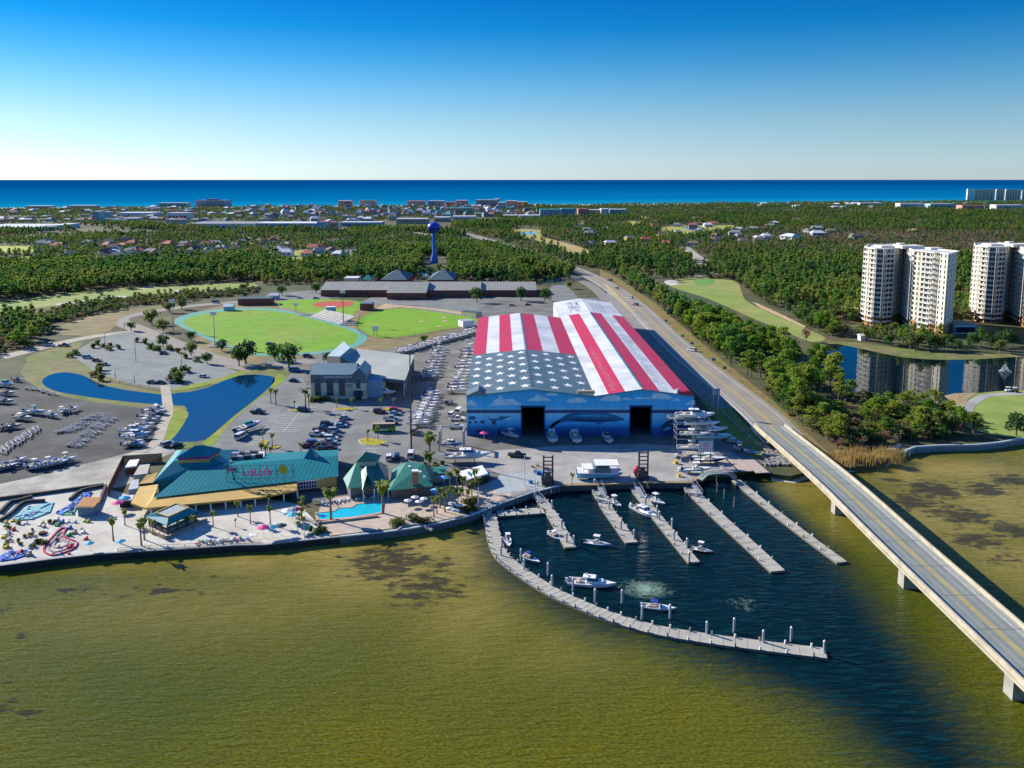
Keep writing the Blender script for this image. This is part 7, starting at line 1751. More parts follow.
for x, y, c in ((666, 321.5, 'turquoise'), (682.5, 337, 'turquoise'), (692, 344.5, 'blue'), (713.5, 361, 'blue'), (724.5, 369.5, 'turquoise')):
    a = G(x, y + 1.5, L); t = thing("road_sign", {'turquoise': "small green roadside sign on the grassy verge", 'blue': "small blue roadside sign on the grassy verge"}[c], "sign", {'turquoise': "small green roadside signs", 'blue': "small blue roadside signs"}[c], a)
    q = MB(); q.box((a.x, a.y, L + 1.5), (1.7, .08, 1.3)); part(q, "panel", {'turquoise': mat("sign_green_face", (.02, .28, .25), .5), 'blue': mat("sign_blue_face", (.02, .22, .50), .5)}[c], t); q = MB(); q.box((a.x, a.y + .1, L + .6), (.1, .1, 1.2)); part(q, "post", M_galv, t)
# sports ground
bl = thing("bleachers", "pale stepped bleachers along the running track", "bleachers", None, G(312, 318)); b0, b1 = G(311, 316.8), G(341, 324.5); d = (b1 - b0); n_ = Vector((-d.y, d.x, 0)).normalized()
for k in range(7): q = MB(); q.bar(b0 + n_ * k * 1.6 + Vector((0, 0, .4 + k * .55)), b1 + n_ * k * 1.6 + Vector((0, 0, .4 + k * .55)), 1.55, .3); part(q, "bench_row", mat("bleached_aluminium", (.62, .58, .55), .6), bl)
q = MB()
for k in range(9): p = b0.lerp(b1, k / 8); q.bar(p, p + n_ * 10 + Vector((0, 0, 3.6)), .25, .3)
part(q, "support", M_galv, bl)
p = G(331, 315.5); pb = thing("press_box", "blue and white press box above the bleachers", "press box", None, p); q = MB(); q.box((p.x, p.y, L + 4.2), (6, 3, 2.8)); part(q, "wall", mat("pale_blue_panel", ()), pb); q = MB(); q.box((p.x, p.y, L + 5.8), (6.6, 3.6, .3)); part(q, "roof", M_white, pb)
for s_ in (-1, 1): q = MB(); q.box((p.x + s_ * 2.4, p.y, L + 1.4), (.3, .3, 2.8)); part(q, "post", M_galv, pb)
def small_bleach(x, y, lb): 
    p = G(x, y); t = thing("bleachers", lb, "bleachers", None, p)
    for k in range(4): q = MB(); q.box((p.x + k * .3, p.y + k * .9, L + .3 + k * .4), (9, .8, .2)); part(q, "bench_row", mat("bleached_aluminium", ()), t)
small_bleach(306, 316, "small set of bleachers at the uphill end of the track"); small_bleach(347, 325.5, "small set of bleachers by the floodlight pole"); small_bleach(217, 347.5, "low bleachers by the track at the car park side")
for x, y, w, h, lb in ((379, 336, 3.2, 5, "white scoreboard seen from behind beside the outfield"), (320, 299.5, 1, 1, "")):
    if lb: p = G(x, y); t = thing("scoreboard", lb, "scoreboard", None, p); q = MB(); q.box((p.x - 2, p.y, L + 4.4), (w, .4, 2.8)); part(q, "panel", M_white, t); q = MB(); q.box((p.x - 2.9, p.y + .3, L + 1.8), (.25, .25, 3.6)); q.box((p.x - 1.1, p.y + .3, L + 1.8), (.25, .25, 3.6)); part(q, "post", M_steel, t)
gp_ = G(303, 342.5); t = thing("football_goal", "white practice frame standing on the football field", "goal", None, gp_)
q = MB(); q.bar((gp_.x - 5, gp_.y, L + 2.4), (gp_.x + 5, gp_.y, L + 2.4), .14)
for s_ in (-1, 1): q.bar((gp_.x + 5 * s_, gp_.y, L), (gp_.x + 5 * s_, gp_.y, L + 2.4), .14); q.bar((gp_.x + 5 * s_, gp_.y + 2, L), (gp_.x + 5 * s_, gp_.y, L + 2.4), .1)
part(q, "frame", M_white, t)
def fence(px, h, label, name="wire_fence", gap=6.0, m=None):
    P_ = [G(x, y, L) for x, y in px]; t = thing(name, label, "fence", None, P_[0]); q = MB()
    for a, b_ in zip(P_[:-1], P_[1:]):
        for z in (h, h * .5, .15): q.bar(a + Vector((0, 0, z)), b_ + Vector((0, 0, z)), .07)
    part(q, "rail", m or M_steel, t); k = 0; acc = 0
    for a, b_ in zip(P_[:-1], P_[1:]):
        n_ = max(1, int((b_ - a).length / gap))
        for i in range(n_): p = a.lerp(b_, i / n_); q = MB(); q.box((p.x, p.y, L + h / 2), (.12, .12, h)); part(q, "post", m or M_steel, t)
fence([(356, 328), (362, 335), (378, 338.5), (400, 338.5), (430, 333), (462, 327)], 2.2, "dark fence round the baseball outfield", gap=8)
fence([(357, 327), (360, 317), (378, 310), (400, 307.5), (430, 310)], 2.2, "dark fence behind the bare clay yard", gap=9)
fence([(276, 304), (283, 310), (300, 314)], 1.6, "pale fence at the corner of the softball field", gap=7, m=M_white)
fence([(118, 551.5), (150, 549), (185, 547.5), (230, 544), (262, 543)], .9, "low post and rope fence on top of the beach seawall", gap=4, m=M_wood)
fence([(500, 503), (515, 498), (530, 492)], .9, "short post fence on the seawall by the shaded plaza", gap=2.5, m=M_wood)
fence([(110, 382), (130, 386), (160, 391)], 1.2, "low fence along the pond below the school car park", gap=6)
# golf fountain
p = G(1005, 372, L + .1); t = thing("fountain", "white spraying fountain in the lake", "fountain", None, p)
fmst = bpy.data.materials.new("fountain_spray"); fmst.use_nodes = True; b = fmst.node_tree.nodes["Principled BSDF"]; b.inputs["Base Color"].default_value = (.72, .80, .82, 1); b.inputs["Roughness"].default_value = .9; b.inputs["Alpha"].default_value = .4
q = MB(); rf_ = random.Random(8)
for k in range(260):
    a = rf_.uniform(0, 2 * math.pi); v = rf_.random() ** .6; rr_ = 2.6 * v; z = 4.2 * (1 - v) ** 1.3 * rf_.uniform(.6, 1.05) + .2; q.ball((p.x + rr_ * math.cos(a), p.y + rr_ * math.sin(a), p.z + z), rf_.uniform(.08, .22), 5)
part(q, "spray", fmst, t); q = MB(); q.cyl((p.x, p.y, p.z), .6, .5, .4, 10); part(q, "nozzle", M_steel, t)
p = G(865, 341, L); gable("gazebo", "small white gazebo on the lake bank before the whole tower", "gazebo", (p.x - 2.5, p.y), (p.x + 2.5, p.y), 4, 2.8, 3.8, M_white, M_white)
# small red umbrella stand and clutter along the yard edge
for x, y, c, lb in ((484, 440, 'pink', "red umbrella against the hangar's blue wall"),): umb(x, y, c, lb, None, 1.15)
rb = random.Random(21)
for i in range(16):
    p = G(rb.uniform(528, 548), rb.uniform(462, 484), L + .1) if i % 2 else G(rb.uniform(676, 700), rb.uniform(455, 478), L + .1); j = i % 4; q = MB(); s_ = rb.uniform(.5, 1.1)
    q.box((p.x, p.y, p.z + s_ * .5), (s_ * 1.4, s_, s_), rb.uniform(0, 3), 0, .92); q.box((p.x, p.y, p.z + s_ + .04), (s_ * 1.5, s_ * 1.1, .08), rb.uniform(0, 1)); nm_ = ("white", "blue", "yellow", "wooden")[j]
    tag(q.build("storage_box", [M_white, KT[2], KT[1], M_wood][j]), f"{nm_} storage box on the quay between lift mast and rack", "box", nm_ + " boxes on the quay")

# ------------------------------------------------------------------ far town: individually built houses, shops, hotels
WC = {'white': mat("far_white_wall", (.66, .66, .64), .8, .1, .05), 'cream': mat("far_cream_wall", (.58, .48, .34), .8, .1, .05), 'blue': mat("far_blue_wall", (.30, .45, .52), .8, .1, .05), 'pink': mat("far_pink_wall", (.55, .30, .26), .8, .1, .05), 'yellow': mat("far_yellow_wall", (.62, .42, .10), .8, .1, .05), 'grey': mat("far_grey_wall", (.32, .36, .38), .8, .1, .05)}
RC = {'white': mat("far_white_roof", (.62, .64, .66), .6, .1, .05), 'grey': mat("far_grey_roof", (.24, .26, .27), .8, .15, .05), 'slate': mat("far_slate_roof", (.09, .14, .16), .8, .15, .05), 'red': mat("far_red_roof", (.42, .13, .09), .8, .12, .05), 'brown': mat("far_brown_roof", (.20, .14, .11), .8, .15, .05), 'teal': mat("far_teal_roof", (.04, .30, .30), .6, .1, .05), 'blue': mat("far_blue_roof", (.10, .32, .50), .6, .1, .05)}
def make_house(w, rf_):
    mb = MB(); mb.prism([(-.5, -.5), (.5, -.5), (.5, .5), (-.5, .5)], 0, .6, 0)
    mb.add([(-.56, -.58, .58), (.56, -.58, .58), (.56, .58, .58), (-.56, .58, .58), (-.3, 0, 1), (.3, 0, 1)], [(0, 1, 5, 4), (2, 3, 4, 5), (1, 2, 5), (3, 0, 4)], 1)
    for x in (-.3, 0, .3): mb.box((x, -.502, .32), (.12, .02, .22), 0, 2); mb.box((x, .502, .32), (.12, .02, .22), 0, 2)
    return mb.build("house", [WC[w], RC[rf_], M_glass])
HP = {}
rh = random.Random(31); FARBOX = []
def house(px, py, w, rf_, sx_, sy_, h, place):
    if (w, rf_) not in HP: HP[(w, rf_)] = Proto(lambda: make_house(w, rf_))
    p = G(px, py); FARBOX.append((p.x, p.y, max(sx_, sy_) * .75))
    HP[(w, rf_)].put(p, rh.uniform(-.5, .5) + (math.pi / 2 if rh.random() < .3 else 0), f"{w} house with a {rf_} roof {place}", f"{w} {rf_}-roofed houses {place}", (sx_, sy_, h), "house")
ww = ['white', 'white', 'white', 'cream', 'cream', 'blue', 'pink', 'grey', 'yellow']; rw = ['white', 'white', 'white', 'grey', 'grey', 'slate', 'red', 'brown', 'brown', 'teal']
def cluster(n, x0, x1, y0, y1, place, s0=11, s1=20, h0=7, h1=11, rcs=rw, wcs=ww):
    for _ in range(n): house(rh.uniform(x0, x1), rh.uniform(y0, y1), rh.choice(wcs), rh.choice(rcs), rh.uniform(s0, s1), rh.uniform(s0, s1) * .8, rh.uniform(h0, h1), place)
cluster(150, 250, 540, 206.5, 217, "in the dense beach town by the sea", 11, 20, 8, 13)
cluster(90, 0, 256, 208, 222, "in the leafy coast district", 13, 24, 6, 9)
cluster(22, 256, 400, 216, 224, "behind the long shopping block", 14, 24, 8, 12)
cluster(58, 40, 340, 243, 259, "among the trees of the golf estate", 11, 17, 6, 9, ['grey', 'brown', 'brown', 'red', 'white', 'slate'])
cluster(40, 560, 780, 224, 246, "in the woods beyond the highway", 11, 17, 6, 8, ['white', 'grey', 'red', 'brown', 'brown'])
cluster(24, 760, 1020, 203, 209, "along the shore road near the beach towers", 14, 24, 6, 9)
cluster(10, 700, 880, 226, 240, "deep in the pale scrub woods", 14, 20, 7, 9, ['white', 'grey', 'brown'])
for x, y, s_, rf_, lb in ((790.5, 239.5, 26, 'white', ""),): house(x, y, 'white', 'white', 24, 18, 9, "standing alone in the scrub")
def far(lb, x0, x1, yb, yt, dep, w, rows=0, cols=0, cat="building", name="commercial_building", rm=None, units=0):
    p0, p1 = G(x0, yb), G(x1, yb); h = V((x0 + x1) / 2, yt, (p0.y + p1.y) / 2).z - L
    wins = [(h / (rows + .4) * .35, rows, cols, (p1 - p0).length / cols * .55, h / (rows + .4) * .5, h / (rows + .4))] if rows else None
    b_ = boxbld(name, lb, cat, p0, p1, dep, h, WC[w], rm, None, wins, units, L, 1.5)
    m_ = (p0 + p1) / 2; k = max(1, int((p1 - p0).length / 20))
    for i in range(k + 1): q = p0.lerp(p1, i / k); FARBOX.append((q.x, q.y + dep / 2, dep * .75 + 6))
    return b_
far("very long pale shopping block with a teal band behind the pines", 312, 240 + 80, 229, 224, 10, 'cream')
far("long low teal fronted shopping centre behind the pine belt", 256, 317, 230.5, 223.5, 60, 'blue', 1, 14, rm=RC['white'])
far("red and blue entrance block at the end of the shopping centre", 317, 327, 230.5, 222, 30, 'blue', 0, 0, rm=RC['red'])
far("white and red domed front beside the shopping centre", 329.5, 336, 231, 222.5, 24, 'pink', 2, 3, rm=RC['red'])
far("long white warehouse roof at the edge behind the pines", -30, 46, 231, 227.5, 110, 'white', rm=RC['white'])
far("smaller white warehouse behind the long one", 46, 60, 229.5, 225.5, 70, 'white', rm=RC['white'])
far("pale blue office tower with twin slabs among the trees", 93, 99.5, 221.5, 211.5, 26, 'blue', 5, 3); far("shorter pale blue slab beside the office tower", 103, 108, 220, 212, 24, 'blue', 4, 3)
far("white arcaded two storey hall among the trees", 167, 188, 220.5, 213, 30, 'white', 1, 5, rm=RC['white'])
far("low yellow base of the arcaded hall", 166, 186, 224, 219.5, 12, 'cream')
far("pale blue low block among the coast trees", 121, 137, 222, 218.5, 30, 'blue', 1, 6, rm=RC['white'])
far("long pale roofed mall in front of the town", 186, 256, 229, 224, 90, 'white', 1, 10, rm=RC['grey'])
far("wide low pale store with white roof in the coast district", 116, 152, 217, 213, 60, 'white', rm=RC['white'])
far("large grey hotel with a stepped top on the shore", 195, 226, 206.8, 200.5, 60, 'grey', 4, 14, "hotel", "hotel", RC['slate']); far("raised middle of the large grey hotel", 207, 216, 206.6, 199, 40, 'grey', 5, 5, "hotel", "hotel", RC['slate'])
for x0, x1, yb, yt, w, lb in ((158, 187, 206.5, 203, 'grey', "low grey beachfront block beside the large hotel"), (68, 95, 208, 205.6, 'grey', "low dark beachfront block furthest along the coast"), (26, 50, 208.5, 206, 'grey', "flat beachfront block near the picture edge"), (338, 351, 206.5, 200.8, 'pink', "brownish beach hotel, first past the town houses"), (359, 376, 206, 200.3, 'cream', "teal roofed beach hotel in line with the water tower's town"), (407, 425, 205.8, 201, 'pink', "low red brown beach hotel above the water tower"), (428, 444, 205.6, 200.8, 'grey', "grey beach hotel above the water tower"), (446, 455, 205.5, 202, 'pink', "small red beach block between two grey hotels"), (456, 468, 206, 200.5, 'pink', "stepped pinkish beach hotel"), (476, 498, 206.5, 200, 'grey', "long dark beach hotel with many bays"), (494, 500, 206, 198.8, 'grey', "slim dark beach tower beside the long hotel"), (444, 474, 214, 208, 'cream', "teal roofed resort block in front of the beach hotels"), (506, 517, 207.5, 200.8, 'cream', "pale resort block at the end of the hotel line"), (517, 523, 207.8, 201.8, 'pink', "pink resort block at the end of the hotel line"), (523, 528, 208.2, 202, 'yellow', "bright yellow resort block closing the hotel line"), (498, 506, 208.5, 202.5, 'white', "white resort block with stacked balconies"),
                             (396, 428, 224, 219, 'cream', "long cream shop row behind the water tower"), (434, 450, 222, 217.5, 'cream', "short cream shop row behind the water tower"), (452, 476, 220, 216.5, 'white', "white shop row beyond the pines"), (503, 518, 219.5, 215.5, 'yellow', "yellow fronted shop beyond the pines"), (519, 540, 218.5, 215.5, 'white', "pale shop next to the yellow one"), (340, 382, 226.5, 222.5, 'blue', "pale blue roofed store in front of the town"), (540, 561, 217, 209.5, 'blue', "teal glass apartment block by the woods"), (561, 575, 216.3, 208.8, 'blue', "white topped teal apartment block by the woods"), (578, 588, 215.5, 209, 'pink', "red tiled apartment block by the woods"), (589, 600, 215.5, 210, 'pink', "brown apartment block by the woods"), (601, 609, 215.8, 209, 'white', "white apartment block by the woods"), (610, 627, 215.5, 209.5, 'blue', "blue grey apartment block by the woods"),
                             (900, 925, 207.5, 203.5, 'white', "white store row near the beach towers"), (930, 955, 208, 204, 'blue', "pale blue store row near the beach towers"), (962, 984, 209.5, 205.5, 'pink', "red roofed store near the beach towers"), (996, 1024, 209, 205, 'white', "white store row at the picture edge"), (860, 884, 205, 203, 'white', "thin white row on the gulf shore")):
    ct = "hotel" if "hotel" in lb else "building"
    far(lb, x0, x1, yb, yt, 34, w, 3 if yb - yt > 4.5 else 1, max(3, int((x1 - x0) / 2.4)), ct, "hotel" if ct == "hotel" else "commercial_building", RC['teal'] if 'teal' in lb else RC['red'] if 'red' in lb else RC['white'])
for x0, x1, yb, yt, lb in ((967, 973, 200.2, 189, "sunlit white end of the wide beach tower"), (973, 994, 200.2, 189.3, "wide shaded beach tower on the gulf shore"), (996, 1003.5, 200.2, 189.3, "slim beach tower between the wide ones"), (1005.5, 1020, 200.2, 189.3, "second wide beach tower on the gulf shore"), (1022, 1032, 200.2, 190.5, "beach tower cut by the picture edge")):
    far(lb, x0, x1, yb, yt, 9, 'white' if 'sunlit' in lb else 'cream', 10, 2 if x1 - x0 < 9 else 5, "apartment tower", "beach_tower")  # sunlight put into the wall colour: lit end white, other towers cream
for x0, x1, y, dp, lb in ((40, 58, 306.0, 8, ""),):
    pass
# ------------------------------------------------------------------ plants
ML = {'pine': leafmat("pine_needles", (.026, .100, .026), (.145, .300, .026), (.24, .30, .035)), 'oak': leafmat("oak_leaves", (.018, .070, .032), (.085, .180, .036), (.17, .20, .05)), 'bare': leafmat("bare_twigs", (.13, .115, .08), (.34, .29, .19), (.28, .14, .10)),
      'palm': leafmat("palm_fronds", (.06, .13, .018), (.24, .29, .04)), 'shrub': leafmat("shrub_leaves", (.025, .075, .014), (.11, .18, .03), (.18, .15, .06)), 'scrub': leafmat("scrub_leaves", (.06, .09, .02), (.19, .20, .04), (.22, .17, .07)), 'far_pine': leafmat("far_pine_needles", (.015, .064, .028), (.110, .250, .038), (.22, .27, .05)), 'far_oak': leafmat("far_oak_leaves", (.013, .052, .030), (.075, .170, .044), (.16, .18, .06)), 'reed': leafmat("reed_blades", (.22, .15, .05), (.42, .29, .10))}
M_bark = mat("pine_bark", (.17, .125, .095), .9, .25, 1.0); M_bark2 = mat("grey_bark", (.16, .145, .125), .9, .25, 1.0); M_ptrunk = mat("palm_trunk_bark", (.22, .165, .12), .9, .25, 2.0)
def leaf(mb, c, s_, rr_, upness=.35):
    n_ = Vector((rr_.gauss(0, 1), rr_.gauss(0, 1), rr_.gauss(0, 1) + upness)).normalized()
    x = n_.cross(Vector((rr_.gauss(0, 1), rr_.gauss(0, 1), rr_.gauss(0, 1)))).normalized(); y = n_.cross(x)
    w, h = s_ * rr_.uniform(.7, 1.2), s_ * rr_.uniform(.5, 1.0)
    mb.add([c - x * w - y * h * .3, c + x * w * .2 - y * h, c + x * w + y * h * .3, c - x * w * .2 + y * h], [(0, 1, 2, 3)])
def clump(mb, c, r_, n_, s_, rr_):
    for _ in range(n_):
        v = Vector((rr_.gauss(0, 1), rr_.gauss(0, 1), rr_.gauss(0, 1))).normalized() * (rr_.random() ** .4)
        leaf(mb, Vector((c[0] + v.x * r_[0], c[1] + v.y * r_[1], c[2] + v.z * r_[2])), s_, rr_)
def tree_meshes(kind, seed, lod):
    """unit-free crown and trunk meshes, metres; lod 0 near, 1 far"""
    rr_ = random.Random(seed); cr, tr = MB(), MB()
    k = (1.0, .34)[lod]; s_ = (1.0, 1.75)[lod]
    if kind == 'pine':
        H = 14.0; tr.tube([(0, 0, 0), (.15 * rr_.uniform(-1, 1), .1, H * .5), (.3 * rr_.uniform(-1, 1), .2, H * .93)], [.26, .2, .07], 6)
        for i in range(11):
            t = .50 + .50 * (i / 10) ** .9; a = rr_.uniform(0, 6.28); rad = rr_.uniform(.8, 2.5) * (1.15 - .75 * max(0, (t - .62) / .38)); z = H * t
            c = (rad * math.cos(a), rad * math.sin(a), z); clump(cr, c, (1.75, 1.75, .95), int(34 * k), .52 * s_, rr_)
            if lod == 0: tr.bar((0, 0, z - .9), c, .13)
    elif kind == 'oak':
        H = 8.0; tr.tube([(0, 0, 0), (.1, .1, 2.2), (.2, -.1, 4.0)], [.34, .28, .2], 6)
        for i in range(13):
            a = rr_.uniform(0, 6.28); rad = rr_.uniform(.5, 3.0); z = H * rr_.uniform(.38, .88) - rad * .25; c = (rad * math.cos(a), rad * math.sin(a), z)
            clump(cr, c, (1.6, 1.6, 1.25), int(34 * k), .48 * s_, rr_)
            if lod == 0: tr.tube([(0, 0, 2.0), (c[0] * .5, c[1] * .5, z * .75), c], [.16, .11, .04], 5)
    elif kind == 'bare':
        H = 7.0; tr.tube([(0, 0, 0), (.1, .1, 2.2), (.2, -.1, 4.0)], [.26, .2, .12], 6)
        for i in range(10):
            a = rr_.uniform(0, 6.28); rad = rr_.uniform(.4, 2.4); z = H * rr_.uniform(.4, .92); c = (rad * math.cos(a), rad * math.sin(a), z)
            clump(cr, c, (1.3, 1.3, 1.1), int(17 * k), .42 * s_, rr_)
            if lod == 0: tr.tube([(0, 0, 1.8), (c[0] * .5, c[1] * .5, z * .7), c], [.13, .09, .03], 5)
    elif kind in ('shrub', 'scrub'):
        H = 2.6
        for i in range(8):
            a = rr_.uniform(0, 6.28); rad = rr_.uniform(.0, 1.5); c = (rad * math.cos(a), rad * math.sin(a), rr_.uniform(.5, 1.9) - rad * .2); clump(cr, c, (.85, .85, .7), int(26 * k), .32 * s_, rr_)
        for i in range(4): a = i * 1.6; tr.bar((0, 0, 0), (.8 * math.cos(a), .8 * math.sin(a), 1.3), .07)
    elif kind == 'reed':
        for i in range(70): x, y = rr_.gauss(0, 1.2), rr_.gauss(0, 1.2); h = rr_.uniform(1.4, 2.8); cr.add([(x - .12, y, 0), (x + .12, y, 0), (x + rr_.uniform(-.4, .4), y + rr_.uniform(-.4, .4), h)], [(0, 1, 2)])
        tr.cyl((0, 0, 0), .3, .1, .3, 5)
    elif kind in ('palm', 'datepalm'):
        H = 5.6 if kind == 'palm' else 7.0; big = 1.0 if kind == 'palm' else 1.5
        tr.tube([(0, 0, 0), (.08 * rr_.uniform(-1, 1), .05, H * .5), (.15 * rr_.uniform(-1, 1), .05, H)], [.24 * big, .17 * big, .2 * big], 7); tr.ball((0, 0, H - .1), (.36 * big, .36 * big, .5 * big), 8)
        nf_ = 22 if kind == 'palm' else 34
        for i in range(nf_):
            a = i * 2.399 + rr_.uniform(-.2, .2); el_ = rr_.uniform(-.55, 1.15); ln_ = rr_.uniform(1.3, 1.75) * big; pts = []
            for j in range(5):
                t = j / 4; el2 = el_ - 1.15 * t * t; pts.append(Vector((math.cos(a) * ln_ * t * math.cos(el2 * .8), math.sin(a) * ln_ * t * math.cos(el2 * .8), H + .15 + ln_ * (math.sin(el_) * t - .55 * t * t))))
            sd_ = Vector((-math.sin(a), math.cos(a), 0))
            for j in range(4):
                w0 = (.10, .34, .36, .26, .04)[j] * big; w1 = (.10, .34, .36, .26, .04)[j + 1] * big; dz = Vector((0, 0, .12))
                cr.add([pts[j], pts[j + 1], pts[j + 1] + sd_ * w1 - dz, pts[j] + sd_ * w0 - dz, pts[j + 1] - sd_ * w1 - dz, pts[j] - sd_ * w0 - dz], [(0, 1, 2, 3), (0, 5, 4, 1)])
    return cr, tr
NAMES = {'pine': ("pine_tree", "tree"), 'oak': ("oak_tree", "tree"), 'bare': ("bare_tree", "tree"), 'shrub': ("shrub", "shrub"), 'scrub': ("shrub", "shrub"), 'palm': ("palm_tree", "palm"), 'datepalm': ("palm_tree", "palm"), 'reed': ("reed_clump", "reeds")}
TP = {}
def tree(kind, p, s_, label, group, seed):
    v = seed % 4; key = (kind, v)
    if key not in TP:
        def mk(kind=kind, v=v):
            cr, tr = tree_meshes(kind, 40 + v * 7, 0); root = thing(NAMES[kind][0], "", NAMES[kind][1])
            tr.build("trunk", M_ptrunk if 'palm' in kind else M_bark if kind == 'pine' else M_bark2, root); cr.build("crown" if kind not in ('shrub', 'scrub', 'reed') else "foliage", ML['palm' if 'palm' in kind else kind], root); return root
        TP[key] = Proto(mk)
    return TP[key].put(p, (seed * 2.399) % 6.28, label, group, s_ if isinstance(s_, tuple) else (s_ * (.9 + .2 * ((seed * 37) % 10) / 10), s_ * (.9 + .2 * ((seed * 53) % 10) / 10), s_))
sd_n = [0]
def plant(kind, px, py, s_, label, group=None):
    sd_n[0] += 1; p = G(px, py); p.z = L + .02; return tree(kind, p, s_, label, group, sd_n[0])
def zz(x, y): return 110 + x / 5.907, 430 + y / 5.907
# palms
g = "palms on the restaurant beach"
for x, y, h, lb in ((113.5, 541, 6.2, "slim palm nearest the play area"), (125, 525.5, 4.6, "short palm by the brown fence end"), (141.5, 546, 6.6, "palm leaning before the beach bar counter"), (144.5, 540, 6.0, "second palm before the beach bar counter"), (153, 535, 4.2, "stubby palm against the beach bar"), (193.5, 531, 4.2, "palm at the shaded side of the beach bar"), (213.3, 527.3, 4.6, "palm on the sand between bar and colonnade"), (235.5, 527, 2.2, "shortest palm, leaning on the beach sand"), (238, 517, 4.6, "palm standing in the colonnade shade"), (250.5, 524, 5.2, "palm in line with the pink sign, on the sand"), (270.5, 525, 5.2, "palm on the sand nearest the flags"), (269, 509, 4.4, "palm touching the awning shadow below the lime sign")):
    plant('palm', x, y, h / 6.4, lb, None)
for x, y, h, lb in ((331, 520, 8.4, "tall date palm at the near corner of the pool"), (383, 513.5, 8.2, "tall date palm at the far corner of the pool"), (429, 476, 7.0, "palm cluster behind the pool house"), (430, 462, 8.8, "tall palm standing behind the pool house"), (281, 452, 4.6, "")):
    if lb: plant('datepalm', x, y, h / 7.4, lb, None)
rp_ = random.Random(17)
for i, (x, y, h) in enumerate(((450, 492, 6.5), (457, 488, 6), (463, 496, 6), (452, 503, 5.2), (445, 512, 6), (437, 514, 5), (440, 508, 6), (448, 507, 5.5), (455, 505, 5), (461, 503, 4.5), (475, 490, 6.6), (478, 497, 6.2), (472, 499, 5.5), (468, 505, 4.5), (458, 508, 4.6), (434, 517, 5.5))):
    plant('palm', x, y, h / 6.4, "palm in the dense grove beside the fluted seawall", "palms in the grove by the seawall")
for i, (x, y, h) in enumerate(((301, 517, 4.5), (302, 522, 4.2), (300, 527, 4.0), (304, 529, 3.5), (298, 533, 3.2), (303, 511, 4.2))): plant('palm', x, y, h / 6.4, "palm in the planted strip between beach and pool terrace", "palms of the planted strip")
for x, y, h, lb in ((305.5, 409.5, 8.5, "tall palm at the corner of the showroom"), (309, 408.3, 6, "slimmer palm at the corner of the showroom"), (337, 408.5, 4.2, "small palm before the showroom windows, first"), (352, 408.7, 4.2, "small palm before the showroom windows, second"), (381, 409, 4.4, "small palm before the showroom link"), (394, 409, 4.4, "small palm before the open showroom front"), (368, 442, 4.6, "palm at the pointed end of the yellow island"), (378, 440, 5.0, "palm at the middle of the yellow island"), (263, 442.5, 4.2, "thin palm of the pair by the towed cruiser, rear one"), (272.5, 447.5, 5.0, "thin palm of the pair by the towed cruiser, front one"), (294.5, 408.5, 3.2, "tiny palm on the upper yellow strip"), (271, 403.5, 6.4, "palm by the pond edge, nearer the water"), (276, 405, 6.6, "palm by the pond edge, nearer the parking"), (301, 456, 4.6, "palm behind the restaurant roof nearest the lime sign"), (318, 455, 4.4, "palm behind the restaurant roof beside the cupola"), (262, 459, 5.4, "palm behind the white flat roof, first"), (266, 461, 5.2, "palm behind the white flat roof, second"), (271, 459.5, 4.4, "palm behind the white flat roof, third"), (572, 490.5 - 4, 4.2, "small palm in a pot on the quay")):
    plant('palm', x, y, h / 6.4, lb.replace(" left of", " beside"), None)
# hedge and shrubs
hp = [G(394, 527), G(410, 521), G(428, 525)]
mb = MB(); rr_ = random.Random(3)
for k in range(16): p = hp[0].lerp(hp[1], k / 15) if k < 8 else hp[1].lerp(hp[2], (k - 8) / 7); clump(mb, (p.x + rr_.uniform(-.5, .5), p.y + rr_.uniform(-.8, 1.6), L + .9), (1.7, 1.6, .9), 90, .22, rr_)
tag(mb.build("hedge", ML['shrub']), "low clipped green hedge behind the curved terrace wall", "hedge")
for x, y, s_, g in [(rp_.uniform(310, 324), 533 + rp_.uniform(-3, 2), .6, 0) for _ in range(5)] + [(rp_.uniform(455, 478), rp_.uniform(500, 512), .7, 1) for _ in range(14)] + [(rp_.uniform(424, 446), rp_.uniform(462, 474), .6, 2) for _ in range(10)] + [(rp_.uniform(312, 327), rp_.uniform(400, 402), .9, 3) for _ in range(6)]:
    plant('shrub', x, y, s_, ("low shrub at the end of the planted strip", "low shrub beneath the palm grove", "low shrub along the kerb behind the pool house", "dark shrub under the showroom windows")[g], ("planted strip shrubs", "grove shrubs", "kerb shrubs", "showroom shrubs")[g])
for _ in range(16): plant('scrub', rp_.uniform(2, 60), rp_.uniform(524, 556) - 2, rp_.uniform(.25, .5), "tuft of scrub on the play area sand", "tufts on the play area sand")
for i in range(5): plant('shrub', 36 + 2.5 * i + rp_.uniform(-1, 1), 544 + rp_.uniform(-1, 1), .5, "dark shrub on the sand beside the mini golf", "shrubs beside the mini golf")
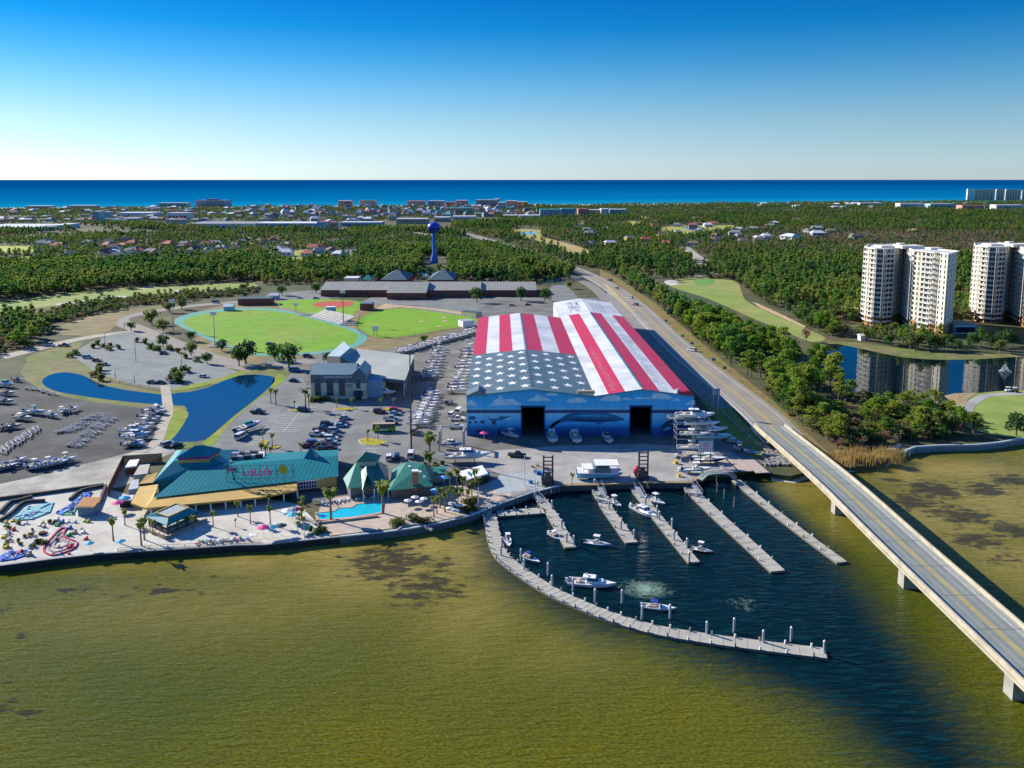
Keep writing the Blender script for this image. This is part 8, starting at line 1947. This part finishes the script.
# trees of the school car park and track
for x, y, s_, lb in ((152, 324.5, 1.25, "round dark oak at the bend of the school road"), (163, 332, 1.0, "smaller oak below the round one at the road bend"), (170, 312.5, 1.1, "oak beside the floodlight at the track"), (182, 309.5, 1.0, "spreading oak on the far side of the floodlight"), (131, 331, .75, "small oak by the dirt track corner"), (246, 364, 1.5, "large oak of the pair by the pond, first"), (239, 366, 1.2, "large oak of the pair by the pond, second"), (275, 360.5, 1.15, "oak between pond and running track"), (289, 368, 1.55, "broad oak shading the blue van"), (163, 347.5, .95, "oak in the planted strip of the school car park"), (191, 355.5, .95, "oak in the strip nearest the floodlight"), (207, 364, .75, "small oak at the end of the planted strip"), (191, 341.5, .8, "low oak beside the track fence"), (222, 351, .8, "low oak between track and school road"), (282, 295.5, 1.1, "oak in the softball car park, first"), (316, 293, 1.1, "oak in the softball car park, second"), (477, 302.5, 1.5, "round oak in front of the long school wing"), (521, 301, 1.35, "round oak in the school yard, nearer the wing"), (545, 301, 1.35, "round oak in the school yard, nearer the hangar"), (424, 342.5, .55, "little tree at the end of the slanting boat row"), (328, 364, .8, "bushy tree behind the showroom wedge"), (1016, 436, 1.05, "lone spreading oak on the golf green shore"), (570, 289, .9, "small oak beside the highway junction")):
    plant('oak', x, y, s_, lb)
for i, (x, y, s_) in enumerate(((137, 342, .8), (145, 344, .9), (152, 349, 1.0), (170, 350, .9), (178, 353, .8), (185, 358, .8), (197, 362, .7), (157, 351, .9))): plant('shrub', x, y, s_ * 1.5, "shrub in the planted strip across the school car park", "shrubs of the planted strip")
for i, (x, y, s_) in enumerate(((93, 348, 1), (98, 345, 1), (104, 347.5, .9), (109, 350, .9), (111, 346.5, .8), (118, 349, 1), (75, 355, 1.1), (70, 357.5, .9), (99, 370, 1.3), (100, 373, 1.2), (175, 374, 1.2), (185, 372, 1.2), (180, 381, 1.6), (177, 383, 1.2), (170, 380, .9), (95, 377, 1.1), (100, 384 - 3, 1.2))): plant('shrub', x, y, s_ * 1.2, "rounded shrub dotted round the school car park edge", "rounded car park shrubs")
for i in range(30): plant('reed', rp_.uniform(830, 896), rp_.uniform(455, 464) - (2 if i % 2 else 0), rp_.uniform(.8, 1.3), "tan reed clump on the beach beside the bridge", "reed clumps beside the bridge")
for i, (x, y, s_) in enumerate(((986, 347, .9), (995, 350, 1.1), (1000, 353, 1.0), (905, 344, 1.0), (915, 346, .9), (925, 342, 1.0), (940, 343, 1.2), (951, 346, .9), (886, 338, 1.1), (880, 342, 1.0), (893, 333, .9), (958, 350, .8), (968, 351, .8), (1012, 346, 1.0), (866, 341, 1.1), (871, 343, .9), (884, 344, 1.2), (890, 346, 1.0), (899, 347, 1.1), (910, 349, 1.2), (918, 349, 1.3), (922, 348, 1.4), (930, 350, 1.3), (936, 350, 1.2), (944, 351, 1.0), (862, 337, 1.1), (903, 341, 1.3), (912, 343, 1.2), (928, 345, 1.4), (972, 347, 1.1), (980, 346, 1.2), (1005, 347, 1.3), (1030, 348, 1.2), (1045, 350, 1.1), (876, 336, 1.0))):
    plant('oak' if i % 3 else 'pine', x, y, s_ * (.95 if i % 3 else .6), "tree on the lake bank below the apartment towers", "trees on the lake bank")

for k_, x_, y_, s_, lb in (('pine', 838, 404, .85, "flat topped bright pine standing alone above the dark thicket"), ('oak', 934, 433, 1.15, "bright green tree at the end of the thicket by the retaining wall"), ('oak', 950, 434, 1.05, "second bright tree at the end of the thicket"), ('oak', 974, 434, .95, "dark spreading tree closest to the golf green"), ('bare', 806, 342, 1.1, "big grey leafless tree at the tip of the fairway")): plant(k_, x_, y_, s_, lb)
# ---- woods
def inside(PX, PY, poly):
    ins = np.zeros(PX.shape, bool); n_ = len(poly)
    xs_ = [p[0] for p in poly]; ys_ = [p[1] for p in poly]
    sel = (PX >= min(xs_)) & (PX <= max(xs_)) & (PY >= min(ys_)) & (PY <= max(ys_))
    if not sel.any(): return ins
    X_, Y_ = PX[sel], PY[sel]; q = np.zeros(X_.shape, bool)
    for i in range(n_):
        x0, y0 = poly[i][:2]; x1, y1 = poly[(i + 1) % n_][:2]
        q ^= ((y0 > Y_) != (y1 > Y_)) & (X_ < (x1 - x0) * (Y_ - y0) / (y1 - y0 + 1e-12) + x0)
    ins[sel] = q; return ins
def projn(X_, Y_, z=L):
    dz = z - CAMH; F = Y_ * CP - dz * SP; U = Y_ * SP + dz * CP
    return 512 + F_PX * X_ / F, Y0 - F_PX * U / F
rng = np.random.default_rng(5)
# (name, outline in the picture, spacing m, share of pine / oak / bare / scrub)
WOODS = [
    ("strip", [(600, 272), (618, 280), (648, 300), (676, 326), (702, 350), (730, 372), (766, 402), (790, 424), (812, 410), (838, 382), (818, 366), (788, 358), (756, 344), (723, 329), (690, 318), (664, 303), (640, 286), (615, 275)], 3.4, (.66, .20, .10, .04)),
    ("bank", [(760, 392), (800, 426), (834, 449), (870, 446), (905, 443), (930, 440), (975, 434), (950, 408), (900, 407), (850, 398), (800, 380)], 3.3, (.12, .48, .24, .16)),
    ("golfwood", [(742, 286), (760, 300), (775, 312), (806, 326), (828, 338), (858, 334), (864, 320), (860, 280), (800, 272), (760, 276)], 4.2, (.62, .30, .06, .02)),
    ("rightnear", [(560, 262), (600, 270), (660, 282), (745, 284), (860, 282), (864, 330), (880, 333), (945, 342), (970, 345), (1300, 350), (1300, 262), (690, 256), (640, 250)], 5.0, (.50, .30, .17, .03)),
    ("rightscrub", [(690, 250), (700, 240), (800, 232), (860, 228), (1300, 226), (1300, 266), (860, 272), (790, 268), (720, 262)], 5.4, (.16, .16, .46, .22)),
    ("rightmid", [(500, 243), (545, 260), (590, 268), (640, 262), (700, 262), (690, 240), (800, 232), (1300, 228), (1300, 209), (500, 217)], 7.4, (.42, .34, .18, .06)),
    ("rightfar", [(530, 217), (1300, 210), (1300, 200.5), (1024, 201), (800, 202.5), (535, 205.5)], 11, (.40, .52, .06, .02)),
    ("leftmid", [(-260, 318), (0, 301), (60, 296), (130, 288), (200, 283), (258, 281), (330, 282), (420, 278), (470, 280), (545, 281), (575, 280), (585, 275), (545, 262), (520, 255), (490, 247), (440, 245), (256, 256), (100, 263), (0, 266), (-260, 272)], 4.3, (.66, .20, .12, .02)),
    ("understory", [(262, 285), (262, 272), (330, 266), (430, 264), (560, 266), (580, 279), (545, 285), (430, 280), (340, 284)], 4.6, (.34, .10, .52, .04)),
    ("lefthouses", [(-260, 272), (0, 266), (100, 263), (256, 256), (440, 245), (480, 243), (440, 232), (400, 230), (256, 231), (0, 236), (-260, 240)], 6.6, (.48, .36, .13, .03)),
    ("pinebelt", [(-260, 238), (0, 236), (64, 232), (80, 230), (256, 232), (400, 232), (450, 236), (520, 240), (520, 222), (455, 224), (450, 229), (330, 231), (180, 229), (140, 225), (70, 226), (60, 232), (-260, 232)], 6.4, (.66, .30, .04, .0)),
    ("town", [(-260, 234), (60, 225), (256, 224), (540, 216), (540, 206), (256, 206), (0, 208.5), (-260, 211)], 9, (.25, .70, .03, .02)),
    ("thicket", [(30, 325), (50, 313), (66, 307), (100, 301), (118, 300), (150, 297), (200, 293), (258, 289), (258, 294), (200, 299), (165, 304), (130, 306), (112, 314), (96, 319), (60, 322)], 3.6, (.28, .42, .24, .06)),
    ("edge", [(-60, 372), (0, 352), (24, 350), (38, 338), (55, 328), (40, 316), (0, 318), (-60, 330)], 4.2, (.25, .45, .22, .08)),
]
HT = dict(strip=.88, bank=.55, golfwood=.85, rightnear=.75, rightscrub=.5, rightmid=.62, rightfar=.55, leftmid=.72, understory=.5, lefthouses=.55, pinebelt=.72, town=.42, thicket=.36, edge=.6)
kinds = ('pine', 'oak', 'bare', 'scrub'); bag = {k: [] for k in kinds}
occ = np.array(FARBOX)
for nm, poly, sp_, wts in WOODS:
    cs = [G(min(max(x, -260), 1300), y, L) for x, y in poly]; x0, x1 = min(c.x for c in cs), max(c.x for c in cs); y0, y1 = min(c.y for c in cs), max(c.y for c in cs)
    nx_, ny_ = int((x1 - x0) / sp_) + 1, int((y1 - y0) / sp_) + 1
    gx_, gy_ = np.meshgrid(np.arange(nx_), np.arange(ny_), indexing='ij')
    PX = x0 + (gx_.ravel() + rng.uniform(-.48, .48, gx_.size)) * sp_; PY = y0 + (gy_.ravel() + rng.uniform(-.48, .48, gx_.size)) * sp_
    u, v = projn(PX, PY); m_ = inside(u, v, [(min(max(x, -260), 1300), y) for x, y in poly])
    PX, PY, u, v = PX[m_], PY[m_], u[m_], v[m_]
    # gaps: open patches follow a slow pattern
    gap = np.sin(PX * .021 + 1.3 * np.sin(PY * .013)) * np.sin(PY * .017 + 1.7 * np.sin(PX * .011))
    keep = rng.random(PX.size) > np.where(gap > (.42 if nm in ('rightmid', 'rightfar', 'lefthouses', 'rightnear', 'town', 'pinebelt') else .66), .75, .04)
    for c in CLEAR: keep &= ~inside(u, v, c)
    PX, PY = PX[keep], PY[keep]
    if nm not in ("strip", "bank", "thicket", "edge", "golfwood"):
        near = np.zeros(PX.size, bool)
        for hx_, hy_, hr_ in occ:
            near |= (np.abs(PX - hx_) < hr_ * .95) & (PY < hy_ + hr_) & (PY > hy_ - 14 - hy_ * .010)
        PX, PY = PX[~near], PY[~near]
    # the apartment towers and other footprints stay clear
    tw = ((PX > 190) & (PX < 330) & (PY > 425) & (PY < 515)); PX, PY = PX[~tw], PY[~tw]
    fade = np.clip((PY - 250) / 500, 0, 1)
    pk = rng.random(PX.size); cum = np.cumsum(wts)
    mixn = .5 + .5 * np.sin(PX * .009 + PY * .006 + 2 * np.sin(PX * .004))
    pk = np.clip(pk + (mixn - .5) * .25, 0, .999)
    ki = np.searchsorted(cum / cum[-1], pk)
    for i in range(PX.size): bag[kinds[min(ki[i], 3)]].append((PX[i], PY[i], nm, HT[nm]))
WHERE = {"strip": "in the sunlit strip between highway and golf fairway", "bank": "in the dark thicket above the bay beach and bridge", "golfwood": "in the wood between fairway and apartment tower", "rightnear": "in the wood around the lake and towers", "thicket": "in the hedge line below the golf fairway", "edge": "in the thicket at the picture edge above the boat yard", "understory": "in the belt behind the school", "leftmid": "in the pine forest behind the golf fairway"}
KN = {'pine': "tall green pine", 'oak': "bushy dark green oak", 'bare': "grey leafless tree", 'scrub': "low olive shrub"}
HS = {'pine': (.6, 1.16), 'oak': (.5, 1.15), 'bare': (.65, 1.15), 'scrub': (.9, 1.6)}
def forest(name, label, kind, pts, seed):
    cr, tr = tree_meshes(kind, seed, 1)
    cr.f += [[i + len(cr.v) for i in f] for f in tr.f]; cr.v += tr.v; cr.m += [1] * len(tr.f)
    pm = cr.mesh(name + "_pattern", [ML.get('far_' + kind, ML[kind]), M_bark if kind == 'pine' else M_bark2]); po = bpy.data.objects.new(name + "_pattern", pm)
    me = bpy.data.meshes.new(name); n_ = len(pts); rg = np.random.default_rng(seed)
    me.from_pydata([(p[0], p[1], L) for p in pts], [], [])
    at = me.attributes.new("size", 'FLOAT', 'POINT'); at.data.foreach_set("value", (rg.uniform(*HS[kind], n_) * np.array([p[3] for p in pts])).astype(np.float32))
    at = me.attributes.new("wide", 'FLOAT', 'POINT'); at.data.foreach_set("value", (rg.uniform(*HS[kind], n_) * np.array([p[3] for p in pts]) ** .35).astype(np.float32))
    at = me.attributes.new("turn", 'FLOAT', 'POINT'); at.data.foreach_set("value", rg.uniform(0, 6.28, n_).astype(np.float32))
    o = bpy.data.objects.new(name, me); COL.objects.link(o)
    ng = bpy.data.node_groups.new(name, 'GeometryNodeTree'); ng.interface.new_socket("Geometry", in_out='INPUT', socket_type='NodeSocketGeometry'); ng.interface.new_socket("Geometry", in_out='OUTPUT', socket_type='NodeSocketGeometry')
    gi, go = ng.nodes.new("NodeGroupInput"), ng.nodes.new("NodeGroupOutput"); ip = ng.nodes.new("GeometryNodeInstanceOnPoints"); oi = ng.nodes.new("GeometryNodeObjectInfo"); oi.inputs["Object"].default_value = po; oi.inputs["As Instance"].default_value = True
    a1, a2 = ng.nodes.new("GeometryNodeInputNamedAttribute"), ng.nodes.new("GeometryNodeInputNamedAttribute"); a3 = ng.nodes.new("GeometryNodeInputNamedAttribute"); a3.data_type = a1.data_type = a2.data_type = 'FLOAT'; a3.inputs["Name"].default_value = "wide"; cs = ng.nodes.new("ShaderNodeCombineXYZ"); a1.inputs["Name"].default_value = "size"; a2.inputs["Name"].default_value = "turn"
    cx = ng.nodes.new("ShaderNodeCombineXYZ"); er = ng.nodes.new("FunctionNodeEulerToRotation")
    ng.links.new(gi.outputs[0], ip.inputs["Points"]); ng.links.new(oi.outputs["Geometry"], ip.inputs["Instance"]); ng.links.new(a3.outputs["Attribute"], cs.inputs[0]); ng.links.new(a3.outputs["Attribute"], cs.inputs[1]); ng.links.new(a1.outputs["Attribute"], cs.inputs[2]); ng.links.new(cs.outputs[0], ip.inputs["Scale"]); ng.links.new(a2.outputs["Attribute"], cx.inputs[2]); ng.links.new(cx.outputs[0], er.inputs[0]); ng.links.new(er.outputs[0], ip.inputs["Rotation"]); ng.links.new(ip.outputs[0], go.inputs[0])
    md = o.modifiers.new("trees", 'NODES'); md.node_group = ng
    tag(o, label, "forest", kind="stuff"); return o
for k in kinds:
    P_ = sorted(bag[k], key=lambda p: p[1] ** 2 + p[0] ** 2)
    vis = [p for p in P_ if 0 <= projn(np.array([p[0]]), np.array([p[1]]))[0][0] <= 1024]
    near = vis[:{'pine': 296, 'oak': 255, 'bare': 150, 'scrub': 60}[k]]; ns = set((p[0], p[1]) for p in near)
    for i, (x, y, nm, ht) in enumerate(near):
        wh = WHERE.get(nm, "in the woods behind the school"); rr_ = random.Random(i * 13 + 5); s_ = rr_.uniform(*HS[k]); w_ = s_ * ht ** .35 * rr_.uniform(1.0, 1.4); s_ = (w_, w_, s_ * ht)
        tree(k, (x, y, L), s_, f"{KN[k]} {wh}", f"{k} trees {wh}", i)
    rest_ = [p for p in P_ if (p[0], p[1]) not in ns]
    if k == 'scrub': rest_ = rest_
    h = len(rest_) // 2
    rng2 = random.Random(1); rng2.shuffle(rest_)
    print("forest", k, len(near), len(rest_))
    for j, part_ in enumerate((rest_[:h], rest_[h:])):
        if part_: forest({'pine': "pine_forest", 'oak': "oak_woodland", 'bare': "leafless_woodland", 'scrub': "scrub_thicket"}[k], {'pine': "mass of far green pines reaching to the coast", 'oak': "mass of far dark oaks among the houses", 'bare': "mass of far grey leafless trees", 'scrub': "mass of far low olive scrub"}[k], k, part_, 70 + j * 9)
